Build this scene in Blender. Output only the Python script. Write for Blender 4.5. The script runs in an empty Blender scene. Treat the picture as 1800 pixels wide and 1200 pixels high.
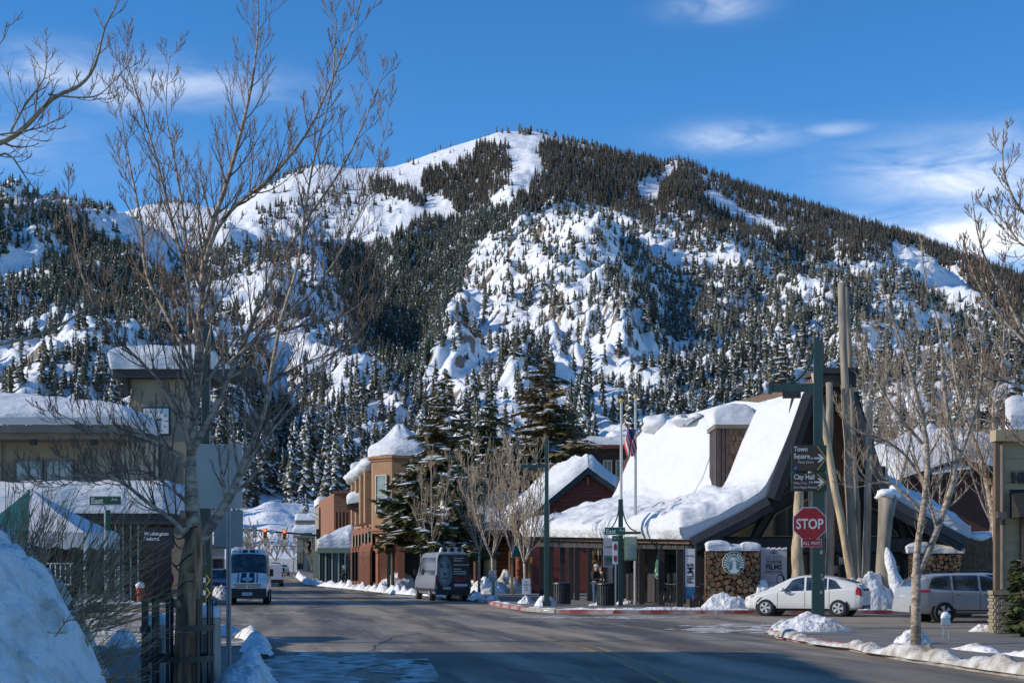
import bpy, bmesh, math, random
import numpy as np
from mathutils import Vector, Matrix, Euler
R = math.radians
random.seed(7)
rng = np.random.default_rng(11)
sc = bpy.context.scene
COL = sc.collection
# ------------------------------------------------------------------ camera, sky, sun
F, CX, HY, EH = 2800.0, 900.0, 997.0, 1.8        # focal length and horizon of the 1800 px photograph, eye height
cam_d = bpy.data.cameras.new('camera'); cam = bpy.data.objects.new('camera', cam_d); COL.objects.link(cam)
cam.location = (0, 0, EH); cam.rotation_euler = (R(90), 0, 0)
cam_d.sensor_width = 36; cam_d.lens = 36*F/1800; cam_d.shift_y = (HY-600)/1800
cam_d.clip_start = 0.1; cam_d.clip_end = 30000
sc.camera = cam
sc.view_settings.view_transform = 'Standard'; sc.view_settings.look = 'None'
sc.view_settings.exposure = 0.64; sc.view_settings.gamma = 1
try: sc.cycles.use_denoising = True
except Exception: pass
SUN_EL, SUN_AZ = 25.0, 187.0      # azimuth: degrees counterclockwise from +X of the direction towards the sun
sd = Vector((math.cos(R(SUN_AZ))*math.cos(R(SUN_EL)), math.sin(R(SUN_AZ))*math.cos(R(SUN_EL)), math.sin(R(SUN_EL))))
sun_d = bpy.data.lights.new('sun', 'SUN'); sun = bpy.data.objects.new('sun', sun_d); COL.objects.link(sun)
sun_d.energy = 2.55; sun_d.angle = R(0.5); sun_d.color = (1.0, 0.91, 0.77)
sun.rotation_euler = sd.to_track_quat('Z', 'Y').to_euler(); sun.location = (-40, 0, 60)
world = bpy.data.worlds.new('World'); sc.world = world; world.use_nodes = True
wn = world.node_tree.nodes; wl = world.node_tree.links
for n in list(wn): wn.remove(n)
def wnode(t, **k):
    n = wn.new(t)
    for a, b in k.items(): setattr(n, a, b)
    return n
sky = wnode('ShaderNodeTexSky'); sky.sky_type = 'NISHITA'; sky.sun_disc = False
sky.sun_elevation = R(SUN_EL); sky.sun_rotation = R(90-SUN_AZ); sky.altitude = 3200; sky.air_density = 1.0; sky.dust_density = 0.3; sky.ozone_density = 2.6
bg = wnode('ShaderNodeBackground'); bg.inputs[1].default_value = 0.10
out = wnode('ShaderNodeOutputWorld')
tc = wnode('ShaderNodeTexCoord'); sep = wnode('ShaderNodeSeparateXYZ'); wl.new(tc.outputs['Generated'], sep.inputs[0])
def wm(op, a, b=None, c=None, clamp=False):
    n = wnode('ShaderNodeMath', operation=op, use_clamp=clamp)
    for i, v in enumerate((a, b, c)):
        if v is None: continue
        if isinstance(v, (int, float)): n.inputs[i].default_value = v
        else: wl.new(v, n.inputs[i])
    return n.outputs[0]
az = wm('ARCTAN2', sep.outputs['X'], sep.outputs['Y']); el = wm('ARCSINE', sep.outputs['Z'])
ax = wm('MULTIPLY', az, 9.0); ey = wm('MULTIPLY', el, 30.0)
comb = wnode('ShaderNodeCombineXYZ'); wl.new(ax, comb.inputs[0]); wl.new(ey, comb.inputs[1])
nz = wnode('ShaderNodeTexNoise'); wl.new(comb.outputs[0], nz.inputs['Vector']); nz.inputs['Scale'].default_value = 1.6; nz.inputs['Detail'].default_value = 9; nz.inputs['Roughness'].default_value = 0.6; nz.inputs['Distortion'].default_value = 0.5
tot = None
def cloud(px, py, sx, sy, gain):          # a cloud bank at a compass direction and elevation of the sky
    global tot
    a0 = math.atan2(px-CX, F); e0 = math.atan2((HY-py)/F, math.hypot(1, (px-CX)/F)); wx = sx/F; wy = sy/F
    dx = wm('DIVIDE', wm('SUBTRACT', az, a0), wx); dy = wm('DIVIDE', wm('SUBTRACT', el, e0), wy)
    r = wm('ADD', wm('MULTIPLY', dx, dx), wm('MULTIPLY', dy, dy))
    g = wm('MULTIPLY', wm('POWER', 2.718, wm('MULTIPLY', r, -1.0)), gain)
    tot = g if tot is None else wm('MAXIMUM', tot, g)
for c in ((1755,300,210,55,1.0),(1640,330,120,40,.6),(1760,418,330,46,1.9),(1290,240,105,20,.66),(1255,12,70,22,.55),(90,125,110,34,.74),(280,145,190,32,.72),(200,165,90,26,.5),(1460,228,60,10,.4),(-500,200,400,60,.8),(2500,330,500,90,1.0),(2250,500,500,50,1.2)): cloud(*c)
nn = wm('MULTIPLY', wm('SUBTRACT', nz.outputs['Fac'], 0.36), 3.2, clamp=True)
cov = wm('MULTIPLY', tot, wm('ADD', wm('MULTIPLY', nn, 0.8), 0.14), clamp=True)
tot = None
for c in ((1790,425,210,34,.95),(1950,400,300,50,.95),(2500,420,500,60,.9)): cloud(*c)
cov = wm('MAXIMUM', cov, wm('MULTIPLY', tot, wm('ADD', wm('MULTIPLY', nn, 0.25), 0.72), clamp=True))
mixc = wnode('ShaderNodeMix', data_type='RGBA'); wl.new(wm('MULTIPLY', cov, 1.0, clamp=True), mixc.inputs['Factor'])
hsv = wnode('ShaderNodeHueSaturation'); hsv.inputs['Saturation'].default_value = 1.28; hsv.inputs['Hue'].default_value = 0.501; hsv.inputs['Value'].default_value = 1.24; wl.new(sky.outputs[0], hsv.inputs['Color'])
wl.new(hsv.outputs[0], mixc.inputs['A']); mixc.inputs['B'].default_value = (6.9, 7.3, 8.0, 1)
wl.new(mixc.outputs['Result'], bg.inputs[0]); wl.new(bg.outputs[0], out.inputs[0])

# ------------------------------------------------------------------ helpers
def gz(d):                                       # height of the street floor: level, then a gentle rise
    t = min(1, max(0, (d-135)/115.0)); return 1.0*t*t*(3-2*t)
def W(px, py, d): return Vector(((px-CX)/F*d, d, EH+(HY-py)/F*d))
def G(px, d): return Vector(((px-CX)/F*d, d, gz(d)))
def GP(px, py):                                  # ground point seen at a pixel
    d = EH*F/(py-HY); return Vector(((px-CX)/F*d, d, 0))

MATS = {}
def nt(name):
    m = bpy.data.materials.new(name); m.use_nodes = True; t = m.node_tree
    return m, t, t.nodes['Principled BSDF']
def mat(name, col, rough=0.6, var=0.18, scale=4.0, bump=0.0, bscale=None, metal=0.0, spec=0.5, col2=None, stretch=None, emit=None, estr=0, mid=0.5, wid=0.2, detail=5, coat=0):
    """procedural material: noise blends col with a second colour; optional bump"""
    if name in MATS: return MATS[name]
    m, t, b = nt(name); N = t.nodes; L = t.links
    tcn = N.new('ShaderNodeTexCoord'); mp = N.new('ShaderNodeMapping'); L.new(tcn.outputs['Object'], mp.inputs[0])
    if stretch: mp.inputs['Scale'].default_value = stretch
    no = N.new('ShaderNodeTexNoise'); no.inputs['Scale'].default_value = scale; no.inputs['Detail'].default_value = detail; L.new(mp.outputs[0], no.inputs['Vector'])
    c1 = tuple(col)+(1,)
    c2 = (tuple(col2)+(1,)) if col2 else tuple(max(0, c*(1-var)) for c in col)+(1,)
    if not col2: c1 = tuple(min(1, c*(1+var*0.6)) for c in col)+(1,)
    rp = N.new('ShaderNodeMapRange'); rp.inputs['From Min'].default_value = mid-wid; rp.inputs['From Max'].default_value = mid+wid; L.new(no.outputs['Fac'], rp.inputs['Value'])
    mx = N.new('ShaderNodeMix'); mx.data_type = 'RGBA'; L.new(rp.outputs[0], mx.inputs['Factor']); mx.inputs['A'].default_value = c1; mx.inputs['B'].default_value = c2
    L.new(mx.outputs['Result'], b.inputs['Base Color'])
    b.inputs['Roughness'].default_value = rough; b.inputs['Metallic'].default_value = metal
    b.inputs['Specular IOR Level'].default_value = spec; b.inputs['Coat Weight'].default_value = coat
    if coat: b.inputs['Coat Roughness'].default_value = 0.08
    if bump:
        n2 = N.new('ShaderNodeTexNoise'); n2.inputs['Scale'].default_value = bscale or scale*4; n2.inputs['Detail'].default_value = 6; L.new(mp.outputs[0], n2.inputs['Vector'])
        bp = N.new('ShaderNodeBump'); bp.inputs['Strength'].default_value = 0.8; bp.inputs['Distance'].default_value = bump; L.new(n2.outputs['Fac'], bp.inputs['Height']); L.new(bp.outputs[0], b.inputs['Normal'])
    if emit: b.inputs['Emission Color'].default_value = tuple(emit)+(1,); b.inputs['Emission Strength'].default_value = estr
    MATS[name] = m; return m
snow = mat('snow', (0.86,0.87,0.89), 0.75, 0.03, 0.6, 0.05, 3.0, spec=0.3)
snow_clean = mat('smooth_snow', (0.67,0.68,0.70), 0.8, 0.04, 0.4, 0.22, 1.1, spec=0.15, stretch=(1,1,2.6))
snow_rough = mat('rough_snow', (0.80,0.80,0.81), 0.8, 0.1, 2.6, 0.14, 7.0, col2=(0.50,0.46,0.40), mid=0.62, wid=0.14)
snow_dirty = mat('dirty_snow', (0.70,0.69,0.67), 0.8, 0.1, 2.2, 0.10, 9.0, col2=(0.26,0.21,0.155), mid=0.50, wid=0.14)

class MB:
    """mesh builder: collects shapes and links them as ONE object"""
    def __init__(s): s.v = []; s.f = []; s.m = []; s.mi = 0; s.smooth = False; s.sm = []
    def add(s, verts, faces, M=None):
        k = len(s.v)
        if M is not None: verts = [M @ Vector(p) for p in verts]
        s.v += [tuple(p) for p in verts]
        for f in faces: s.f.append(tuple(i+k for i in f)); s.m.append(s.mi); s.sm.append(s.smooth)
        return s
    def box(s, c, size, rz=0, M=None, taper=1.0):
        x, y, z = size[0]/2, size[1]/2, size[2]/2; t = taper
        vs = [(-x,-y,-z),(x,-y,-z),(x,y,-z),(-x,y,-z),(-x*t,-y*t,z),(x*t,-y*t,z),(x*t,y*t,z),(-x*t,y*t,z)]
        T = Matrix.Translation(c) @ Matrix.Rotation(rz, 4, 'Z')
        if M is not None: T = M @ T
        return s.add(vs, [(0,3,2,1),(4,5,6,7),(0,1,5,4),(1,2,6,5),(2,3,7,6),(3,0,4,7)], T)
    def prism(s, pts, off, M=None):
        """polygon pts (3D list) extruded by vector off"""
        n = len(pts); off = Vector(off); a = [Vector(p) for p in pts]; b = [p+off for p in a]
        nor = Vector((0,0,0))
        for i in range(n): nor += a[i].cross(a[(i+1) % n])
        fs = [tuple(range(n)), tuple(range(2*n-1, n-1, -1))]
        if nor.dot(off) > 0: fs = [tuple(range(n-1,-1,-1)), tuple(range(n, 2*n))]; side = [(i,(i+1)%n,(i+1)%n+n,i+n) for i in range(n)]
        else: side = [(i+n,(i+1)%n+n,(i+1)%n,i) for i in range(n)]
        return s.add(a+b, fs+side, M)
    def quad(s, *p): return s.add(p, [tuple(range(len(p)))])
    def tube(s, path, rad, n=6, cap=True, squash=1.0):
        P = [Vector(p) for p in path]; m = len(P)
        if isinstance(rad, (int, float)): rad = [rad]*m
        vs = []; fs = []
        t0 = (P[1]-P[0]).normalized(); u = t0.orthogonal().normalized()
        for i in range(m):
            t = (P[min(i+1,m-1)]-P[max(i-1,0)]).normalized()
            u = (u-t*u.dot(t))
            u = u.normalized() if u.length > 1e-6 else t.orthogonal().normalized()
            w = t.cross(u)
            for k in range(n):
                a = 2*math.pi*k/n; vs.append(P[i]+(u*math.cos(a)+w*math.sin(a)*squash)*rad[i])
        for i in range(m-1):
            for k in range(n):
                a = i*n+k; b = i*n+(k+1) % n; fs.append((a,b,b+n,a+n))
        if cap: fs += [tuple(range(n-1,-1,-1)), tuple(range((m-1)*n, m*n))]
        return s.add(vs, fs)
    def cyl(s, c, r, h, n=16, axis='Z', r2=None, M=None):
        c = Vector(c); d = {'X':Vector((1,0,0)),'Y':Vector((0,1,0)),'Z':Vector((0,0,1))}[axis]
        k = len(s.v); s.tube([c-d*h/2, c+d*h/2], [r, r2 if r2 is not None else r], n)
        if M is not None: s.v[k:] = [tuple(M @ Vector(p)) for p in s.v[k:]]
        return s
    def lathe(s, prof, c=(0,0,0), n=16):
        vs = []; fs = []; m = len(prof)
        for r, z in prof:
            for k in range(n):
                a = 2*math.pi*k/n; vs.append((c[0]+r*math.cos(a), c[1]+r*math.sin(a), c[2]+z))
        for i in range(m-1):
            for k in range(n): fs.append((i*n+k, i*n+(k+1)%n, (i+1)*n+(k+1)%n, (i+1)*n+k))
        fs += [tuple(range(n-1,-1,-1)), tuple(range((m-1)*n, m*n))]
        return s.add(vs, fs)
    def grid(s, pts, closed=False):
        """pts: rows x cols list of points"""
        r = len(pts); c = len(pts[0]); vs = [p for row in pts for p in row]; fs = []
        for i in range(r-1):
            for j in range(c if closed else c-1): fs.append((i*c+j, i*c+(j+1)%c, (i+1)*c+(j+1)%c, (i+1)*c+j))
        return s.add(vs, fs)
    def blob(s, c, rad, seed=0, n=10, rows=6, amp=0.15, M=None, flat=False):
        """uneven dome or ball, radii rad=(x,y,z)"""
        rr = random.Random(seed); ph = [(rr.uniform(0,6.28), rr.uniform(0,6.28), rr.randint(2,5), rr.uniform(1,4)) for _ in range(5)]
        prof = []
        lo = 0.0 if flat else -math.pi/2
        for i in range(rows+1):
            e = lo+(math.pi/2-lo)*i/rows; row = []
            for k in range(n):
                a = 2*math.pi*k/n
                q = 1+amp*sum(math.sin(p[2]*a+p[0])*math.cos(p[3]*e+p[1]) for p in ph)/2.2
                row.append((c[0]+rad[0]*math.cos(e)*math.cos(a)*q, c[1]+rad[1]*math.cos(e)*math.sin(a)*q, c[2]+rad[2]*math.sin(e)*(q if i < rows else 1)))
            prof.append(row)
        k = len(s.v); s.grid(prof, True)
        s.add(prof[-1], [tuple(range(n))])
        if M is not None: s.v[k:] = [tuple(M @ Vector(p)) for p in s.v[k:]]
        return s
    def mesh(s, name, mats):
        me = bpy.data.meshes.new(name); me.from_pydata(s.v, [], s.f)
        for m in (mats if isinstance(mats, (list, tuple)) else [mats]): me.materials.append(m)
        me.polygons.foreach_set('material_index', s.m)
        me.polygons.foreach_set('use_smooth', [bool(x) for x in s.sm]); me.update()
        return me
    def obj(s, name, mats, parent=None, smooth=False, loc=None, rot=None, label=None):
        me = s.mesh(name, mats)
        if smooth: me.polygons.foreach_set('use_smooth', [True]*len(me.polygons))
        return link(name, me, parent, loc, rot, label)
def link(name, me, parent=None, loc=None, rot=None, label=None):
    o = bpy.data.objects.new(name, me); COL.objects.link(o)
    if parent: o.parent = parent
    if loc is not None: o.location = loc
    if rot is not None: o.rotation_euler = rot
    if label: o['label'] = label
    return o
def tag(o, label, cat, group=None):
    o['label'] = label; o['category'] = cat
    if group: o['group'] = group
    return o
def thing(name, label, cat, loc=(0,0,0), rz=0, group=None):
    o = bpy.data.objects.new(name, None); COL.objects.link(o); o.location = loc; o.rotation_euler = (0,0,rz); o.empty_display_size = 0.3
    return tag(o, label, cat, group)
def struct(o): o['kind'] = 'structure'; return o
def stuff(o, label=None, cat=None):
    o['kind'] = 'stuff'
    if label: tag(o, label, cat)
    return o
def text(s, size, m, parent, loc, rot=(R(90),0,0), align='LEFT', bold=0.0, sx=1.0, name='lettering', ext=0.002):
    c = bpy.data.curves.new(name, 'FONT'); c.body = s; c.size = size; c.align_x = align; c.extrude = ext; c.offset = bold; c.materials.append(m); c.resolution_u = 3
    tmp = bpy.data.objects.new('tmp', c); me = bpy.data.meshes.new_from_object(tmp); bpy.data.objects.remove(tmp); bpy.data.curves.remove(c); me.name = name
    o = link(name, me, parent, loc, rot); o.scale = (sx,1,1); return o
def bevel(o, w=0.01, seg=2):
    md = o.modifiers.new('bevel', 'BEVEL'); md.width = w; md.segments = seg; md.limit_method = 'ANGLE'; return o
def subsurf(o, l=1):
    md = o.modifiers.new('sub', 'SUBSURF'); md.levels = l; md.render_levels = l; return o

# gradient noise in numpy
_perm = rng.permutation(512); _perm = np.concatenate([_perm, _perm, _perm]); _ga = rng.uniform(0, 2*np.pi, 512)
def perlin(x, y):
    xi = np.floor(x).astype(int); yi = np.floor(y).astype(int); xf = x-xi; yf = y-yi
    u = xf*xf*xf*(xf*(xf*6-15)+10); v = yf*yf*yf*(yf*(yf*6-15)+10)
    def g(a, b, dx, dy):
        h = _perm[(_perm[a % 512]+b) % 512]; t = _ga[h]; return np.cos(t)*dx+np.sin(t)*dy
    n00 = g(xi,yi,xf,yf); n10 = g(xi+1,yi,xf-1,yf); n01 = g(xi,yi+1,xf,yf-1); n11 = g(xi+1,yi+1,xf-1,yf-1)
    return (n00*(1-u)+n10*u)*(1-v)+(n01*(1-u)+n11*u)*v
def fbm(x, y, o=5, ridge=False):
    t = 0; a = 1; f = 1
    for i in range(o):
        n = perlin(x*f+i*17.3, y*f+i*9.1)
        t = t+a*((1-np.abs(n)*2.2)-0.5 if ridge else n); a *= 0.5; f *= 2.03
    return t
def quick_mesh(name, V, Fq, mats, mi=None, smooth=True):
    """fast mesh from numpy arrays; Fq is n x 3 or n x 4"""
    me = bpy.data.meshes.new(name); k = Fq.shape[1]
    me.vertices.add(len(V)); me.vertices.foreach_set('co', V.astype(np.float32).ravel())
    me.loops.add(Fq.size); me.loops.foreach_set('vertex_index', Fq.astype(np.int32).ravel())
    me.polygons.add(len(Fq)); me.polygons.foreach_set('loop_start', np.arange(0, Fq.size, k, dtype=np.int32)); me.polygons.foreach_set('loop_total', np.full(len(Fq), k, dtype=np.int32))
    for m in (mats if isinstance(mats, (list,tuple)) else [mats]): me.materials.append(m)
    if mi is not None: me.polygons.foreach_set('material_index', mi.astype(np.int32))
    me.polygons.foreach_set('use_smooth', np.full(len(Fq), smooth)); me.update(calc_edges=True); return me

# ------------------------------------------------------------------ the mountain
def curve(pts, px):
    a = np.array(pts, float); return np.interp(px, a[:,0], a[:,1])
NXc, NR = 860, 560
PX = np.linspace(-800, 2700, NXc)
D = 330*(4500/330)**(np.linspace(0, 1, NR))
STOPS = [
 (330, [(-800,985),(2700,985)]),
 (520, [(-800,945),(0,940),(440,948),(475,935),(520,945),(700,940),(900,930),(1500,900),(2700,900)]),
 (950, [(-800,700),(0,735),(200,745),(400,745),(440,770),(480,872),(520,790),(600,770),(700,800),(760,800),(850,765),(1000,740),(1100,735),(1200,760),(1400,760),(1600,775),(1800,790),(2700,860)]),
 (1500,[(-800,470),(0,545),(100,570),(200,600),(250,580),(330,620),(400,610),(450,590),(560,600),(620,640),(680,710),(730,735),(765,650),(800,610),(840,655),(900,620),(1000,575),(1090,560),(1130,590),(1180,650),(1260,620),(1330,640),(1400,615),(1500,650),(1600,640),(1800,680),(2700,800)]),
 (2100,[(-800,300),(0,375),(60,388),(130,405),(200,432),(260,470),(310,505),(380,490),(450,470),(530,480),(590,520),(640,590),(720,600),(790,570),(830,520),(900,470),(980,435),(1040,430),(1100,465),(1200,500),(1300,490),(1400,520),(1500,510),(1700,560),(1800,585),(2700,720)]),
 (2750,[(-800,330),(0,430),(100,440),(160,420),(230,440),(300,445),(450,430),(600,445),(700,438),(760,432),(820,418),(880,385),(930,366),(980,358),(1040,358),(1100,374),(1200,395),(1300,420),(1400,438),(1500,450),(1600,475),(1700,505),(1800,535),(2700,660)]),
 (3750,[(-800,300),(-300,420),(150,402),(200,390),(265,374),(330,370),(400,380),(440,354),(490,334),(530,314),(570,305),(620,314),(700,308),(760,288),(800,275),(850,258),(880,248),(945,250),(985,264),(1050,284),(1130,303),(1165,312),(1195,300),(1215,312),(1240,326),(1300,348),(1400,380),(1500,410),(1600,438),(1700,468),(1800,500),(2000,560),(2700,660)]),
 (4500,[(-800,380),(150,480),(880,400),(2700,720)]),
]
zst = np.array([EH+(HY-curve(c, PX))/F*d for d, c in STOPS]); dst = np.array([s[0] for s in STOPS], float)
Z = np.zeros((NR, NXc))
# monotone cubic interpolation along depth
h = np.diff(dst)[:,None]; dl = np.diff(zst, axis=0)/h
mm = np.zeros_like(zst); mm[1:-1] = np.where(dl[:-1]*dl[1:] > 0, 2*dl[:-1]*dl[1:]/(dl[:-1]+dl[1:]+1e-9), 0); mm[0] = dl[0]; mm[-1] = dl[-1]
for i, d in enumerate(D):
    k = min(max(np.searchsorted(dst, d)-1, 0), len(dst)-2); t = (d-dst[k])/(dst[k+1]-dst[k]); hh = dst[k+1]-dst[k]
    Z[i] = (2*t**3-3*t**2+1)*zst[k]+(t**3-2*t**2+t)*hh*mm[k]+(-2*t**3+3*t**2)*zst[k+1]+(t**3-t**2)*hh*mm[k+1]
XX = (PX[None,:]-CX)/F*D[:,None]; YY = np.repeat(D[:,None], NXc, 1)
def smoothn(a, n):
    for _ in range(n):
        b = np.pad(a, ((0,0),(1,1)), 'edge'); a = (b[:,:-2]+2*b[:,1:-1]+b[:,2:])/4
        b = np.pad(a, ((1,1),(0,0)), 'edge'); a = (b[:-2]+2*b[1:-1]+b[2:])/4
    return a
Z = smoothn(Z, 10)
w_mid = np.clip((YY-450)/500, 0, 1)*np.clip((3500-YY)/900, 0.12, 1)
rid = fbm(XX/330+YY/2600, YY/900, 5, True)
n2 = fbm(XX/90, YY/110, 4, True)
upper = np.clip((YY-2600)/600, 0, 1)
n4 = fbm(XX/150+fbm(XX/300,YY/300,2)*1.5, YY/420, 5, True)
Z += w_mid*(rid*42 + n2*11*(1-0.75*upper) + n4*27*(1-.88*upper)) + fbm(XX/22, YY/22, 4)*2.2*np.clip((YY-380)/200,0,1)
terr_V = np.stack([XX, YY, Z], -1).reshape(-1,3)
ii, jj = np.meshgrid(np.arange(NR-1), np.arange(NXc-1), indexing='ij')
q = (ii*NXc+jj).ravel(); terr_F = np.stack([q, q+1, q+NXc+1, q+NXc], -1)
# snow with rock showing where it is too steep to hold snow
m, t, b = nt('mountain_snow'); N = t.nodes; L = t.links
g = N.new('ShaderNodeNewGeometry'); sp = N.new('ShaderNodeSeparateXYZ'); L.new(g.outputs['Normal'], sp.inputs[0])
tcn = N.new('ShaderNodeTexCoord'); n1 = N.new('ShaderNodeTexNoise'); n1.inputs['Scale'].default_value = 0.05; n1.inputs['Detail'].default_value = 8; n1.inputs['Roughness'].default_value = 0.65; L.new(tcn.outputs['Object'], n1.inputs['Vector'])
ad = N.new('ShaderNodeMath'); ad.operation = 'MULTIPLY_ADD'; L.new(n1.outputs['Fac'], ad.inputs[0]); ad.inputs[1].default_value = 1.1; L.new(sp.outputs['Z'], ad.inputs[2])
mr = N.new('ShaderNodeMapRange'); mr.inputs['From Min'].default_value = 1.10; mr.inputs['From Max'].default_value = 1.02; L.new(ad.outputs[0], mr.inputs['Value'])
n3 = N.new('ShaderNodeTexNoise'); n3.inputs['Scale'].default_value = 0.2; n3.inputs['Detail'].default_value = 6; L.new(tcn.outputs['Object'], n3.inputs['Vector'])
rk = N.new('ShaderNodeMix'); rk.data_type = 'RGBA'; rk.inputs['A'].default_value = (0.30,0.23,0.17,1); rk.inputs['B'].default_value = (0.13,0.11,0.10,1); L.new(n3.outputs['Fac'], rk.inputs['Factor'])
mx = N.new('ShaderNodeMix'); mx.data_type = 'RGBA'; L.new(mr.outputs[0], mx.inputs['Factor']); mx.inputs['A'].default_value = (0.84,0.85,0.87,1); L.new(rk.outputs['Result'], mx.inputs['B'])
L.new(mx.outputs['Result'], b.inputs['Base Color']); b.inputs['Roughness'].default_value = 0.8; b.inputs['Specular IOR Level'].default_value = 0.2
bp = N.new('ShaderNodeBump'); bp.inputs['Distance'].default_value = 9.0; bp.inputs['Strength'].default_value = 0.5; L.new(n1.outputs['Fac'], bp.inputs['Height']); L.new(bp.outputs[0], b.inputs['Normal'])
struct(link('mountain', quick_mesh('mountain', terr_V, terr_F, m)))
def terrain_z(x, y):                             # bilinear lookup
    fi = np.log(np.clip(y, 331, 4490)/330)/np.log(4500/330)*(NR-1); px = CX+x/y*F; fj = np.clip((px+800)/3500*(NXc-1), 0, NXc-2)
    i = fi.astype(int); j = fj.astype(int); a = fi-i; c = fj-j
    return (Z[i,j]*(1-c)+Z[i,j+1]*c)*(1-a)+(Z[i+1,j]*(1-c)+Z[i+1,j+1]*c)*a

# forest map: density of the woods by compass bearing and height on the slopes (none / thin / dense)
def inpoly(px, py, poly):
    r = np.zeros(px.shape, bool); n = len(poly)
    for i in range(n):
        x1, y1 = poly[i]; x2, y2 = poly[(i+1) % n]
        c = ((y1 > py) != (y2 > py)) & (px < (x2-x1)*(py-y1)/(y2-y1+1e-9)+x1); r ^= c
    return r
WOODS = [
 (.40,0,[(-900,300),(2800,300),(2800,1100),(-900,1100)]),
 (.015,0,[(120,420),(150,385),(260,360),(400,362),(560,290),(700,290),(850,230),(985,240),(1000,290),(900,365),(800,385),(700,425),(600,432),(500,422),(430,430),(300,450),(200,430)]),
 (.13,0,[(450,380),(560,330),(640,320),(700,340),(640,380),(610,420),(470,425)]),
 (.95,1,[(850,255),(890,258),(899,300),(897,325),(862,352),(855,376),(800,376),(776,348),(798,300),(828,272)]),
 (.9,1,[(740,308),(788,290),(797,302),(772,345),(750,338)]),
 (.9,1,[(650,318),(690,318),(748,350),(745,362),(700,358),(655,336)]),
 (1.0,1,[(945,252),(1000,258),(1160,288),(1168,312),(1150,322),(1125,330),(1120,355),(1180,400),(1040,358),(980,358),(920,380),(850,432),(820,440),(700,440),(690,420),(740,385),(860,376),(905,362),(950,300),(950,285)]),
 (0.01,1,[(1118,322),(1160,304),(1200,290),(1196,318),(1168,330),(1152,352),(1122,354)]),
 (.74,1,[(1200,290),(1300,315),(1500,375),(1800,470),(2700,640),(2700,700),(1800,565),(1700,520),(1640,470),(1560,440),(1500,470),(1400,450),(1300,425),(1180,405),(1150,380),(1160,335)]),
 (.0,1,[(1232,332),(1262,342),(1345,390),(1392,418),(1372,424),(1300,388),(1236,348)]),
 (.0,1,[(1560,425),(1610,442),(1685,478),(1715,510),(1705,548),(1660,538),(1625,492),(1575,458)]),
 (1.0,2,[(640,440),(690,428),(860,376),(920,378),(850,425),(832,470),(800,520),(770,590),(790,610),(752,640),(725,690),(680,650),(640,600),(600,520),(565,440)]),
 (.17,0,[(835,432),(900,392),(980,362),(1080,374),(1110,440),(1020,560),(900,630),(830,640),(800,570)]),
 (.09,0,[(980,530),(1120,545),(1180,690),(960,700)]),
 (.05,0,[(765,610),(840,610),(850,700),(740,700),(745,640)]),
 (.18,0,[(430,470),(570,450),(640,600),(650,690),(500,700),(420,600)]),
 (.78,2,[(-900,250),(0,360),(60,370),(150,400),(250,440),(310,480),(320,530),(250,570),(150,560),(60,530),(0,440),(-900,400)]),
 (.0,2,[(0,455),(60,425),(108,430),(95,452),(50,482),(0,500)]),
 (.0,2,[(150,400),(215,415),(288,440),(312,492),(285,490),(240,445),(190,425)]),
 (.55,0,[(1180,470),(1500,480),(1700,540),(2700,740),(2700,980),(1200,980),(1160,700)]),
 (.75,0,[(250,760),(700,760),(760,1000),(0,1000),(0,760)]),
 (.0,0,[(456,862),(492,858),(512,905),(530,990),(430,990),(440,900)]),
]
Pp = CX+XX/YY*F; Py = HY-(Z-EH)/YY*F
cpx = (Pp[:-1,:-1]+Pp[1:,1:])/2; cpy = (Py[:-1,:-1]+Py[1:,1:])/2
dens = np.full(cpx.shape, .4); kind = np.zeros(cpx.shape, int)
jx = cpx+fbm(cpx/26, cpy/26, 3)*13; jy = cpy+fbm(cpx/26+50, cpy/26, 3)*10
for dv, kd, poly in WOODS:
    r = inpoly(jx, jy, poly); dens[r] = dv; kind[r] = kd
dens = dens*np.clip(0.8+1.3*fbm(XX[:-1,:-1]/120, YY[:-1,:-1]/120, 3)*(dens < .8), 0.1, 2.4)
area = np.maximum((Py[:-1,:-1]-Py[1:,:-1])*(PX[1]-PX[0]), 0)
crest = (area < 0.3)
hpx = 14*F/YY[:-1,:-1]
area = np.maximum(area, (YY[1:,:-1]-YY[:-1,:-1])*F/YY[:-1,:-1]*(PX[1]-PX[0])*0.05)
steepz = np.ones_like(area)
exp_n = dens*area/(np.where(kind == 0, 0.031, 0.041)*hpx**2)*(YY[:-1,:-1] > 430)*(YY[:-1,:-1] < 3860)
exp_n *= ((cpx > -250) & (cpx < 2050))
cnt = rng.poisson(exp_n)
ci, cj = np.nonzero(cnt); rep = cnt[ci,cj]; ci = np.repeat(ci, rep); cj = np.repeat(cj, rep)
a = rng.random(len(ci)); c_ = rng.random(len(ci))
tx = XX[ci,cj]*(1-c_)+XX[ci,cj+1]*c_; ty = YY[ci,cj]*(1-a)+YY[ci+1,cj]*a; tx = tx*ty/YY[ci,cj]
tz = terrain_z(tx, ty); tk = kind[ci,cj]
th = np.where(tk == 0, 0.22+1.1*rng.random(len(ci))**1.7, rng.uniform(0.45, 1.25, len(ci)))*np.where(tk == 0, 14, 17)*np.where(ty > 2900, 1.15, 1.0)
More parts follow.
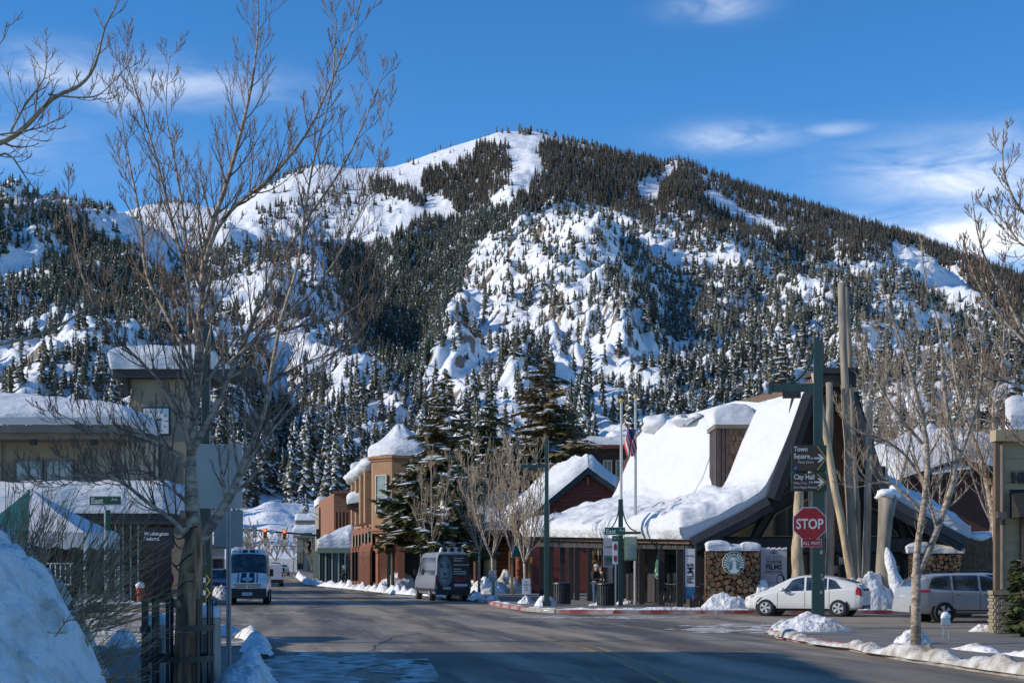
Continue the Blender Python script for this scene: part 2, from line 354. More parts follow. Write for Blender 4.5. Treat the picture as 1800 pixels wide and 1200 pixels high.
# ------------------------------------------------------------------ conifers
needle = [mat('needles_olive', (0.105,0.098,0.062), 0.8, 0.5, 0.35), mat('needles_brown', (0.085,0.070,0.050), 0.8, 0.4, 0.35), mat('needles_green', (0.066,0.080,0.052), 0.8, 0.4, 0.35)]
bark = mat('bark', (0.16,0.11,0.08), 0.9, 0.5, 6, 0.01, 30)
def facet_tree(n, snowy, seed, width=0.2):
    """unit-height conifer of many small drooping branch facets; material 0 needles, 1 snow, 2 bark"""
    r = np.random.default_rng(seed); V = []; M = []
    for k in range(n):
        z = 0.06+0.92*(k+r.random())/n; z = z**1.12; rad = width*(1-z)**0.8*(0.62+0.5*r.random())+0.012
        a = r.random()*6.283; w = (0.30+0.35*r.random())*rad+0.012; ca, sa = math.cos(a), math.sin(a)
        tip = np.array([ca*rad, sa*rad, z-0.30*rad-0.01]); root = np.array([ca*rad*0.1, sa*rad*0.1, z+0.02+0.2*rad]); side = np.array([-sa*w, ca*w, -0.02-0.02*r.random()])
        mid = (root+tip)/2
        V += [root, mid+side, tip]; M.append(0); V += [root, tip, mid-side]; M.append(0)
        if r.random() < snowy:
            up = np.array([0,0,0.006+0.004*r.random()]); f = 0.45+0.5*r.random()
            V += [root*(1-f)+tip*f+up*2, mid+side*0.8+up, tip+up*0.5]; M.append(1)
            if r.random() < 0.6: V += [root*(1-f)+tip*f+up*2, tip+up*0.5, mid-side*0.8+up]; M.append(1)
    # inner cone that stops the light, and the stem
    for s_ in range(5):
        a0, a1 = s_*6.283/5, (s_+1)*6.283/5; q = width*0.42
        V += [np.array([math.cos(a0)*q, math.sin(a0)*q, 0.1]), np.array([math.cos(a1)*q, math.sin(a1)*q, 0.1]), np.array([0,0,0.97])]; M.append(0)
    for s_ in range(3):
        a0, a1 = s_*2.1, (s_+1)*2.1
        V += [np.array([math.cos(a0)*.012, math.sin(a0)*.012, -0.04]), np.array([math.cos(a1)*.012, math.sin(a1)*.012, -0.04]), np.array([0,0,0.5])]; M.append(2)
    V = np.array(V); return V, np.arange(len(V)).reshape(-1,3), np.array(M)
def scatter(name, proto, pos, hh, wid, mats):
    V, Fa, M = proto; n = len(pos); an = rng.random(n)*6.283; c, s = np.cos(an), np.sin(an)
    X = (V[None,:,0]*c[:,None]-V[None,:,1]*s[:,None])*(hh*wid)[:,None]+pos[:,0:1]
    Y = (V[None,:,0]*s[:,None]+V[None,:,1]*c[:,None])*(hh*wid)[:,None]+pos[:,1:2]
    Zz = V[None,:,2]*hh[:,None]+pos[:,2:3]
    VV = np.stack([X,Y,Zz], -1).reshape(-1,3); FF = (Fa[None]+(np.arange(n)*len(V))[:,None,None]).reshape(-1,3)
    return link(name, quick_mesh(name, VV, FF, mats, np.tile(M, n), smooth=False))
tpos = np.stack([tx, ty, tz-0.4], -1)
near = ty < 900
# the 300 largest on the lower slope are trees of their own
sizes = th*1.35/ty; vis = near & (CX+tx/ty*F > -30) & (CX+tx/ty*F < 1830)
idx = np.argsort(-np.where(vis, sizes, 0))[:300]
single = np.zeros(len(tx), bool); single[idx] = True; single &= vis
rest = ~single
for nm, sel, snowf, nfac, wd, ms, lab in (
    ('snowy_slope_forest', rest & (tk == 0) & (ty > 1350), 0.8, 15, 0.25, [needle[0], snow, bark], 'snow-laden conifers scattered over the lower faces of the mountain'),
    ('snowy_foot_forest', rest & (tk == 0) & (ty <= 1350), 0.75, 36, 0.22, [needle[0], snow, bark], 'snow-speckled conifers along the foot of the mountain'),
    ('summit_forest', rest & (tk == 1), 0.10, 15, 0.17, [needle[1], snow, bark], 'dark brownish forest around the summit ski runs'),
    ('gully_forest', rest & (tk == 2), 0.35, 16, 0.19, [needle[2], snow, bark], 'dense dark forest in the shaded gullies of the mountain')):
    if sel.sum(): stuff(scatter(nm, facet_tree(nfac, snowf, 5, wd), tpos[sel], th[sel], rng.uniform(0.9,1.7,sel.sum()), ms), lab, 'forest')
print('forest', len(tx), 'singles', single.sum(), [int((tk==k).sum()) for k in range(3)])
protos = []
for k in range(4):
    V, Fa, M = facet_tree(120, 0.8, 20+k, 0.20)
    stem_f = M == 2
    crown = quick_mesh('crown', V, Fa[~stem_f], [needle[0], snow], M[~stem_f], False)
    trunk = quick_mesh('trunk', V, Fa[stem_f], [bark], None, False)
    protos.append((crown, trunk))
for n_, i in enumerate(np.nonzero(single)[0]):
    cr, trk = protos[n_ % 4]
    o = thing('conifer', 'tall snow-flecked conifer among the trees at the foot of the mountain', 'tree', tpos[i], rng.random()*6.28, 'conifers at the foot of the mountain')
    s = float(th[i])*1.35; o.scale = (s*rng.uniform(.85,1.2),)*2+(s,)
    link('crown', cr, o); link('trunk', trk, o)
# ------------------------------------------------------------------ ground, roads, pavements, kerbs
def sheet(name, m, x0, x1, ys, zf, dx=3.0):
    xs = np.arange(x0, x1+dx, dx); V = np.array([(x, y, zf(x, y)) for y in ys for x in xs]); n = len(xs)
    i, j = np.meshgrid(np.arange(len(ys)-1), np.arange(n-1), indexing='ij'); q = (i*n+j).ravel()
    return link(name, quick_mesh(name, V, np.stack([q, q+1, q+n+1, q+n], -1), m))
def ground_z(x, y):
    if y <= 250: return gz(y)-0.04
    t = (y-250)/77; t = min(t, 1); tz_ = float(terrain_z(np.array([x]), np.array([max(y, 335)]))[0])
    return (gz(y)-0.04)*(1-t*t*(3-2*t))+(tz_+0.08)*t*t*(3-2*t)
struct(sheet('ground', snow_dirty, -150, 250, list(np.arange(-30, 345, 5.0)), ground_z, 8.0))
# asphalt: dry grey with dark tyre-polished lanes, salt dust and streaks running with the street
m, t, b = nt('asphalt'); N = t.nodes; L = t.links
tcn = N.new('ShaderNodeTexCoord'); mp = N.new('ShaderNodeMapping'); mp.inputs['Rotation'].default_value = (0,0,R(-9)); L.new(tcn.outputs['Object'], mp.inputs[0])
def nse(scl, vec, det=6, rough=.6, st=None):
    n = N.new('ShaderNodeTexNoise'); n.inputs['Scale'].default_value = scl; n.inputs['Detail'].default_value = det; n.inputs['Roughness'].default_value = rough
    if st:
        q_ = N.new('ShaderNodeMapping'); q_.inputs['Scale'].default_value = st; L.new(vec, q_.inputs[0]); vec = q_.outputs[0]
    L.new(vec, n.inputs['Vector']); return n.outputs['Fac']
def mixn(f, a, b_, lo, hi):
    r = N.new('ShaderNodeMapRange'); r.inputs['From Min'].default_value = lo; r.inputs['From Max'].default_value = hi; L.new(f, r.inputs['Value'])
    x = N.new('ShaderNodeMix'); x.data_type = 'RGBA'; L.new(r.outputs[0], x.inputs['Factor'])
    for k, v in (('A', a), ('B', b_)):
        if isinstance(v, tuple): x.inputs[k].default_value = v+(1,)
        else: L.new(v, x.inputs[k])
    return x.outputs['Result']
base = mixn(nse(1.0, mp.outputs[0], st=(0.55,0.05,1)), (0.36,0.285,0.20), (0.095,0.077,0.058), .42, .56)
base = mixn(nse(0.16, mp.outputs[0]), base, (0.19,0.16,0.125), .45, .7)
fine = nse(60, tcn.outputs['Object'], 3)
base = mixn(nse(2.2, mp.outputs[0], 8, .7, (1.0,0.12,1)), base, (0.46,0.43,0.38), .60, .74)
L.new(base, b.inputs['Base Color'])
rgh = N.new('ShaderNodeMapRange'); L.new(nse(1.0, mp.outputs[0], st=(0.5,0.06,1)), rgh.inputs['Value']); rgh.inputs['From Min'].default_value = .35; rgh.inputs['From Max'].default_value = .6; rgh.inputs['To Min'].default_value = .85; rgh.inputs['To Max'].default_value = .55
L.new(rgh.outputs[0], b.inputs['Roughness'])
bp = N.new('ShaderNodeBump'); bp.inputs['Distance'].default_value = 0.006; L.new(fine, bp.inputs['Height']); L.new(bp.outputs[0], b.inputs['Normal'])
asphalt = m
ysr = list(np.arange(-25, 330, 4.0))
struct(sheet('road', asphalt, -80, 80, ysr, lambda x, y: gz(y), 8.0))
walk_m = mat('pavement_concrete', (0.24,0.22,0.19), 0.85, 0.3, 1.2, 0.004, 40, col2=(0.15,0.135,0.12))
kerb_m = mat('kerb_concrete', (0.33,0.31,0.28), 0.85, 0.4, 3, 0.005, 40)
kerb_red = mat('kerb_red_paint', (0.30,0.05,0.045), 0.7, 0.5, 1.2, 0.004, 40, col2=(0.42,0.38,0.36), mid=.52, wid=.1)
def poly_slab(name, pts, z0, h, m):
    bm = bmesh.new(); vs = [bm.verts.new((p[0], p[1], z0+gz(p[1])+h)) for p in pts]; f = bm.faces.new(vs)
    bmesh.ops.triangulate(bm, faces=[f]); r = bmesh.ops.extrude_edge_only(bm, edges=[e for e in bm.edges if e.is_boundary])
    for v in r['geom']:
        if isinstance(v, bmesh.types.BMVert): v.co.z -= h+0.03
    me = bpy.data.meshes.new(name); bm.to_mesh(me); bm.free(); me.materials.append(m); return link(name, me)
far_right = [(70,62),(8,62),(4,62.3),(1.8,63),(0.7,66),(-0.5,74),(-1.6,84),(-3.6,94),(-8.2,108),(-13.5,132),(-20.2,158),(-21.6,168),(-28,205),(-34,240),(-50,325),(70,325)]
far_left = [(-80,72),(-16,72),(-15,73),(-14.9,77),(-16,84),(-18.6,97),(-25.5,132),(-33,165),(-41,205),(-49,240),(-66,325),(-80,325)]
near_left = [(-60,40),(-8.8,40),(-7.0,39.2),(-6.2,37.5),(-5.8,35),(-4.9,30),(-4.2,25),(-3.6,21),(-2.2,10),(-0.8,1),(-0.4,-25),(-60,-25)]
near_right = [(12.0,45.0),(8.4,45.5),(7.2,43.6),(6.9,40.5),(7.2,36.5),(7.5,33.4),(7.7,31),(8.4,26),(10.4,14),(12.5,1),(14,-25),(60,-25),(60,40),(22,43)]
for nm, pl in (('pavement_far_right', far_right), ('pavement_far_left', far_left), ('pavement_near_left', near_left), ('pavement_near_right', near_right)):
    struct(poly_slab(nm, pl, 0, 0.13, walk_m))
def kerb(path, m, name='kerb', w=0.16, h=0.150):
    for i in range(len(path)-1):
        a = Vector(path[i]+(0,)); c = Vector(path[i+1]+(0,)); L_ = (c-a).length; n_ = max(1, int(L_/2.5)); d = (c-a)/n_; an = math.atan2(d.y, d.x)
        for k in range(n_):
            p = a+d*(k+.5); o = MB().box((0,0,0), (d.length-0.012, w, h)).obj(name, m, None, loc=(p.x, p.y, gz(p.y)+h/2), rot=(0,0,an)); struct(o)
kerb([(50,61.93),(16,61.93)], kerb_m); kerb([(16,61.93),(10.5,61.93)], kerb_red); kerb([(10.5,61.93),(8,61.93),(4,62.23),(1.75,62.95)], kerb_red); kerb([(1.75,62.95),(0.62,66)], kerb_m); kerb([(0.62,66),(-0.57,74),(-1.7,84)], kerb_red); kerb([(-1.7,84),(-3.68,94),(-8.28,108),(-13.58,132),(-20.3,158)], kerb_m); kerb([(-20.3,158),(-21.7,168),(-25,187)], kerb_red)
kerb([(-50,71.93),(-16,71.93),(-14.93,73),(-14.83,77),(-15.93,84),(-18.5,97),(-25.4,132)], kerb_m)
kerb([(-40,40.07),(-8.8,40.07),(-6.95,39.25),(-6.12,37.5),(-5.72,35),(-4.82,30),(-4.12,25),(-3.52,21)], kerb_m)
kerb([(22,43.08),(12,45.08),(8.35,45.58)], kerb_m); kerb([(8.35,45.58),(7.12,43.6),(6.82,40.5),(7.12,36.5),(7.4,34.6)], kerb_red); kerb([(7.4,34.6),(7.62,31),(8.32,26),(10.3,14)], kerb_m)
# worn paint lines, thin sheets of their own
yellow = mat('yellow_line_paint', (0.42,0.27,0.07), 0.7, 0.5, 2.0, col2=(0.20,0.17,0.13), mid=.5, wid=.15); white_p = mat('white_line_paint', (0.5,0.48,0.45), 0.7, 0.4, 1.5, col2=(0.2,0.18,0.16), mid=.5, wid=.15)
def line(name, path, w, m, z=0.005):
    mb = MB()
    for i in range(len(path)-1):
        a = Vector(path[i]); c = Vector(path[i+1]); n_ = max(1, int((c-a).length/6)); s = (c-a).normalized(); s = Vector((-s.y, s.x))*w/2
        for k in range(n_):
            p = a.lerp(c, k/n_); q_ = a.lerp(c, (k+1)/n_)
            mb.quad((p.x-s.x,p.y-s.y,gz(p.y)+z),(q_.x-s.x,q_.y-s.y,gz(q_.y)+z),(q_.x+s.x,q_.y+s.y,gz(q_.y)+z),(p.x+s.x,p.y+s.y,gz(p.y)+z))
    return struct(mb.obj(name, m))
line('yellow_centre_line', [(-6.6,78),(-12.5,110),(-27,190)], .13, yellow); line('yellow_centre_line', [(-6.3,78),(-12.2,110),(-26.7,190)], .13, yellow)
line('yellow_centre_line', [(3.4,10),(2.6,20),(2.2,28),(1.6,36),(.6,40)], .13, yellow); line('yellow_centre_line', [(3.75,10),(2.95,20),(2.55,28),(1.95,36),(.95,40)], .13, yellow)
line('white_stop_line', [(3.0,60.8),(8.6,59.4)], .5, white_p); line('white_stop_line', [(-11.5,69.5),(-4,70.5)], .4, white_p)

# ------------------------------------------------------------------ snow on the ground
def snow_strip(name, path, w, h, m, seed=0, label=None, z0=0.13, patchy=0.0):
    """lumpy ridge of ploughed snow along a path"""
    P = [Vector(p) for p in path]; pts = []
    for i in range(len(P)-1):
        n_ = max(1, int((P[i+1]-P[i]).length/0.22))
        for k in range(n_): pts.append(P[i].lerp(P[i+1], k/n_))
    pts.append(P[-1]); nc = 11; n = len(pts); A = np.array([tuple(p) for p in pts]); T = np.gradient(A, axis=0); T /= np.linalg.norm(T, axis=1)[:,None]; S = np.stack([-T[:,1], T[:,0]], -1)
    I = np.arange(n); e = np.minimum(1, np.minimum(I, n-1-I)/4)
    wi = w*(0.75+0.6*fbm(I*.13+seed*7, I*0+seed*3.1, 3)); hi = h*np.maximum(0.05, 0.75+1.5*fbm(I*.11+seed*5, I*0+seed*1.7+9, 4)-patchy)*e
    U = np.linspace(-1, 1, nc); X = A[:,None,0]+S[:,None,0]*U*wi[:,None]/2; Y = A[:,None,1]+S[:,None,1]*U*wi[:,None]/2
    Zs = hi[:,None]*np.maximum(0, 1-np.abs(U)**2.2)[None]*(1+0.8*fbm(X*2.3, Y*2.3+seed, 4))
    rows = [[(X[i,c], Y[i,c], gz(Y[i,c])+z0+Zs[i,c]-(0.06 if c in (0,nc-1) else 0.01)) for c in range(nc)] for i in range(n)]
    o = MB().grid(rows).obj(name, m, smooth=True); return stuff(o, label or 'ploughed snow crusted along the kerb', 'snow')
def snow_pile(c, rx, ry, h, seed, label, m=None, group='snow piles along the pavements', name='snow_pile', z0=0.10, rz=0, amp=0.3):
    n = 34; ca, sa = math.cos(rz), math.sin(rz); g_ = np.arange(n+1)/n*2-1; U, V_ = np.meshgrid(g_, g_, indexing='ij')
    pr = np.maximum(0, 1-np.hypot(U, V_)**1.8)**0.75
    Zs = h*pr*(1+amp*2*fbm(U*1.7+seed*3.3, V_*1.7+seed, 5))+0.10*h*fbm(U*7+seed, V_*7, 3)*(pr > 0.02); Zs = np.where(pr > 0, Zs, -0.08)
    X = U*rx*ca-V_*ry*sa; Y = U*rx*sa+V_*ry*ca
    rows = [[(X[i,j], Y[i,j], Zs[i,j]) for j in range(n+1)] for i in range(n+1)]
    o = MB().grid(rows).obj(name, m or snow_rough, smooth=True, loc=(c[0], c[1], gz(c[1])+z0)); return tag(o, label, 'snow pile', group)
def snow_patch(name, c, rx, ry, seed, m, thr=0.0, z=0.009, label='thin trodden snow and ice on the asphalt', rz=0, n=60):
    """thin crust of snow with a ragged edge"""
    mb = MB(); ca, sa = math.cos(rz), math.sin(rz); g_ = (np.arange(n)+.5)/n*2-1; U, V_ = np.meshgrid(g_, g_, indexing='ij'); FF = 1-(U*U+V_*V_)+1.7*fbm(U*2.6+seed, V_*2.6+seed*2, 7)
    for i in range(n):
        for j in range(n):
            if FF[i,j] < thr+0.35: continue
            q_ = []
            for a_, b_ in ((0,0),(1,0),(1,1),(0,1)):
                x = ((i+a_)/n*2-1)*rx; y = ((j+b_)/n*2-1)*ry; X = c[0]+x*ca-y*sa; Y = c[1]+x*sa+y*ca
                q_.append((X, Y, gz(Y)+z+0.005*math.sin(X*9)*math.sin(Y*7+seed)))
            mb.quad(*q_)
    if mb.f: return stuff(mb.obj(name, m), label, 'snow')
snow_patch('snow_patch', (-4.0,28.5), 2.6, 6.0, 3, snow_dirty, -.1, label='icy trodden snow on the asphalt at the near left corner', rz=R(5), n=150)
snow_patch('snow_patch', (-8.8,36), 3.4, 3.0, 5, snow_dirty, .0, z=.145, label='trodden snow on the pavement around the green lamp post')
snow_patch('snow_patch', (3.6,57.5), 4.2, 2.0, 8, snow_dirty, .25, label='thin snow crust left on the crossing by the far kerb')
snow_patch('snow_patch', (7.4,47), 3.0, 4.2, 11, snow_dirty, .1, label='thin snow crust beside the corner of the stop sign')
snow_patch('snow_patch', (-16,62), 8, 3.6, 14, snow_dirty, .3, label='thin snow crust on the cross street at left')
snow_patch('snow_patch', (-11.5,50), 4, 3, 15, snow_dirty, .35, label='thin snow streaks on the cross street beyond the tree')
snow_patch('snow_patch', (-6,98), 2.0, 8, 16, snow_dirty, .0, label='thin snow crust by the right kerb of the main street', rz=R(9))
snow_strip('kerb_snow', [(8.0,45.6),(7.1,43),(6.9,40.5),(7.1,36.8),(7.45,33.5),(7.75,30.5),(8.4,26),(9.6,19),(10.5,13)], .62, .2, snow_dirty, 1, 'lumpy white snow crusted along the near right kerb', patchy=.34)
snow_strip('kerb_snow', [(9.2,33.2),(9.8,29),(10.6,24),(12,18)], .5, .16, snow_rough, 21, 'second low line of snow along the near right pavement')
snow_strip('kerb_snow', [(40,62.2),(14,62.2),(8,62.3),(4,62.5),(1.6,63.6),(0.6,67),(-.3,74),(-1.5,83)], .5, .10, snow_rough, 2, 'low crumbled snow along the kerb of the far corner', patchy=.2)
snow_strip('kerb_snow', [(-1.6,84),(-3.5,93),(-7.9,107),(-13.2,131),(-20,157),(-26.5,198)], 1.0, .35, snow_rough, 3, 'snow windrow along the right kerb of the main street')
snow_strip('kerb_snow', [(-40,72.3),(-16,72.3),(-14.6,75),(-15.6,83),(-18.3,97),(-25.2,131)], .9, .22, snow_rough, 4, 'snow windrow along the far left kerb', patchy=.1)
snow_strip('kerb_snow', [(-30,40),(-9,40),(-6.6,39),(-5.8,36),(-5,31)], .8, .26, snow_rough, 6, 'snow lying on the kerb of the near left corner')
snow_strip('kerb_snow', [(-4.4,27),(-3.9,23.5),(-3.3,19)], .9, .35, snow_rough, 7, 'snow ridge behind the perforated sign post')
def pxpile(px, py, wpx, hpx, seed, label, d=None, m=None, dy=1.0, **k):
    """snow pile whose foot is seen at (px,py)"""
    d = d or EH*F/(py-HY); w = wpx/F*d; h = hpx/F*d
    return snow_pile((((px-CX)/F*d), d+w*dy/2, 0), w/2, w*dy/2, h, seed, label, m, **k)
pxpile(697,1037,76,30,1,'rounded snow pile in front of the red sandstone arch', d=126)
pxpile(612,1026,26,13,2,'small snow heap behind the walking pedestrian', d=170); pxpile(640,1027,24,13,3,'small snow heap at the foot of the brick shop corner', d=165)
pxpile(722,1036,30,10,30,'low snow heap between the arch and the parked van', d=127)
pxpile(640,1030,0.1+14,8,31,'smallest snow lump right of the crossing pedestrian', d=158)
pxpile(855,1046,70,26,4,'white snow pile in front of the log cabin shop', d=101); pxpile(890,1046,64,34,5,'tall snow pile topped with brown sand beside the log cabin', d=102, m=snow_dirty)
pxpile(826,1040,40,18,6,'snow heap beside the rear of the grey shuttle van', d=110)
pxpile(960,1076,44,17,7,'small snow heap at the foot of the tall lamp post', d=69)
pxpile(925,1064,32,12,8,'snow lump around the second small parking sign', d=74); pxpile(866,1056,26,8,9,'snow lump around the first small parking sign', d=83)
pxpile(1281,1073,100,26,10,'snow bank leaning against the log end wall', d=63.6, dy=.5); pxpile(1352,1073,70,44,11,'snow bank in front of the film poster', d=64.2, dy=.5)
pxpile(1540,1080,112,58,12,'tall jagged snow bank around the leaning log poles', d=62.8, dy=.4, amp=.28); pxpile(1505,1078,60,48,13,'snow shoulder behind the rear of the white hatchback', d=63.0, dy=.5)
pxpile(1437,1126,150,26,14,'crusted snow heap at the foot of the stop sign post', d=41.5, dy=.5, m=snow_rough); pxpile(1612,1150,70,24,15,'snow lump around the tree with the floodlight', d=35, dy=.8)
pxpile(1735,1118,60,14,16,'thin snow heap beside the brick base of the yellow building', d=41.5, dy=.5)
pxpile(1063,1068,60,7,17,'snow scraps at the foot of the litter bins', d=70, dy=.5); pxpile(1100,1064,34,9,18,'snow scraps at the foot of the flagpoles', d=73)
for px_, d_, w_, h_, s_ in ((540,250,18,10,41),(552,245,20,12,42),(528,262,16,10,43),(575,215,14,9,44)):
    pxpile(px_, 0, w_, h_, s_, {41:'white snow heap at the far corner, second from the left',42:'white snow heap at the far corner, third from the left',43:'leftmost white snow heap at the far corner',44:'white snow heap nearest the awning shop at the far corner'}[s_], d=d_)
pxpile(385,1058,40,22,50,'snow heap at the left kerb behind the white shuttle van', d=86); pxpile(208,1140,60,34,51,'white snow heap at the kerb right of the shrub', d=33)
# big ploughed bank at left foreground
def bank():
    n = 110; g_ = np.arange(n+1)/n; U, V_ = np.meshgrid(g_, g_, indexing='ij'); Y = 12.5+V_*9.5; X = -11.5+U*(11.5-.256*Y)
    e = np.minimum(1, (1-U)/0.27)*np.minimum(1, V_/0.2)*np.minimum(1, (1-V_)/0.25); f = 1-(1-e)**2.6
    Zs = 2.08*f*(1+.22*fbm(X*.8, Y*.8, 5))+0.20*(fbm(X*1.1+5, Y*1.1, 6, True)-.3)*f+0.34*fbm(X*2.0, Y*2.0, 6)*f
    rows = [[(X[i,j]+0.25*math.sin(Y[i,j]*1.3)*U[i,j], Y[i,j], 0.10+Zs[i,j]) for j in range(n+1)] for i in range(n+1)]
    pass
    o = MB().grid(rows).obj('snow_bank', snow_rough, smooth=True); return tag(o, 'huge ploughed snow bank at the left edge of the picture', 'snow bank')
bank()

# tar-sealed cracks across the asphalt
tar = mat('crack_tar',(.03,.028,.027),.6,.2,5); mb = MB(); r_ = random.Random(5)
for (x0,y0,a,L) in ((-3,30,1.4,14),(3,34,.2,9),(-9,48,.1,16),(6,52,.05,18),(1,26,1.9,10),(-12,60,.15,20),(10,36,2.0,8),(-2,44,1.1,12),(-8,80,1.75,40),(-3,56,2.2,9)):
    p = Vector((x0,y0)); n_ = int(L/.5)
    for k in range(n_):
        a += r_.uniform(-.25,.25)*.6; q_ = p+Vector((math.cos(a),math.sin(a)))*.5; w_ = r_.uniform(.012,.03); nrm = Vector((-math.sin(a),math.cos(a)))*w_
        mb.quad((p.x-nrm.x,p.y-nrm.y,gz(p.y)+.004),(q_.x-nrm.x,q_.y-nrm.y,gz(q_.y)+.004),(q_.x+nrm.x,q_.y+nrm.y,gz(q_.y)+.004),(p.x+nrm.x,p.y+nrm.y,gz(p.y)+.004)); p = q_
stuff(mb.obj('crack_seal', tar), 'dark tar-sealed cracks in the asphalt', 'road cracks')
# ------------------------------------------------------------------ building helpers
glass = mat('window_glass', (0.03,0.035,0.04), 0.08, 0.5, 0.6, spec=0.8); glass_b = mat('glass_painted_reflections', (0.30,0.31,0.31), 0.08, 0.6, 1.7, spec=0.9, col2=(0.02,0.025,0.03), mid=.5, wid=.06)  # glass_b: pale noise patches painted on dark panes as reflections
dark = mat('dark_stained_timber', (0.040,0.037,0.038), 0.7, 0.35, 3, 0.004, 30, stretch=(1,1,.2)); black = mat('black_metal', (0.018,0.018,0.02), 0.45, 0.3, 6)
green_pole = mat('dark_green_enamel', (0.012,0.042,0.040), 0.4, 0.25, 3, spec=.6)
tan = mat('tan_stucco', (0.34,0.275,0.195), 0.9, 0.12, 1.5, 0.003, 60); taupe = mat('taupe_trim', (0.22,0.185,0.15), 0.8, 0.2, 2)
terra = mat('terracotta_stucco', (0.33,0.19,0.105), 0.9, 0.14, 1.5, 0.003, 50); redbrick = mat('red_brick', (0.36,0.15,0.085), 0.9, 0.35, 9, 0.004, 30); brownbrick = mat('brown_brick', (0.13,0.068,0.045), 0.9, 0.4, 9, 0.004, 30)
redwood = mat('red_stained_boards', (0.23,0.055,0.035), 0.8, 0.3, 3, 0.004, 20, stretch=(.3,1,6)); logm = mat('varnished_logs', (0.25,0.115,0.05), 0.65, 0.4, 2, 0.005, 20, stretch=(.3,1,4))
stone = mat('rubble_stone', (0.30,0.26,0.20), 0.9, 0.5, 3, 0.03, 5); grey_wall = mat('grey_panel_wall', (0.30,0.29,0.26), 0.85, 0.12, 2); steel = mat('galvanised_steel', (0.44,0.45,0.46), 0.4, 0.15, 8, metal=.7); alu = mat('bare_aluminium_sheet', (0.62,0.61,0.58), 0.5, 0.12, 1.2, metal=.1)
white = mat('white_paint', (0.75,0.75,0.73), 0.5, 0.06, 2); cream = mat('cream_trim', (0.55,0.48,0.36), 0.7, 0.12, 2); shingle = mat('cedar_shingles', (0.17,0.105,0.065), 0.9, 0.5, 5, 0.01, 20)
wood_end = mat('log_end_grain', (0.30,0.17,0.08), 0.8, 0.5, 7, 0.004, 40, col2=(0.15,0.08,0.04)); log_bark = mat('log_bark', (0.10,0.065,0.04), 0.9, 0.4, 6, 0.01, 20); aspen = mat('peeled_log', (0.58,0.44,0.27), 0.8, 0.4, 3, 0.012, 12, col2=(0.27,0.21,0.15), stretch=(1.5,1.5,.35), mid=.52, wid=.12); greylog = mat('weathered_log', (0.32,0.265,0.205), 0.85, 0.45, 3, 0.012, 12, stretch=(1.5,1.5,.3))

def brickify(m, sc_=1.0, amt=.35):
    t = m.node_tree; N = t.nodes; L = t.links; b = t.nodes['Principled BSDF']; src = b.inputs['Base Color'].links[0].from_socket
    tc_ = N.new('ShaderNodeTexCoord'); sp_ = N.new('ShaderNodeSeparateXYZ'); L.new(tc_.outputs['Object'], sp_.inputs[0]); ad_ = N.new('ShaderNodeMath'); L.new(sp_.outputs['X'], ad_.inputs[0]); L.new(sp_.outputs['Y'], ad_.inputs[1]); cb = N.new('ShaderNodeCombineXYZ'); L.new(ad_.outputs[0], cb.inputs[0]); L.new(sp_.outputs['Z'], cb.inputs[1])
    br_ = N.new('ShaderNodeTexBrick'); L.new(cb.outputs[0], br_.inputs['Vector']); br_.inputs['Scale'].default_value = sc_; br_.inputs['Brick Width'].default_value = .42; br_.inputs['Row Height'].default_value = .16; br_.inputs['Mortar Size'].default_value = .018; br_.inputs['Color1'].default_value = (1,1,1,1); br_.inputs['Color2'].default_value = (1-amt,)*3+(1,); br_.inputs['Mortar'].default_value = (.62,.62,.62,1)
    x = N.new('ShaderNodeMix'); x.data_type = 'RGBA'; x.blend_type = 'MULTIPLY'; x.inputs['Factor'].default_value = 1; L.new(src, x.inputs['A']); L.new(br_.outputs['Color'], x.inputs['B']); L.new(x.outputs['Result'], b.inputs['Base Color'])
for m_ in (redbrick, brownbrick): brickify(m_)
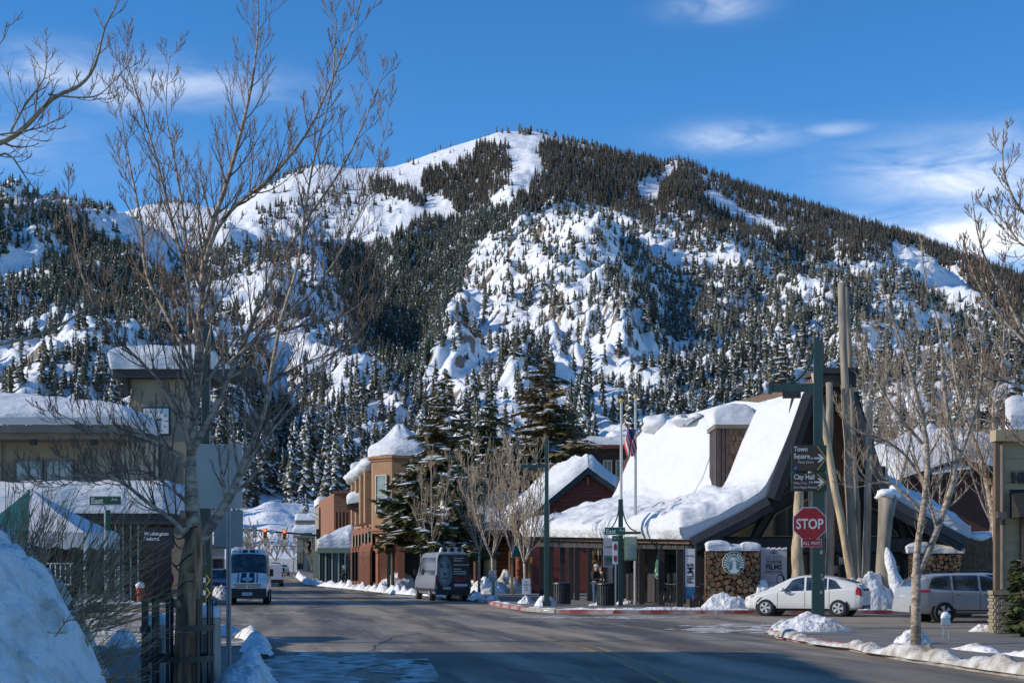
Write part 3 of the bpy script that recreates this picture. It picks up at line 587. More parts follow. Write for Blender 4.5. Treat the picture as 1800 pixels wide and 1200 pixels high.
def snow_slab(parent, P, T, r=0.6, nu=24, nv=24, lump=0.12, seed=0, edges=(1,1,1,1), over=0.12, name='roof_snow', m=None, cap=1.0):
    """snow lying on a (possibly sloping) quad deck P=[p00,p10,p11,p01]; edges (u0,u1,v0,v1) are rounded off"""
    P = [Vector(p) for p in P]; lu = ((P[1]-P[0]).length+(P[2]-P[3]).length)/2; lv = ((P[3]-P[0]).length+(P[2]-P[1]).length)/2
    def warp(n, l, e0, e1):                       # denser rows near the rounded edges
        t = np.linspace(0, 1, n+1); d = t*l; 
        return t+0.0
    U, V_ = np.meshgrid(warp(nu, lu, 0, 0), warp(nv, lv, 0, 0), indexing='ij')
    U = U-np.sin(U*2*np.pi)*0.09; V_ = V_-np.sin(V_*2*np.pi)*0.09
    p = np.array([tuple(x) for x in P]); B = ((1-U)*(1-V_))[...,None]*p[0]+(U*(1-V_))[...,None]*p[1]+(U*V_)[...,None]*p[2]+((1-U)*V_)[...,None]*p[3]
    e = np.full(U.shape, 9.0)
    for k, on in enumerate(edges):
        if on: e = np.minimum(e, [U*lu, (1-U)*lu, V_*lv, (1-V_)*lv][k])
    q = np.clip(e/r, 0, 1); prof = np.sqrt(np.clip(1-(1-q)**2.4, 0, 1)); prof = 0.30*(q > 0)+0.70*prof
    nz_ = fbm(B[...,0]*.6+seed*3.7, B[...,1]*.6+B[...,2]*.3+seed, 4)
    th_ = T*prof*(1+lump*2.2*nz_)
    top = B.copy(); top[...,2] += th_*cap+0.01
    cen = B.mean((0,1)); top[...,:2] += (B-cen)[...,:2]*0
    # overhanging lip
    out_u = (P[1]-P[0]).normalized(); out_v = (P[3]-P[0]).normalized()
    for k, (on, vec) in enumerate(zip(edges, (-out_u, out_u, -out_v, out_v))):
        if on:
            dd = [U*lu, (1-U)*lu, V_*lv, (1-V_)*lv][k]; s_ = np.exp(-(dd/(r*.45))**2)*over*(1+1.2*nz_)*(q > 0)
            top += s_[...,None]*np.array(tuple(vec))
    mb = MB(); rows = [[tuple(x) for x in r_] for r_ in top]; mb.grid(rows)
    # closed rim and underside
    bot = B.copy(); bot[...,2] += 0.004
    ring = [(i,0) for i in range(nu+1)]+[(nu,j) for j in range(1,nv+1)]+[(i,nv) for i in range(nu-1,-1,-1)]+[(0,j) for j in range(nv-1,0,-1)]
    n = len(ring); k0 = len(mb.v); mb.v += [tuple(top[i,j]) for i,j in ring]+[tuple(bot[i,j]) for i,j in ring]
    for a_ in range(n):
        b_ = (a_+1) % n; mb.f.append((k0+a_, k0+n+a_, k0+n+b_, k0+b_)); mb.m.append(0); mb.sm.append(False)
    mb.f.append(tuple(range(k0+n, k0+2*n))); mb.m.append(0); mb.sm.append(False)
    me = mb.mesh(name, m or snow_clean); me.polygons.foreach_set('use_smooth', [i < nu*nv for i in range(len(me.polygons))])
    return link(name, me, parent)
def wall_box(name, x0, x1, y0, y1, z0, z1, m, parent=None):
    return MB().box(((x0+x1)/2,(y0+y1)/2,(z0+z1)/2), (x1-x0,y1-y0,z1-z0)).obj(name, m, parent)
def window(parent, c, w, h, rz=0, frame=None, fw=0.06, dep=0.10, bars=(1,0), gm=None, name='window', sill=None):
    """framed window standing proud of the wall, facing local -y before turning by rz; bars = (vertical, horizontal) glazing bars"""
    frame = frame or dark; mb = MB()
    mb.box((-w/2+fw/2,0,0),(fw,dep,h)).box((w/2-fw/2,0,0),(fw,dep,h)).box((0,0,h/2-fw/2),(w-2*fw,dep,fw)).box((0,0,-h/2+fw/2),(w-2*fw,dep,fw))
    for k in range(bars[0]): mb.box((-w/2+w*(k+1)/(bars[0]+1),0.01,0),(fw*.6,dep*.7,h-2*fw))
    for k in range(bars[1]): mb.box((0,0.012,-h/2+h*(k+1)/(bars[1]+1)),(w-2*fw,dep*.6,fw*.6))
    o = mb.obj(name, frame, parent, loc=c, rot=(0,0,rz))
    MB().box((0,0.02,0),(w-2*fw+.01,0.02,h-2*fw+.01)).obj('pane', gm or glass, o)
    if sill: MB().box((0,-dep*.3,-h/2-.05),(w+.2,dep*1.8,.09)).obj('sill', sill, o)
    return o
def planks(parent, n, c0, step, size, m, name='plank', rot=(0,0,0), jit=0.004, label=None):
    me = MB().box((0,0,0), size).mesh(name, m)
    for k in range(n):
        p = Vector(c0)+Vector(step)*k; link(name, me, parent, (p.x, p.y+random.uniform(-jit,jit), p.z), rot)
def poly_obj(name, pts, off, m, parent=None): return MB().prism(pts, off).obj(name, m, parent)

# ------------------------------------------------------------------ left side: bank building, clock tower, shops, tent
bk = thing('bank_building', 'tan two-storey bank with deep snow on both its roofs at left edge', 'building', (-20,76,0))
def L_(o): o.location = Vector(o.location)-Vector(o.parent.location) if o.parent and o.parent.type == 'EMPTY' else o.location; return o
def at0(parent):   # children are modelled in world coordinates: an inner shift brings them to the parent's base
    inv = -Vector(parent.location)
    for ch in parent.children:
        if not ch.get('_s'): ch.location = Vector(ch.location)+inv; ch['_s'] = 1
    for ch in parent.children:
        if '_s' in ch: del ch['_s']
wall_box('ground_floor_wall', -48, -17.2, 77.0, 80.5, 0.13, 4.2, brownbrick, bk)
wall_box('upper_wall', -48, -19.6, 78.5, 82, 4.6, 8.3, tan, bk)
wall_box('lower_roof_fascia', -48.2, -16.2, 75.4, 81, 3.85, 4.35, dark, bk)
snow_slab(bk, [(-49,75.3,4.36),(-16.1,75.3,4.36),(-16.1,80.5,4.36),(-49,80.5,4.36)], 1.55, 0.75, 60, 16, .07, 1, (0,1,1,0), .18)
wall_box('upper_roof_fascia', -48.5, -18.5, 76.3, 83, 8.25, 8.62, taupe, bk); wall_box('soffit', -48.5, -18.8, 76.6, 82.8, 7.98, 8.24, taupe, bk)
def hip_snow(parent, x0, x1, y0, y1, ze, T, sx, sy, zmax, nu=60, nv=30, name='roof_snow', seed=0, r=.8):
    U, V_ = np.meshgrid(np.linspace(0,1,nu+1), np.linspace(0,1,nv+1), indexing='ij'); U = U**1.0; X = x0+(x1-x0)*(1-(1-U)**1.6); Y = y0+(y1-y0)*V_**1.6
    ex = x1-X; ey = Y-y0; base = np.minimum(np.minimum(ex*sx, ey*sy), zmax); e = np.minimum(ex, ey); q = np.clip(e/r,0,1); pr = .35+.65*np.sqrt(1-(1-q)**2.2)
    Zt = ze+base+T*pr*(1+.12*fbm(X*.5+seed, Y*.5, 3)); X2 = X+np.exp(-(ex/.4)**2)*.15; Y2 = Y-np.exp(-(ey/.4)**2)*.15
    mb = MB(); mb.grid([[(X2[i,j],Y2[i,j],Zt[i,j]) for j in range(nv+1)] for i in range(nu+1)]); k = len(mb.f)
    mb.grid([[(X2[i,0],Y2[i,0],Zt[i,0]),(X[i,0],Y[i,0],ze)] for i in range(nu+1)]); mb.grid([[(X[nu,j],Y[nu,j],ze),(X2[nu,j],Y2[nu,j],Zt[nu,j])] for j in range(nv+1)][::-1])
    me = mb.mesh(name, snow_clean); me.polygons.foreach_set('use_smooth', [True]*len(me.polygons)); return link(name, me, parent)
hip_snow(bk, -49, -18.4, 76.2, 83, 8.63, 1.0, .15, .22, 1.6)
for k, x in enumerate((-24.6,-23.6,-22.4,-21.3)): pass
for x in (-33.3,-31.6,-28.6,-26.9,-23.8,-22.3): window(bk, (x,78.42,6.35), 1.42, 1.55, 0, taupe, .09, .14, (1,0), glass_b, sill=taupe)
for x in (-34.6,-30.1,-25.4,-21.0): wall_box('pilaster', x-.28, x+.28, 78.33, 78.5, 4.6, 7.98, tan, bk)
for x in (-32.5,-27.8,-23.1,-20.2): MB().box((0,0,0),(.3,.2,.22)).box((0,-.02,-.12),(.2,.14,.06)).obj('eave_lamp', black, bk, loc=(x,76.9,7.85))
for k in range(8): MB().box((0,0,0),(.10,.14,3.2)).obj('louvre_fin', cream, bk, loc=(-19.3+k*.24,79.0,6.4))
for x in (-36,-31.4,-27.0,-22.6,-17.6): wall_box('brick_column', x-.35, x+.35, 76.3, 76.98, .13, 3.84, brownbrick, bk)
for x in (-33.7,-29.2,-24.8): window(bk, (x,76.93,1.9), 3.2, 2.6, 0, dark, .08, .1, (3,1), glass)
for k in range(9): MB().box((0,0,0),(.05,.05,1.0)).obj('railing_bar', white, bk, loc=(-22.9+k*.24,75.7,1.5))
MB().box((0,0,0),(2.1,.06,.06)).box((0,0,-1.0),(2.1,.06,.06)).obj('railing', white, bk, loc=(-21.9,75.7,2.0))
for k in range(5): MB().box((0,0,0),(.06,.06,3.6)).obj('entrance_post', steel, bk, loc=(-19.2+k*.36,75.7,2.05))
MB().box((0,0,0),(2.4,1.2,.14)).box((0,.2,.14),(2.4,.8,.14)).box((0,.4,.28),(2.4,.4,.14)).obj('entrance_steps', kerb_m, bk, loc=(-19.5,75.5,.2))
at0(bk)
sg = thing('bank_sign', 'dark hanging sign board lettered Washington Federal on the bank', 'sign', W(277,945,74.6))
MB().box((0,0,0),(1.55,.12,1.0)).obj('board', black, sg); MB().box((-.55,0,.62),(.04,.06,.26)).box((.55,0,.62),(.04,.06,.26)).obj('hanger', black, sg)
text('Washington\nFederal.', .235, white, sg, (-.62,-.065,.12), bold=.004)
ct = thing('clock_tower', 'square tan clock tower with a thick cushion of snow on its roof', 'tower', (-20.6,91,0))
wall_box('shaft', -21.75, -18.55, 91, 94.2, .1, 12.6, tan, ct); wall_box('roof_fascia', -22.6, -17.0, 90.1, 95, 12.55, 13.0, dark, ct)
wall_box('soffit_bracket', -22.1, -21.8, 90.5, 91, 11.6, 12.54, dark, ct)
snow_slab(ct, [(-22.7,90,13.01),(-16.9,90,13.01),(-16.9,95.1,13.01),(-22.7,95.1,13.01)], 1.55, 1.9, 30, 30, .05, 3, (1,1,1,1), .15)
cf = MB().box((0,0,0),(1.62,.08,1.62)).obj('clock_frame', mat('navy_frame',(.02,.025,.06),.4), ct, loc=(-20.32,90.95,10.15)); MB().box((0,-.05,0),(1.44,.04,1.44)).obj('clock_face', white, cf)
mb = MB()
for k in range(12):
    a_ = R(k*30); rr_ = .60; M_ = Matrix.Translation((math.sin(a_)*rr_,-.078,math.cos(a_)*rr_)) @ Matrix.Rotation(-0, 4,'Y') @ Matrix.Rotation(a_,4,'Y'); mb.box((0,0,0),(.05,.012,.17),M=M_)
mb.obj('hour_mark', black, cf)
mb = MB()
for a_, l_ in ((62,.42),(205,.58)):
    a_ = R(a_); mb.box((0,0,l_/2-.08),(.07,.012,l_),M=Matrix.Translation((0,-.085,0)) @ Matrix.Rotation(a_,4,'Y'))
mb.obj('clock_hands', black, cf)
MB().box((0,0,0),(.36,.12,4.6)).obj('downpipe', dark, ct, loc=(-20.25,90.9,6.6)); at0(ct)
def brick_course_panel(parent, x0, x1, y, z0, z1, m, bw=.42, bh=.2, name='brick', depth=.04, limit=300):
    me = MB().box((0,0,0),(bw-.02,depth,bh-.02)).mesh(name, m); n = 0; z = z0+bh/2; r_ = 0
    while z < z1-bh/2+.01:
        x = x0+(bw/2 if r_ % 2 == 0 else bw)
        while x < x1-bw/2+.01:
            link(name, me, parent, (x, y+random.uniform(-.006,.006), z)); n += 1; x += bw
            if n >= limit: return
        z += bh; r_ += 1
def simple_building(name, label, px0, px1, d, depth, ztop, m, snowT=1.0, wins=(), fascia=dark, skew=-.2, floor=0):
    """street building with flat snowy roof; its front at distance d spans px0..px1"""
    x0 = (px0-CX)/F*d; x1 = (px1-CX)/F*d; g0 = gz(d)
    t_ = thing(name, label, 'building', ((x0+x1)/2, d, g0)); cx = (x0+x1)/2; w = x1-x0; sk = skew*depth
    MB().prism([(-w/2,0,.1),(w/2,0,.1),(w/2+sk,depth,.1),(-w/2+sk,depth,.1)], (0,0,ztop-.1)).obj('wall', m, t_)
    MB().prism([(-w/2-.2,-.2,ztop+.004),(w/2+.2,-.2,ztop+.004),(w/2+.2+sk,depth,ztop+.004),(-w/2-.2+sk,depth,ztop+.004)], (0,0,.3)).obj('cornice', fascia, t_)
    if snowT: snow_slab(t_, [(-w/2-.2,-.2,ztop+.31),(w/2+.2,-.2,ztop+.31),(w/2+.2+sk,depth,ztop+.31),(-w/2-.2+sk,depth,ztop+.31)], snowT, .6, 20, 20, .1, int(px0), (1,1,1,1), .12)
    for (wx, wz, ww, wh) in wins: window(t_, (wx*w/2,-.04,wz), ww, wh, 0, fascia, .08, .1, (1,0), glass)
    return t_
simple_building('brick_shop', 'brown brick shop with a snowy roof glimpsed behind the big tree', 288, 335, 108, 16, 4.2, redbrick, .7, ((-.5,2,1.2,1.6),(.3,2,1.2,1.6)))
ch = thing('brick_chimney', 'square red brick chimney rising left of the big tree', 'chimney', G(307,104)); MB().box((0,0,3.2),(.9,.9,6.4)).obj('stack', redbrick, ch); MB().box((0,0,6.47),(1.05,1.05,.16)).obj('cap', kerb_m, ch); snow_slab(ch, [(-.5,-.5,6.56),(.5,-.5,6.56),(.5,.5,6.56),(-.5,.5,6.56)], .3, .3, 8, 8, .1, 2, over=.02)
simple_building('low_shop', 'low grey shop with snowy roof behind the back of the road signs', 330, 395, 150, 18, 3.6, grey_wall, .8, ((-.4,1.8,1.8,1.6),(.4,1.8,1.8,1.6)))
# out of view to the left: a building added to cast shade on the road
nb = thing('added_shade_building', 'unseen two-storey brick building added left of the camera to shade the road', 'building', (-24,22,0))
wall_box('wall', -8, 9.0, -14, 9.5, .1, 8.6, redbrick, nb); wall_box('cornice', -8.2, 9.2, -14.2, 9.7, 8.6, 9.0, dark, nb)
snow_slab(nb, [(-8.2,-14.2,9.01),(9.2,-14.2,9.01),(9.2,9.7,9.01),(-8.2,9.7,9.01)], .8, .5, 16, 20, .1, 4)
for k in range(6):
    for z in (2.0, 6.2): window(nb, (9.04,-12.2+k*3.9,z), 1.8, 2.0, R(90), cream, .09, .1, (1,1), glass, sill=cream)
# festival tent
tn = thing('canopy_tent', 'pop-up canopy tent of green and white panels behind the snow bank', 'tent', W(20,1000,37.8))
tb = W(20,1000,37.8); tn.location = (tb.x, 37.8, .13)
tw = mat('white_tent_fabric', (0.62,0.64,0.68), 0.7, 0.06, 2, 0.004, 6); tg = mat('green_tent_fabric', (0.012,0.12,0.12), 0.65, 0.15, 2, 0.004, 6)
ap = Vector((0,1.5,3.62)); cs = [Vector((-1.85,0,2.62)), Vector((1.75,0,2.50)), Vector((1.75,3.2,2.55)), Vector((-1.85,3.2,2.62))]
def tri_strip(a, b_, c, t0, t1, n=6, sag=.06):   # strip of a roof triangle between fractions t0..t1 of the eave
    rows = []
    for i in range(n+1):
        s = i/n; row = []
        for j in range(4):
            t_ = t0+(t1-t0)*j/3; e = a.lerp(b_, t_); p = c.lerp(e, s); p = p+Vector((0,0,-sag*math.sin(s*math.pi))); row.append(tuple(p))
        rows.append(row)
    return rows
g1 = MB(); g2 = MB()
g1.grid(tri_strip(cs[0],cs[1],ap,0,.28)); g2.grid(tri_strip(cs[0],cs[1],ap,.28,.62)); g1.grid(tri_strip(cs[0],cs[1],ap,.62,1)); g1.grid(tri_strip(cs[1],cs[2],ap,0,1)); g1.grid(tri_strip(cs[2],cs[3],ap,0,1)); g1.grid(tri_strip(cs[3],cs[0],ap,0,1))
def valance(mb, a, b_, t0, t1, dz=.42):
    p, q_ = a.lerp(b_, t0), a.lerp(b_, t1); n = 6; mb.grid([[tuple(p.lerp(q_, k/n)+Vector((0,-.02*(k%2),0))), tuple(p.lerp(q_, k/n)-Vector((0,.04*(k%2),dz-.07*abs(math.sin(k*1.57)))))] for k in range(n+1)])
valance(g1,cs[0],cs[1],0,.28); valance(g2,cs[0],cs[1],.28,.62); valance(g1,cs[0],cs[1],.62,1); valance(g1,cs[1],cs[2],0,1)
g1.obj('roof_panel', tw, tn, smooth=True); g2.obj('roof_panel', tg, tn, smooth=True, label='dark green panel of the tent roof')
for c in cs: MB().box((0,0,0),(.06,.06,c.z-.02)).obj('leg', white, tn, loc=(c.x,c.y,c.z/2-.02))
# ------------------------------------------------------------------ the A-frame coffee house on the far corner
RW = -0.23; RX = 13.1; Y0 = 66.0
def Q(t, s, z): return (RX+t+RW*s, Y0+s, z)
cafe = thing('coffee_house', 'dark A-frame coffee house with a huge sweeping snow-covered roof', 'building', (RX, Y0, .13))
SL = 22.0
prof = [(0,9.75),(.55,9.55),(1.1,8.9),(1.85,6.75),(2.6,4.7),(3.6,4.1),(4.7,3.55),(5.75,3.0)]
def pz(t, s):
    a = np.array(prof, float); at_ = np.abs(t); z = np.interp(at_, a[:,0], a[:,1]); fl = np.clip((np.abs(t)-2.6)/3.1, 0, 1)
    return z+(s/SL)*0.55*fl
def ext(t, s): return 1.2*(s/SL)*np.clip((np.abs(t)-2.6)/3.15, 0, 1.15)
def QE(t, s, z): return Q(t-float(ext(t, s)), s, z)     # left side widens towards the back
def deck(side, th_=.22):
    mb = MB(); rows = []
    for s in (0, 4, 9, 14, 18, 23, SL):
        rows.append([(QE if side < 0 else Q)(side*t, s, float(pz(t, s))) for t, z in prof])
    lo = [[(p[0],p[1],p[2]-th_) for p in r_] for r_ in rows]
    mb.grid(rows); mb.grid([r_[::-1] for r_ in lo]); mb.grid([[a_, b_] for a_, b_ in zip(rows[0], lo[0])]); mb.grid([[a_, b_] for a_, b_ in zip(rows[-1], lo[-1])][::-1])
    mb.grid([[r_[-1], l_[-1]] for r_, l_ in zip(rows, lo)]); return mb
deck(-1).obj('roof_deck', shingle, cafe, label='left roof slope') ; deck(1).obj('roof_deck', shingle, cafe, label='right roof slope')
# rake boards following the profile
def rake(side, s, w, dep, m, dz=0.02, name='rake_board'):
    for (a_, b_) in ((0,4),(4,7)):
        mb = MB(); seg = prof[a_:b_+1]; seg = [seg[0], seg[-1]] if a_ == 0 and False else seg
        top = [Vector(Q(side*-t, s, float(pz(t, s))+dz)) for t, z in seg]; bot = []
        for i, p in enumerate(top):
            q0 = top[max(i-1,0)]; q1 = top[min(i+1,len(top)-1)]; d = (q1-q0).normalized(); nrm = Vector((d.z,0,-d.x)); nrm = nrm if nrm.z < 0 else -nrm
            bot.append(p+nrm*w)
        mb.prism(top+bot[::-1], (0,-dep,0)); mb.obj(name, m, cafe)
for side in (-1, 1): rake(side, 0, .62, .16, dark); rake(side, .0, .34, .22, mat('rake_trim',(.075,.07,.072),.6,.2,4), .03)
# shingles left bare along the ridge
mb = MB()
for k in range(57):
    s = .2+k*.385
    mb.box((0,0,0),(.36,.34,.05),M=Matrix.Translation(Vector(Q(-.18,s,9.46))) @ Matrix.Rotation(R(-42),4,'Y'))
    for j in range(2): mb.box((0,0,0),(.34,.30,.03),M=Matrix.Translation(Vector(Q(-.42-.22*j,s,9.17-.23*j))) @ Matrix.Rotation(R(-45+random.uniform(-4,4)),4,'Y'))
stuff(mb.obj('ridge_shingles', shingle, cafe))
MB().prism([Q(-.72,-1.0,9.72),Q(.85,-1.0,9.72),Q(.8,-1.0,9.95),Q(-.7,-1.0,9.95)],(RW*2,2.0,0)).obj('ridge_prow', dark, cafe)
MB().prism([Q(-.6,-.8,9.2),Q(.8,-.8,9.2),Q(.8,-.8,9.7),Q(-.6,-.8,9.7)],(0,.8,0)).obj('prow_soffit', dark, cafe)
# the snow on the left slope
def roof_snow_left():
    ns, nt_ = 150, 110
    S, K = np.meshgrid(np.linspace(0,1,ns), np.linspace(0,1,nt_), indexing='ij')
    S_ = -.05+S*(SL+.25); t = .95+K*(4.82+.28)
    smooth_prof_t = np.array([0,.6,1.2,1.9,2.6,3.3,4.2,5.0,5.9]); zz = np.array([9.75,9.5,8.5,6.75,5.0,4.45,3.98,3.55,3.1])
    t = t-.42*np.clip((S_-5)/4,0,1)*(1-K)**2; kk = 0
    base = np.interp(t+kk, smooth_prof_t, zz)
    base = (base+np.interp(np.clip(t+kk-.3,0,9), smooth_prof_t, zz)+np.interp(t+kk+.3, smooth_prof_t, zz))/3
    fl = np.clip((t-2.6)/3.1,0,1); z = base+(S_/SL)*.55*fl
    T = np.interp(t, [.95,1.2,1.6,2.6,3.6,5.4,5.9],[.05,.22,.26,.30,.62,.85,.85])
    # wind-scooped hollow behind the dormer and a swelling left of it
    T = T+1.1*np.exp(-((S_-17.0)/2.6)**2)*np.exp(-((t-1.8)/1.2)**2)-0.45*np.exp(-((S_-10.8)/2.6)**2)*np.exp(-((t-2.6)/1.0)**2)+.35*np.exp(-((S_-4)/2.2)**2)*np.exp(-((t-3.6)/.8)**2)
    T = T+.42*fbm(S_*.20, t*.45, 4)+.12*fbm(S_*.9,t*1.2,4)
    for (c, k0, t0, t1) in ((2.2,1.1,3.2,5.9),(3.3,1.25,3.0,5.9),(6.2,.9,3.9,5.9),(12.2,.8,4.2,5.9),(17.5,.7,4.4,5.9),(18.6,.6,4.5,5.9)):   # tension cracks in the creeping snow
        line_ = c-(5.9-t)*(-k0); T = T-.22*np.exp(-((S_-line_)/.12)**2)*((t > t0)&(t < t1))
    e = np.minimum(np.minimum(S_+.05, (SL+.2-S_)), (6.05-t)); q = np.clip(e/np.where(S_ < 3, .38, .55), 0, 1); pr = .32+.68*np.sqrt(np.clip(1-(1-q)**2.3,0,1))
    lay = 1+.03*np.sin(K*0)
    z2 = z+T*pr; lip = np.exp(-((6.05-t)/.35)**2)*(.16+.25*fbm(S_*.5+4,t*0,3))
    zd = np.array([[float(v) for v in r_] for r_ in pz(t, S_)])+.01; z2 = np.maximum(z2, zd+.06)
    X = RX-(t+lip)-ext(t, S_)+RW*S_; Y = Y0+S_-np.exp(-((S_+.05)/.25)**2)*.10
    mb = MB(); mb.grid([[(X[i,j],Y[i,j],z2[i,j]) for j in range(nt_)] for i in range(ns)][::-1]); n1 = len(mb.f)
    xb = RX-t-ext(t, S_)+RW*S_
    mb.grid([[(X[0,j],Y[0,j],z2[0,j]),(xb[0,j],Y0-.05,zd[0,j]-.05)] for j in range(nt_)][::-1])
    mb.grid([[(X[i,-1],Y[i,-1],z2[i,-1]),(X[i,-1]+.03,Y[i,-1],(z2[i,-1]+zd[i,-1])/2),(xb[i,-1],Y0+S_[i,-1],zd[i,-1]-.04)] for i in range(ns)])
    mb.grid([[(X[-1,j],Y[-1,j],z2[-1,j]),(xb[-1,j],Y0+SL+.1,zd[-1,j]-.05)] for j in range(nt_)])
    mb.obj('roof_snow', snow_clean, cafe, smooth=True, label='deep snow sheet sweeping down the left roof slope')
roof_snow_left()
mb = MB().blob(Q(-1.05,18.3,9.35),(.95,1.5,.5),3,22,12,.3); mb.obj('snow_cornice', snow_clean, cafe, smooth=True)
mb = MB().blob(Q(-1.0,14.4,9.2),(.7,2.2,.26),5,22,10,.35); mb.obj('snow_cornice', snow_clean, cafe, smooth=True)
# dormer breaking through the snow
D0 = Vector(Q(-2.15,4.9,0))
dm = MB().box((D0.x,D0.y+1.3,6.35),(1.35,2.6,3.3)).obj('dormer', shingle, cafe)
for r_ in range(11):
    for c in range(3):
        MB().box((D0.x-.10+c*.32+random.uniform(-.02,.02)+(.06 if r_%2 else -.04),D0.y-.03,4.95+r_*.29),(.29,.05,.27)).obj('shingle', shingle, dm)
for k in range(3): MB().box((D0.x-.60+k*.17,D0.y-.05-.02*k,6.35),(.13,.09,3.28)).obj('front_board', mat('dark_brown_board',(.07,.05,.045),.7,.3,4), dm)
for k in range(4): MB().box((D0.x-.70,D0.y+.3+k*.62,6.35),(.07,.56,3.28)).obj('side_board', mat('dark_brown_board',(.07,.05,.045),.7,.3,4), dm)
MB().box((D0.x,D0.y+1.25,8.05),(1.62,2.95,.14)).obj('dormer_eave', taupe, dm)
snow_slab(cafe, [(D0.x-.85,D0.y-.3,8.13),(D0.x+.85,D0.y-.3,8.13),(D0.x+.85,D0.y+2.7,8.13),(D0.x-.85,D0.y+2.7,8.13)], .95, .5, 16, 16, .12, 9, (1,1,1,1), .14)
# snow on the right slope
def roof_snow_right():
    ns, nt_ = 30, 40; S, K = np.meshgrid(np.linspace(0,1,ns), np.linspace(0,1,nt_), indexing='ij'); S_ = S*SL; t = 2.35+K*3.55
    e = np.minimum(np.minimum(S_+.02, t-2.3), 5.92-t); q = np.clip(e/.5,0,1); pr = .3+.7*np.sqrt(np.clip(1-(1-q)**2.4,0,1)); T = 1.05*pr*(1+.25*fbm(S_*.3+9,t,3))
    zd = np.array(pz(t, S_))+.02; X = RX+t+RW*S_; Y = Y0+S_
    mb = MB(); mb.grid([[(X[i,j],Y[i,j]-.08,zd[i,j]+T[i,j]) for j in range(nt_)] for i in range(ns)])
    mb.grid([[(X[0,j],Y[0,j]-.08,zd[0,j]+T[0,j]),(X[0,j],Y[0,j],zd[0,j])] for j in range(nt_)]); mb.grid([[(X[i,-1],Y[i,-1],zd[i,-1]+T[i,-1]),(X[i,-1],Y[i,-1],zd[i,-1])] for i in range(ns)][::-1])
    mb.obj('roof_snow', snow_clean, cafe, smooth=True, label='snow slab on the flared right eave')
roof_snow_right()
# gable wall with its glazing
pts = [Q(t_,1.1,float(pz(t_,0))-.35) for t_ in (-5.3,-4.5,-3.4,-2.6,-1.9,-1.0,0,1.0,1.9,2.6,3.4,4.5,5.3)]
MB().prism([Q(-5.3,1.1,.1)]+pts+[Q(5.3,1.1,.1)], (0,.25,0)).obj('gable_wall', dark, cafe)
def pxpoly(pl, d): return [tuple(W(a_, b_, d)) for a_, b_ in pl]
tim = mat('window_timber', (0.30,0.22,0.15), 0.7, 0.3, 4)
def gable_win(pl):
    d = Y0+1.0; c = pxpoly(pl, d); n = len(c); mb = MB(); cen = sum((Vector(p) for p in c), Vector())/n
    for i in range(n):
        a_, b_ = Vector(c[i]), Vector(c[(i+1)%n]); a2 = a_.lerp(cen,.0); u = (cen-a_).normalized()*.07; v = (cen-b_).normalized()*.07; mb.prism([a_, b_, b_+v, a_+u], (0,-.09,0))
    o = mb.obj('window', tim, cafe); MB().prism([tuple(Vector(p)+Vector((0,.03,0))) for p in c], (0,-.05,0)).obj('pane', glass, o)
gable_win([(1278,943),(1318,943),(1328,917)]); gable_win([(1338,943),(1362,903),(1398,884),(1398,943)]); gable_win([(1410,943),(1410,880),(1452,862),(1452,943)])
gable_win([(1366,876),(1398,858),(1398,806),(1388,815)]); gable_win([(1468,943),(1468,862),(1512,880),(1512,943)]); gable_win([(1522,943),(1522,886),(1552,901),(1580,943)]); gable_win([(1590,918),(1605,943),(1648,943)])
wall_box('tie_beam', 7.6, 18.8, Y0+.62, Y0+1.08, 2.45, 3.02, dark, cafe)
for a_, b_ in (((1400,690),(1352,900)),((1500,690),(1560,880))):
    p, q_ = W(a_[0],a_[1],Y0+.8), W(b_[0],b_[1],Y0+.8); MB().tube([p,q_],.2,4).obj('inner_rafter', dark, cafe)
for a_, b_ in (((1350,905),(1322,952)),((1400,850),(1300,905)),((1505,835),(1610,915)),((1570,880),(1590,950))):
    p, q_ = W(a_[0],a_[1],Y0+.9), W(b_[0],b_[1],Y0+.9); MB().tube([p,q_],.16,4).obj('brace', dark, cafe)
wall_box('centre_panel', 12.75, 13.45, Y0+.85, Y0+1.08, 3.03, 9.05, mat('pale_grey_panel',(.26,.25,.24),.85,.2,2), cafe)
wall_box('centre_column', 13.46, 13.95, Y0+.7, Y0+1.08, 3.03, 9.05, mat('brown_column',(.13,.06,.03),.8,.5,3), cafe)
# shop front under the beam
for x0_, x1_ in ((10.9,12.0),(12.1,13.2),(13.3,14.4),(14.5,15.5)): window(cafe, ((x0_+x1_)/2,Y0+1.02,1.35), x1_-x0_-.05, 2.1, 0, dark, .07, .1, (0,0), glass)
window(cafe, (16.9,Y0+1.02,1.25), .95, 2.1, 0, dark, .07, .1, (0,2), glass_b, name='door')
for px_, py_, c_ in ((1483,985,(.5,.45,.35)),(1463,1000,(.3,.3,.28)),(1572,1000,(.45,.4,.3))):
    p = W(px_,py_,Y0+.9); MB().box((0,0,0),(.42,.02,.3)).obj('window_poster', mat('poster_%d'%px_, c_, .6, .6, 6), cafe, loc=p)
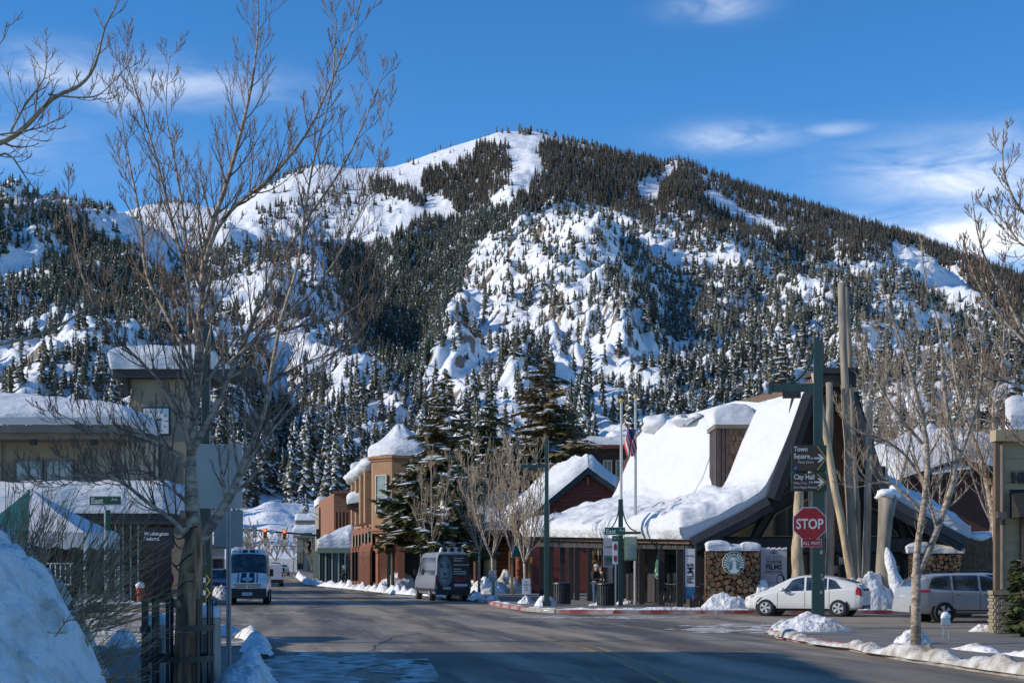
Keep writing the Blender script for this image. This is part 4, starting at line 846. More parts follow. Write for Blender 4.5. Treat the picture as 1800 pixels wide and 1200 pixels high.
# street side under the left eave
def side_pt(t, s, z): return Q(t, s, z)
MB().prism([Q(-3.4,1.2,.1),Q(-3.4,SL,.1),Q(-3.15,SL,.1),Q(-3.15,1.2,.1)],(0,0,3.6)).obj('side_wall', dark, cafe)
rzs = math.atan2(1, RW)-R(90)
MB().prism([QE(-5.55,.3,2.55),QE(-5.3,.3,2.55),QE(-5.3,SL,2.95),QE(-5.55,SL,2.95)],(0,0,.42)).obj('eave_beam', dark, cafe)
for k in range(23):
    s = .5+k*.97; z = 2.98+.55*s/SL; MB().prism([QE(-5.75,s,z-.32),Q(-3.5,s,z+.95),Q(-3.5,s,z+1.10),QE(-5.75,s,z-.17)],(0,.10,0)).obj('rafter', dark, cafe)
for k, s in enumerate((.5,1.9,4.0,6.4,8.8,9.9,11.4,13.6,15.6,16.6,18,20,21.7)):
    p = QE(-5.42,s,0); h_ = 2.60+.4*s/SL; MB().box((p[0],p[1],.1+h_/2),(.26,.26,h_-.02)).obj('porch_post', dark, cafe)
    snow_ = None
for s in (2.9,8.5,14.5,19.5): MB().prism([Q(-3.48,s-1.1,.15),Q(-3.48,s+1.1,.15),Q(-3.42,s+1.1,.15),Q(-3.42,s-1.1,.15)],(0,0,2.3)).obj('side_window', glass, cafe)
at0(cafe)
# cut-log facings
def log_face(name, label, x0, x1, y, z0, z1, rmin, rmax, seed, depth=.5, side=True, cat='log wall', limit=285):
    t_ = thing(name, label, cat, ((x0+x1)/2, y, z0)); r_ = random.Random(seed); ds = []; tries = 0
    MB().box((0,depth/2+.05,(z1-z0)/2),(x1-x0,depth,z1-z0)).obj('backing', log_bark, t_)
    for rad, n_ in ((rmax,2500),((rmax+rmin)/2,3500),(rmin,6000),(rmin*.7,4000)):
        for _ in range(n_):
            x = r_.uniform(x0+rad, x1-rad); z = r_.uniform(z0+rad, z1-rad); rr = rad*r_.uniform(.9,1.0)
            if all((x-a_)**2+(z-b_)**2 > (rr+c_)**2*.93 for a_, b_, c_ in ds): ds.append((x,z,rr))
            if len(ds) >= limit: break
    mes = []
    cols = [wood_end, mat('log_end_dark',(.19,.095,.05),.85,.5,8,.004,40), mat('log_end_gold',(.40,.25,.12),.8,.4,7,.004,40,col2=(.2,.11,.05)), mat('log_end_red',(.33,.13,.06),.85,.5,7)]
    for cm in cols:
        mb = MB(); mb.mi = 1; mb.tube([(0,.16,0),(0,0,0)],[1,1],12,False); mb.mi = 0; mb.add([(math.cos(a_*math.pi/6),0,math.sin(a_*math.pi/6)) for a_ in range(12)],[tuple(range(12))]); mes.append(mb.mesh('log',[cm, log_bark]))
    for x, z, rr in ds:
        o = link('log', mes[r_.choice((0,0,0,1,2,2,3))], t_, (x-(x0+x1)/2, -.09-r_.uniform(0,.05), z-z0)); o.scale = (rr*.97,1,rr*.97); o.rotation_euler = (0, r_.uniform(0,6),0)
    return t_
ly = 64.6
lw = log_face('log_end_wall', 'panel of stacked log ends carrying the round green emblem', (1241-CX)/F*ly, (1336-CX)/F*ly, ly, .14, 1.8+(HY-968)/F*ly, .055, .118, 3)
hh_ = 1.8+(HY-968)/F*ly-.14
for k,(a_,b_,h_) in enumerate(((-1.05,-.12,.42),(-.14,.4,.26),(.36,1.08,.34))): snow_slab(lw, [(a_,-.12,hh_+.005),(b_,-.12,hh_+.005),(b_,.5,hh_+.005),(a_,.5,hh_+.005)], h_, .25, 14, 10, .2, 20+k, over=.06, name='snow_cap')
em = thing('round_emblem', 'round green and white siren emblem mounted on the log end panel', 'sign', W(1290,989,ly-.28))
gr = mat('emblem_green',(.0,.105,.06),.4,.05,2); er = .445
MB().cyl((0,0,0),er,.06,40,'Y').obj('disc', gr, em); MB().cyl((0,.01,0),er+.02,.05,40,'Y').obj('rim', white, em)
def flat(pl, y=-.034, th_=.006, m=white, name='siren_shape', sx=1):
    return MB().prism([(a_*er*sx, y, b_*er) for a_, b_ in pl],(0,-th_,0)).obj(name, m, em)
for sx in (-1,1):
    flat([(.0,.62),(.22,.58),(.34,.38),(.40,.1),(.50,-.15),(.62,-.45),(.48,-.74),(.25,-.9),(.0,-.95)], sx=sx)
    for k in range(7):
        a_ = R(-28+k*15); a2 = R(-22+k*15); flat([(.50*math.cos(a_),.50*math.sin(a_)-.02),(.93*math.cos(a_),.93*math.sin(a_)-.02),(.93*math.cos(a2+.03),.93*math.sin(a2+.03)-.02),(.48*math.cos(a2),.48*math.sin(a2)-.02)], sx=sx)
    for k in range(3):
        x = .13+k*.10; flat([(x+.03,.30-k*.12),(x+.08,.28-k*.12),(x+.13,-.1-k*.05),(x+.10,-.35),(x+.22,-.62),(x+.17,-.62),(x+.05,-.35),(x+.08,-.1)], y=-.041, m=gr, name='hair_line', sx=sx)
    flat([(.05,.37),(.11,.39),(.12,.36),(.06,.345)], y=-.041, m=gr, name='eye', sx=sx); flat([(.05,.66),(.13,.68),(.22,.80),(.10,.76),(.03,.78)], sx=sx, name='crown')
flat([(-.1,.50),(.1,.50),(.14,.36),(.1,.20),(0,.12),(-.1,.20),(-.14,.36)], y=-.0405, m=white, name='face'); flat([(-.05,.25),(0,.27),(.05,.25),(0,.22)], y=-.048, m=gr, name='mouth'); flat([(-.04,.80),(0,.95),(.04,.80),(0,.72)], name='crown'); flat([(-.12,.60),(0,.68),(.12,.60),(.1,.52),(-.1,.52)], y=-.0405, m=gr, name='hair_band')
wp = log_face('firewood_stack', 'long stack of firewood logs under snow behind the silver wagon', (1598-CX)/F*66.4, (1690-CX)/F*66.4, 66.4, .14, 1.8+(HY-972)/F*66.4, .065, .11, 9, limit=280)
w_ = 92/F*66.4; hh_ = 1.8+(HY-972)/F*66.4-.14
snow_slab(wp, [(-w_/2-.1,-.15,hh_),(w_/2+.1,-.15,hh_),(w_/2+.1,.6,hh_),(-w_/2-.1,.6,hh_)], .36, .3, 30, 10, .3, 31, over=.08, name='snow_cap')
# golden log-end panels along the street side
for k, (s, lab) in enumerate(((10.6,'sunlit log end panel between the dark porch posts'),(17.2,'small sunlit log end panel at the far end of the porch'),(2.9,'narrow shaded log end panel near the flagpoles'))):
    p = QE(-4.3,s,.14); t_ = thing('log_end_panel', lab, 'log wall', p); mb = MB(); mb.box((.2,0,1.15),(.4,1.5,2.3)); mb.obj('backing', log_bark, t_); me = MB().cyl((0,0,0),1,.14,10,'X').mesh('log', mat('log_end_gold',(.40,.25,.12)))
    rr_ = random.Random(k); ds = []
    for rad,n_ in ((.11,400),(.08,800),(.055,1500)):
        for _ in range(n_):
            y, z = rr_.uniform(-.75+rad,.75-rad), rr_.uniform(rad,2.3-rad)
            if all((y-a_)**2+(z-b_)**2 > (rad+c_)**2*.92 for a_, b_, c_ in ds) and len(ds) < 150: ds.append((y,z,rad))
    for y,z,rad in ds: o = link('log', me, t_, (-.04-rr_.uniform(0,.05),y,z)); o.scale = (1,rad,rad)
    me2 = me
# film poster and banner
po = thing('film_poster', 'tall pale film festival poster beside the log end panel', 'poster', W(1360,1001,ly+.5))
pap = mat('poster_paper',(.50,.51,.53),.7,.06,1); ink = mat('poster_ink',(.03,.03,.045),.7,.1,2)
MB().box((0,0,0),(1.07,.05,1.72)).obj('board', pap, po)
text('SUN VALLEY', .125, ink, po, (0,-.03,.50), align='CENTER'); text('FILM FESTIVAL', .11, ink, po, (0,-.03,.385), align='CENTER')
text('FILMS', .275, ink, po, (0,-.03,.02), align='CENTER', bold=.012, sx=.98); text('PARTIES. PANELS.', .095, ink, po, (0,-.03,-.10), align='CENTER', bold=.004)
mb = MB().box((0,-.03,.32),(.62,.006,.085)).box((0,-.03,.235),(.85,.006,.012)).box((0,-.03,-.14),(.85,.006,.012)).box((-.1,-.03,-.5),(.7,.006,.01)); mb.obj('rule', ink, po)
mb = MB()
for x in (-.24,-.16,-.08,.02,.10,.20): mb.box((x,-.036,.32),(.055,.004,.035))
mb.obj('date_print', pap, po)
mb = MB()
for k in range(9): a_ = R(k*22.5); mb.box((0,0,.13),(.018,.006,.06),M=Matrix.Translation((0,-.03,.66)) @ Matrix.Rotation(a_-R(90),4,'Y'))
mb.prism([(.075*math.cos(R(a_)),-.03,.66+.075*math.sin(R(a_))) for a_ in range(0,181,20)],(0,-.006,0)); mb.obj('sun_mark', ink, po)
MB().prism([(.28+.17*math.cos(R(a_))*(1-.15*math.sin(R(a_))),-.03,-.36+.2*math.sin(R(a_))) for a_ in range(-20,200,20)]+[(.12,-.03,-.50),(.16,-.03,-.56),(.40,-.03,-.58),(.46,-.03,-.46)],(0,-.005,0)).obj('portrait_hair', ink, po)
MB().prism([(.25+.12*math.cos(R(a_)),-.037,-.38+.16*math.sin(R(a_))) for a_ in range(0,360,24)],(0,-.004,0)).obj('portrait_face', pap, po)
mb = MB()
for k in range(14): mb.blob((-.5+k*.077,-.02,.86+.02*math.sin(k*2.1)),(.05,.03,.05),k,6,4,.2)
mb.obj('frost_edge', snow, po)
bn = thing('street_banner', 'narrow white and blue upright festival banner at the porch corner', 'banner', W(1213,1010,65.2))
MB().box((0,0,.15),(.40,.05,1.85)).obj('cloth', white, bn); MB().box((0,-.002,-.93),(.40,.056,.5)).obj('blue_foot', mat('banner_blue',(.03,.16,.33),.6), bn, loc=(0,0,.2)); MB().box((-.24,0,.15),(.05,.08,2.3)).box((.24,0,.15),(.05,.08,2.3)).obj('frame', dark, bn)
text('FILMS', .34, ink, bn, (.12,-.03,-.35), rot=(R(90),R(-90),0), bold=.008); text('SUN VALLEY', .10, ink, bn, (0,-.03,.75), align='CENTER', sx=.6)
# leaning and standing log poles round the gable
def logpole(p0, p1, d, r0, m, lab, tilt=0):
    a_, b_ = W(*p0, d), W(*p1, d+tilt); a_.z = max(a_.z, .1); n = 10; mb = MB(); pts = [a_.lerp(b_, k/n)+Vector((random.uniform(-.03,.03),random.uniform(-.03,.03),0)) for k in range(n+1)]
    mb.tube([p-a_ for p in pts], [r0*.84*(1-.25*k/n)*random.uniform(.92,1.08) for k in range(n+1)], 12)
    return tag(mb.obj('log_pole', m, smooth=True, loc=a_), lab, 'log pole', 'bare log poles in front of the gable')
logpole((1401,1068),(1404,640+215),64.2,.30,aspen,'thick pale log pole left of the stop sign')
logpole((1428,1068),(1424,800),64.4,.15,aspen,'slim pale log pole hidden half behind the stop sign')
logpole((1460,1068),(1457,672),64.6,.22,greylog,'grey upright log pole just right of the stop sign')
logpole((1506,1068),(1432,655),64.0,.20,aspen,'tan log pole leaning left across the gable')
logpole((1502,1068),(1478,497),64.9,.23,greylog,'tallest weathered log pole reaching far above the ridge')
logpole((1512,1068),(1488,505),65.3,.18,greylog,'second tall log pole standing against the tallest one')
logpole((1519,1068),(1530,705),64.3,.20,greylog,'short grey log pole right of the two tall ones')
st = thing('tree_stump', 'tall thick snow-capped tree stump beside the log poles', 'tree stump', G(1560,63.6))
st.location.z = .1
mb = MB(); mb.tube([(0,0,0),(-.12,0,.8),(-.2,0,1.7),(-.15,0,2.6),(-.08,0,3.6),(.02,0,4.6)],[.55,.36,.27,.26,.29,.38],14); mb.obj('trunk', greylog, st, smooth=True)
mb = MB().blob((.0,-.02,4.62),(.5,.42,.22),2,14,6,.3).blob((.28,-.05,4.75),(.2,.2,.25),4,10,6,.3); mb.obj('snow_cap', snow, st, smooth=True)
MB().tube([(-.10,-.30,2.5),(-.06,-.34,2.25),(.02,-.38,1.9),(.10,-.44,1.5),(.24,-.42,1.1),(.34,-.45,.75),(.46,-.42,.4),(.56,-.4,0)],[.04,.15,.22,.19,.30,.27,.42,.55],12).obj('snow_drape', snow_rough, st, smooth=True)
# fence and panelling to the right of the cafe
fn = thing('board_fence', 'tall brown board fence between the coffee house and red-brown house', 'fence', G(1735,67.5))
for k in range(9): MB().box((-.95+k*.24,random.uniform(-.02,.02),1.55+random.uniform(-.15,.12)),(.21,.04,3.1)).obj('board', mat('weathered_board',(.17,.11,.06),.85,.4,4,.004,20), fn)
MB().box((0,.06,2.3),(2.2,.06,.12)).box((0,.06,.8),(2.2,.06,.12)).obj('rail', dark, fn)
MB().blob((-.3,0,3.08),(.42,.12,.16),6,12,8,.3).obj('snow_drape', snow, fn, smooth=True)
# ------------------------------------------------------------------ buildings along the right side of the main street
def W0(px, d): return ((px-CX)/F*d, d)
def Zp(py, d): return EH+(HY-py)/F*d
# terracotta building with a corner bay
tb_ = thing('terracotta_building', 'terracotta building with a snow-capped corner bay and sandstone arches', 'building', (W0(690,128)[0],128,0))
d = 128.0; g0 = gz(d)
def P2(px, dd, z): return ((px-CX)/F*dd, dd, z)
SX = -0.20                                       # street direction: x per metre of depth
def back(p, s): return (p[0]+SX*s, p[1]+s, p[2])
xr = W0(800,128)[0]; xl = W0(664,128)[0]
MB().prism([(xl,128,.1),(xr,128,.1),(xr+SX*22,150,.1),(xl+SX*22,150,.1)],(0,0,5.2)).obj('lower_wall', mat('red_sandstone',(.30,.12,.07),.9,.25,3,.01,14), tb_)
MB().prism([(xl+.3,129,5.3),(xr,129,5.3),(xr+SX*22,150,5.3),(xl+.3+SX*22,150,5.3)],(0,0,4.6)).obj('upper_wall', terra, tb_)
# the bay: facets left, front, right
bx = W0(692,127)[0]; hw = 1.35
def bay_pts(o): return [(bx-2.0-o,129.6,0),(bx-1.75-o,128.0-o*.3,0),(bx-.1,126.6-o,0),(bx+2.1+o*.5,126.6-o,0),(bx+3.1+o,128.2,0),(bx+3.1+o,129.6,0)]
def ringz(pts, z): return [(p[0],p[1],z) for p in pts]
MB().prism(ringz(bay_pts(0),4.9),(0,0,5.4)).obj('bay_wall', terra, tb_)
for z, o, h_ in ((4.55,.05,.18),(4.73,.18,.16),(10.3,.12,.2),(10.5,.28,.22)): MB().prism(ringz(bay_pts(o),z),(0,0,h_)).obj('bay_moulding', mat('terracotta_trim',(.32,.15,.08),.8,.2,3), tb_)
for sgn in (0,1,2): MB().prism([(bx+.3+sgn*.8,127.0,3.6),(bx+.3+sgn*.8,127.9,3.6),(bx+.3+sgn*.8,127.9,4.5),(bx+.3+sgn*.8,126.8,4.5)],(.2,0,0)).obj('corbel', terra, tb_)
grn = mat('green_window_frame',(.05,.085,.07),.5,.2,3)
window(tb_, (bx-1.0,127.16,7.6), 1.25, 3.2, math.atan2(-1.4,1.65), cream, .08, .12, (0,1), mat('reflecting_glass',(.18,.20,.17),.1,.5,1.5,spec=.9), sill=terra)
window(tb_, (bx+1.0,126.55,7.6), 1.5, 3.2, 0, cream, .1, .12, (0,1), glass, sill=terra)
ap_ = (bx+.3,129.2,12.9)
def cone_snow(pts, z, ap, T=.75):
    n = len(pts); rows = []; R_ = []
    loop = []
    for i in range(n):
        a_, b_ = Vector(pts[i]), Vector(pts[(i+1)%n])
        for k in range(5): p = a_.lerp(b_, k/5); loop.append(Vector((p.x,p.y,z)))
    mb = MB(); ap = Vector(ap); L0 = []
    for s, (f, dz) in enumerate(((0,0),(.0,T*.75),(.05,T),(.25,T*.72),(.5,T*.55),(.72,T*.7),(.88,T*.9),(1,T*1.1))):
        row = []
        for i, p in enumerate(loop):
            q_ = p.lerp(ap, f); row.append((q_.x+.05*math.sin(i*1.3),q_.y,q_.z+dz*(1 if f < 1 else .6)+.05*math.sin(i*.9+s)))
        rows.append(row)
    mb.grid([list(r_) for r_ in rows], True); return mb
cone_snow(bay_pts(.3),10.72,ap_).obj('bay_roof_snow', snow_clean, tb_, smooth=True)
MB().blob((bx+2.9,130.3,10.75),(1.9,1.6,1.0),3,18,10,.2).blob((bx+3.6,131,10.3),(1.5,2.2,.7),8,18,10,.2).obj('roof_snow', snow_clean, tb_, smooth=True)
for k in range(4):                              # stepping down along the street
    s = 2.0+k*3.6; x = xl+SX*s; y = 129+s; zt = 9.9-.15*k
    MB().prism([(x-.9,y,5.5),(x+.4,y,5.5),(x+.4+SX*1.2,y+1.2,5.5),(x-.9+SX*1.2,y+1.2,5.5)],(0,0,zt-5.5)).obj('pier', terra, tb_)
    window(tb_, (x-.62,y+2.2,7.4), 1.5, 3.4, R(-101), cream, .1, .12, (1,1), mat('reflecting_glass',(.18,.20,.17)))
    MB().blob((x-.5,y+1.0,zt+.35),(1.1,1.9,.65),30+k,14,8,.2).obj('roof_snow', snow_clean, tb_, smooth=True)
br = mat('dark_bracket_timber',(.06,.035,.025),.8,.3,4)
for (px0,px1,py,dd) in ((622,650,829,146),(614,664,883,138)):
    x0_, x1_ = W0(px0,dd)[0], W0(px1,dd)[0]; z = Zp(py,dd)
    MB().prism([(x0_-.2,dd,z-.5),(x1_,dd,z-.1),(x1_,dd+5,z-.1),(x0_-.2,dd+5,z-.5)],(0,0,.35)).obj('side_awning', br, tb_)
    for k in range(3): MB().tube([(x0_+.3+k*.8,dd-.05,z-.5),(x1_+.1,dd-.05,z-2.2-.1*k)],.12,4).obj('awning_brace', br, tb_)
    snow_slab(tb_, [(x0_-.2,dd-.1,z-.13),(x1_,dd-.1,z+.27),(x1_,dd+5,z+.27),(x0_-.2,dd+5,z-.13)], 1.0, .7, 20, 14, .2, px0, (1,1,1,1), .15)
def arch(parent, cx, y, z0, r_, zs, w, m, rz=0, dep=.5):
    """round-headed doorway surround with a dark opening"""
    n = 14; outer = [(-r_-w,0,z0),(-r_-w,0,zs)]+[(-(r_+w)*math.cos(math.pi*k/n),0,zs+(r_+w)*math.sin(math.pi*k/n)) for k in range(1,n)]+[(r_+w,0,zs),(r_+w,0,z0)]
    inner = [(-r_,0,z0),(-r_,0,zs)]+[(-r_*math.cos(math.pi*k/n),0,zs+r_*math.sin(math.pi*k/n)) for k in range(1,n)]+[(r_,0,zs),(r_,0,z0)]
    mb = MB()
    for i in range(len(outer)-1): mb.prism([outer[i],outer[i+1],inner[i+1],inner[i]],(0,dep,0))
    o = mb.obj('arch', m, parent, loc=(cx,y,0), rot=(0,0,rz)); MB().prism(inner,(0,.05,0)).obj('doorway', black, o, loc=(0,dep*.8,0)); return o
sst = mat('red_sandstone_trim',(.36,.15,.09),.85,.2,4,.008,20)
arch(tb_, W0(733,127)[0], 127.45, .1, 1.25, 2.5, .55, sst); arch(tb_, xl+SX*4.2-.30, 132.2, .1, .9, 2.6, .4, sst, R(-101)); arch(tb_, xl+SX*8.5-.30, 136.5, .1, .9, 2.6, .4, sst, R(-101))
for k, (px_, dd) in enumerate(((658,140),(668,134),(676,128.2),(706,127.3))):
    x, y = W0(px_,dd); MB().box((0,0,2.4),(.55,.55,4.6)).box((0,0,3.3),(.8,.8,.35)).box((0,0,.3),(.8,.8,.6)).obj('column', sst, tb_, loc=(x,y-.3,.1))
for k in range(7):                              # shop windows and piers of the long side
    s = 2.2+k*2.6; x = xl+SX*s-.05; MB().box((0,0,0),(.5,.35,4.6)).box((0,0,1.0),(.62,.45,.3)).obj('side_pier', sst, tb_, loc=(x-.05,128+s+1.3,2.45)); window(tb_, (x-.03,128+s,1.9), 1.5, 2.6, R(-101), dark, .09, .1, (1,1), glass); window(tb_, (x-.03,128+s,4.2), 1.3, 1.1, R(-101), cream, .07, .1, (1,0), glass)
at0(tb_)
wr = thing('wreath', 'green holiday wreath with a red bow hung on the lamp post by the arches', 'wreath', W(655,935,132)); MB().tube([(.28*math.cos(a_/3),0,.42*math.sin(a_/3)) for a_ in range(20)],.1,6).obj('garland', mat('wreath_green',(.03,.09,.03),.8,.5,20), wr); MB().box((0,-.1,.42),(.3,.1,.22)).obj('bow', mat('bow_red',(.5,.02,.02),.6), wr)
brickify(MATS['red_sandstone'], .7, .25)
# brick shop and the awning shop
bs = thing('brick_storefront', 'orange brick storefront with pilasters next to the awning shop', 'building', (W0(605,165)[0],165,0))
x0_, x1_ = W0(587,165)[0], W0(622,165)[0]; zt = Zp(868,165)
MB().prism([(x0_,165,.1),(x1_,165,.1),(x1_+2,185,.1),(x0_+SX*20,185,.1)],(0,0,zt)).obj('wall', mat('orange_brick',(.36,.165,.095),.9,.3,7,.006,24), bs); brickify(MATS['orange_brick'])
for k in range(6): MB().box((x0_+.15+k*.36,164.9,5.4),(.14,.2,4.4)).obj('pilaster', mat('orange_brick_trim',(.40,.17,.09),.9), bs)
MB().box(((x0_+x1_)/2,164.9,zt+.2),(x1_-x0_+.2,.5,.3)).obj('cornice', redbrick, bs)
for k in range(3): window(bs, (x0_+.4+k*.75,164.86,1.7), .6, 2.2, 0, cream, .06)
at0(bs)
aw = thing('awning_shop', 'low green and cream shop front under a huge sloping snow load', 'building', (W0(590,158)[0],158,0))
d = 158.; x0_, x1_ = W0(559,d)[0], W0(620,d)[0]; gg = gz(d); ze = Zp(967,d)
MB().prism([(x0_,d,gg),(x1_-1.9,d,gg),(x1_-1.9,d+8,gg),(x0_-1.5,d+8,gg)],(0,0,ze-gg)).obj('wall', mat('dark_green_wall',(.03,.05,.04),.7,.3,3), aw)
for k in range(9): MB().box((x0_+.12+k*.32,d-.06,(ze+gg)/2-.05),(.13,.1,ze-gg-.2)).obj('window_mullion', mat('pale_cream',(.6,.6,.5),.6,.1,2) if k%2==0 else grn, aw)
MB().box(((x0_+x1_)/2,d-.35,ze),(x1_-x0_,.7,.5)).obj('awning_fascia', mat('sage_green',(.22,.28,.2),.7,.1,2), aw)
z1 = Zp(923,d)
snow_slab(aw, [(x0_,d-.7,ze+.26),(x1_,d-.7,ze+.26),(x1_+.1,d+2.2,z1-.75),(x0_+1.9,d+2.2,z1-1.4)], 1.1, .6, 26, 16, .12, 4, (1,1,1,0), .1)
at0(aw)
sb = thing('stone_building', 'cream stone building with snowy roof steps behind the awning shop', 'building', (W0(575,200)[0],200,0))
d = 200.; x0_, x1_ = W0(561,d)[0], W0(590,d)[0]; zt = Zp(886,d)
MB().prism([(x0_,d,.5),(x1_,d,.5),(x1_,d+12,.5),(x0_-2,d+12,.5)],(0,0,zt-.5)).obj('wall', stone, sb)
for k in range(2): MB().box((x0_+.1+k*.75,d-.1,4.6),(.3,.2,6.6)).obj('cream_pier', cream, sb)
snow_slab(sb, [(x0_-.2,d-.2,zt),(x1_,d-.2,zt),(x1_,d+12,zt),(x0_-2.2,d+12,zt)], .9, .5, 16, 12, .2, 6); window(sb,(x0_+1.3,d-.06,4.2),.9,2.6); at0(sb)
fb = thing('grey_corner_building', 'grey far corner building with two snow-laden roof tiers beyond the lights', 'building', (W0(540,245)[0],245,0))
d = 245.; x0_, x1_ = W0(522,d)[0], W0(562,d)[0]
MB().box(((x0_+x1_)/2,d+6,3.2),(x1_-x0_,12,6.5)).obj('wall', grey_wall, fb); snow_slab(fb, [(x0_-.3,d-.6,Zp(914,d)),(x1_+.3,d-.6,Zp(914,d)),(x1_+.3,d+11,Zp(914,d)),(x0_-.3,d+11,Zp(914,d))], .95, .5, 12, 12, .1, 2)
MB().box(((x0_+x1_)/2,d+5,Zp(914,d)-.9),(x1_-x0_+.3,11,1.8)).obj('upper_band', taupe, fb)
snow_slab(fb, [(x0_-.4,d-2.4,Zp(940,d)),(x1_+.2,d-2.4,Zp(940,d)),(x1_+.2,d,Zp(931,d)),(x0_-.4,d,Zp(931,d))], 1.0, .5, 12, 12, .1, 3)
MB().box(((x0_+x1_)/2,d-1.2,Zp(943,d)),(x1_-x0_+.3,2.4,.4)).obj('canopy', taupe, fb)
for k, (px_, py_, w_, h_) in enumerate(((528,985,1.0,2.6),(540,962,1.2,2.0),(550,975,1.6,5.5))): x = W0(px_,d)[0]; window(fb,(x,d-.06,Zp(py_,d)),w_,h_,0,dark,.08)
at0(fb)
# log cabin shop with the yellow sign
lc = thing('log_cabin_shop', 'varnished log cabin shop between the shuttle van and bare trees', 'building', (W0(870,112)[0],112,0))
d = 112.; x0_, x1_ = W0(772,d)[0], W0(925,d)[0]; me = MB().cyl((0,0,0),.165,x1_-x0_,10,'X').mesh('log', logm)
for k in range(13): link('log', me, lc, ((x0_+x1_)/2,d,.35+k*.315))
MB().box(((x0_+x1_)/2,d+2,2.2),(x1_-x0_-.1,4,4.1)).obj('wall', dark, lc)
for px_, w_ in ((855,1.5),(838,1.2),(801,1.6)): window(lc,(W0(px_,d)[0],d-.2,1.8),w_,1.7,0,grn,.09,.1,(0,0),glass,sill=mat('sill_red',(.2,.03,.02),.6))
for px_ in (838,898,776): MB().cyl((W0(px_,d)[0],d-2.4,2.1),.17,4.1,12).obj('porch_post', mat('brown_post',(.12,.05,.03),.7,.2,3), lc)
MB().prism([(x0_,d-2.8,4.15),(x1_,d-2.8,4.15),(x1_,d+.3,4.6),(x0_,d+.3,4.6)],(0,0,.2)).obj('porch_roof', dark, lc)
MB().prism([(x0_,d+.3,4.6),(x1_,d+.3,4.6),(x1_,d+5,6.4),(x0_,d+5,6.4)],(0,0,.2)).obj('roof', dark, lc)
snow_slab(lc, [(x0_,d-2.9,4.37),(x1_,d-2.9,4.37),(x1_,d+5,6.63),(x0_,d+5,6.63)], .7, .5, 24, 16, .2, 7)
MB().box((W0(820,d)[0],d-2.95,Zp(910,d)),(2.6,.12,.42)).obj('yellow_fascia_board', mat('sign_yellow',(.62,.36,.02),.6,.1,3), lc); at0(lc)
ys = thing('yellow_sign', 'yellow square shop sign with dark lettering on the log cabin', 'sign', W(809,941,107))
MB().box((0,0,0),(1.15,.14,1.32)).obj('board', mat('sign_yellow',(.62,.36,.02)), ys); MB().box((-.6,-.02,0),(.06,.18,1.4)).obj('edge', mat('sign_orange',(.6,.2,.03),.6), ys)
MB().box((.2,-.02,.95),(1.2,.06,.1)).obj('bracket', dark, ys)
r_ = random.Random(6)                           # the lettering is too worn to read: dark strokes in three rows
for z_, n_ in ((.33,4),(.0,6),(-.36,5)):
    mb = MB()
    for i in range(n_):
        x = (i-(n_-1)/2)*.95/n_; mb.box((x,-.075,z_),(.03,.01,.20),M=None).box((x+.06,-.075,z_+r_.choice((.08,-.08,0))),(.09,.01,.03))
        if r_.random() < .6: mb.box((x+.11,-.0752,z_+r_.uniform(-.05,.05)),(.025,.01,.12))
    mb.obj('worn_lettering', ink, ys)
ga = thing('green_awning', 'rounded green coffee awning with white round mark over a doorway', 'awning', W(917,965,97))
n = 8; mb = MB(); rows = [[( (-.45-.35*k/n)*1.0+.25, -.1-.55*math.sin(math.pi/2*k/n), .55-1.0*(1-math.cos(math.pi/2*k/n))) for k in range(n+1)], [(.65,-.1-.55*math.sin(math.pi/2*k/n), .55-1.0*(1-math.cos(math.pi/2*k/n))) for k in range(n+1)]]
mb.grid(rows); mb.add([rows[0][k] for k in range(n+1)]+[(rows[0][0][0],0,-.45)],[tuple(range(n+2))]); mb.grid([rows[0],[(p[0]+.02,0,p[2]) for p in rows[0]]]); mb.obj('canvas', mat('awning_green',(.02,.14,.09),.7,.2,2), ga)
MB().box((-.05,-.35,-.5),(1.5,.6,.06)).obj('awning_frame', mat('sign_yellow',(.62,.36,.02)), ga)
MB().cyl((-.36,-.5,-.05),.2,.06,16,'Y').obj('round_mark', white, ga); MB().cyl((-.36,-.54,-.05),.10,.03,12,'Y').obj('mark_centre', gr, ga)
for x in (-.6,.45): MB().box((x,.1,-1.7),(.12,.12,2.4)).obj('door_post', mat('post_yellow',(.55,.33,.08),.6,.2,3), ga)
# red gabled house and the long brick building behind it
rh = thing('red_gable_house', 'red board house with a dark green gable edge under thick snow', 'building', (W0(1000,104)[0],104,0))
d = 104.; ax_ = W0(1033,d)[0]; az_ = Zp(822,d); lx, lz = W0(925,d)[0], Zp(912,d); rx_, rz_ = W0(1090,d)[0], Zp(862,d)
MB().prism([(lx+.4,d,.1),(lx+.4,d,lz-.1),(ax_,d,az_-.25),(rx_,d,rz_-.1),(rx_,d,.1)],(SX*9,9,0)).obj('wall', redwood, rh)
zb = lz
for k in range(12):                               # boards of the gable
    z = 4.3+k*.27
    if z > az_-.5: break
    f0 = (z-lz)/(az_-lz); xa = lx+(ax_-lx)*f0+.5 if z > lz else lx+.5; f1 = (z-rz_)/(az_-rz_); xb = rx_+(ax_-rx_)*max(0,f1)-.15
    if xb > xa+.2: MB().box(((xa+xb)/2,d-.03,z),(xb-xa,.05,.24)).obj('board', redwood, rh)
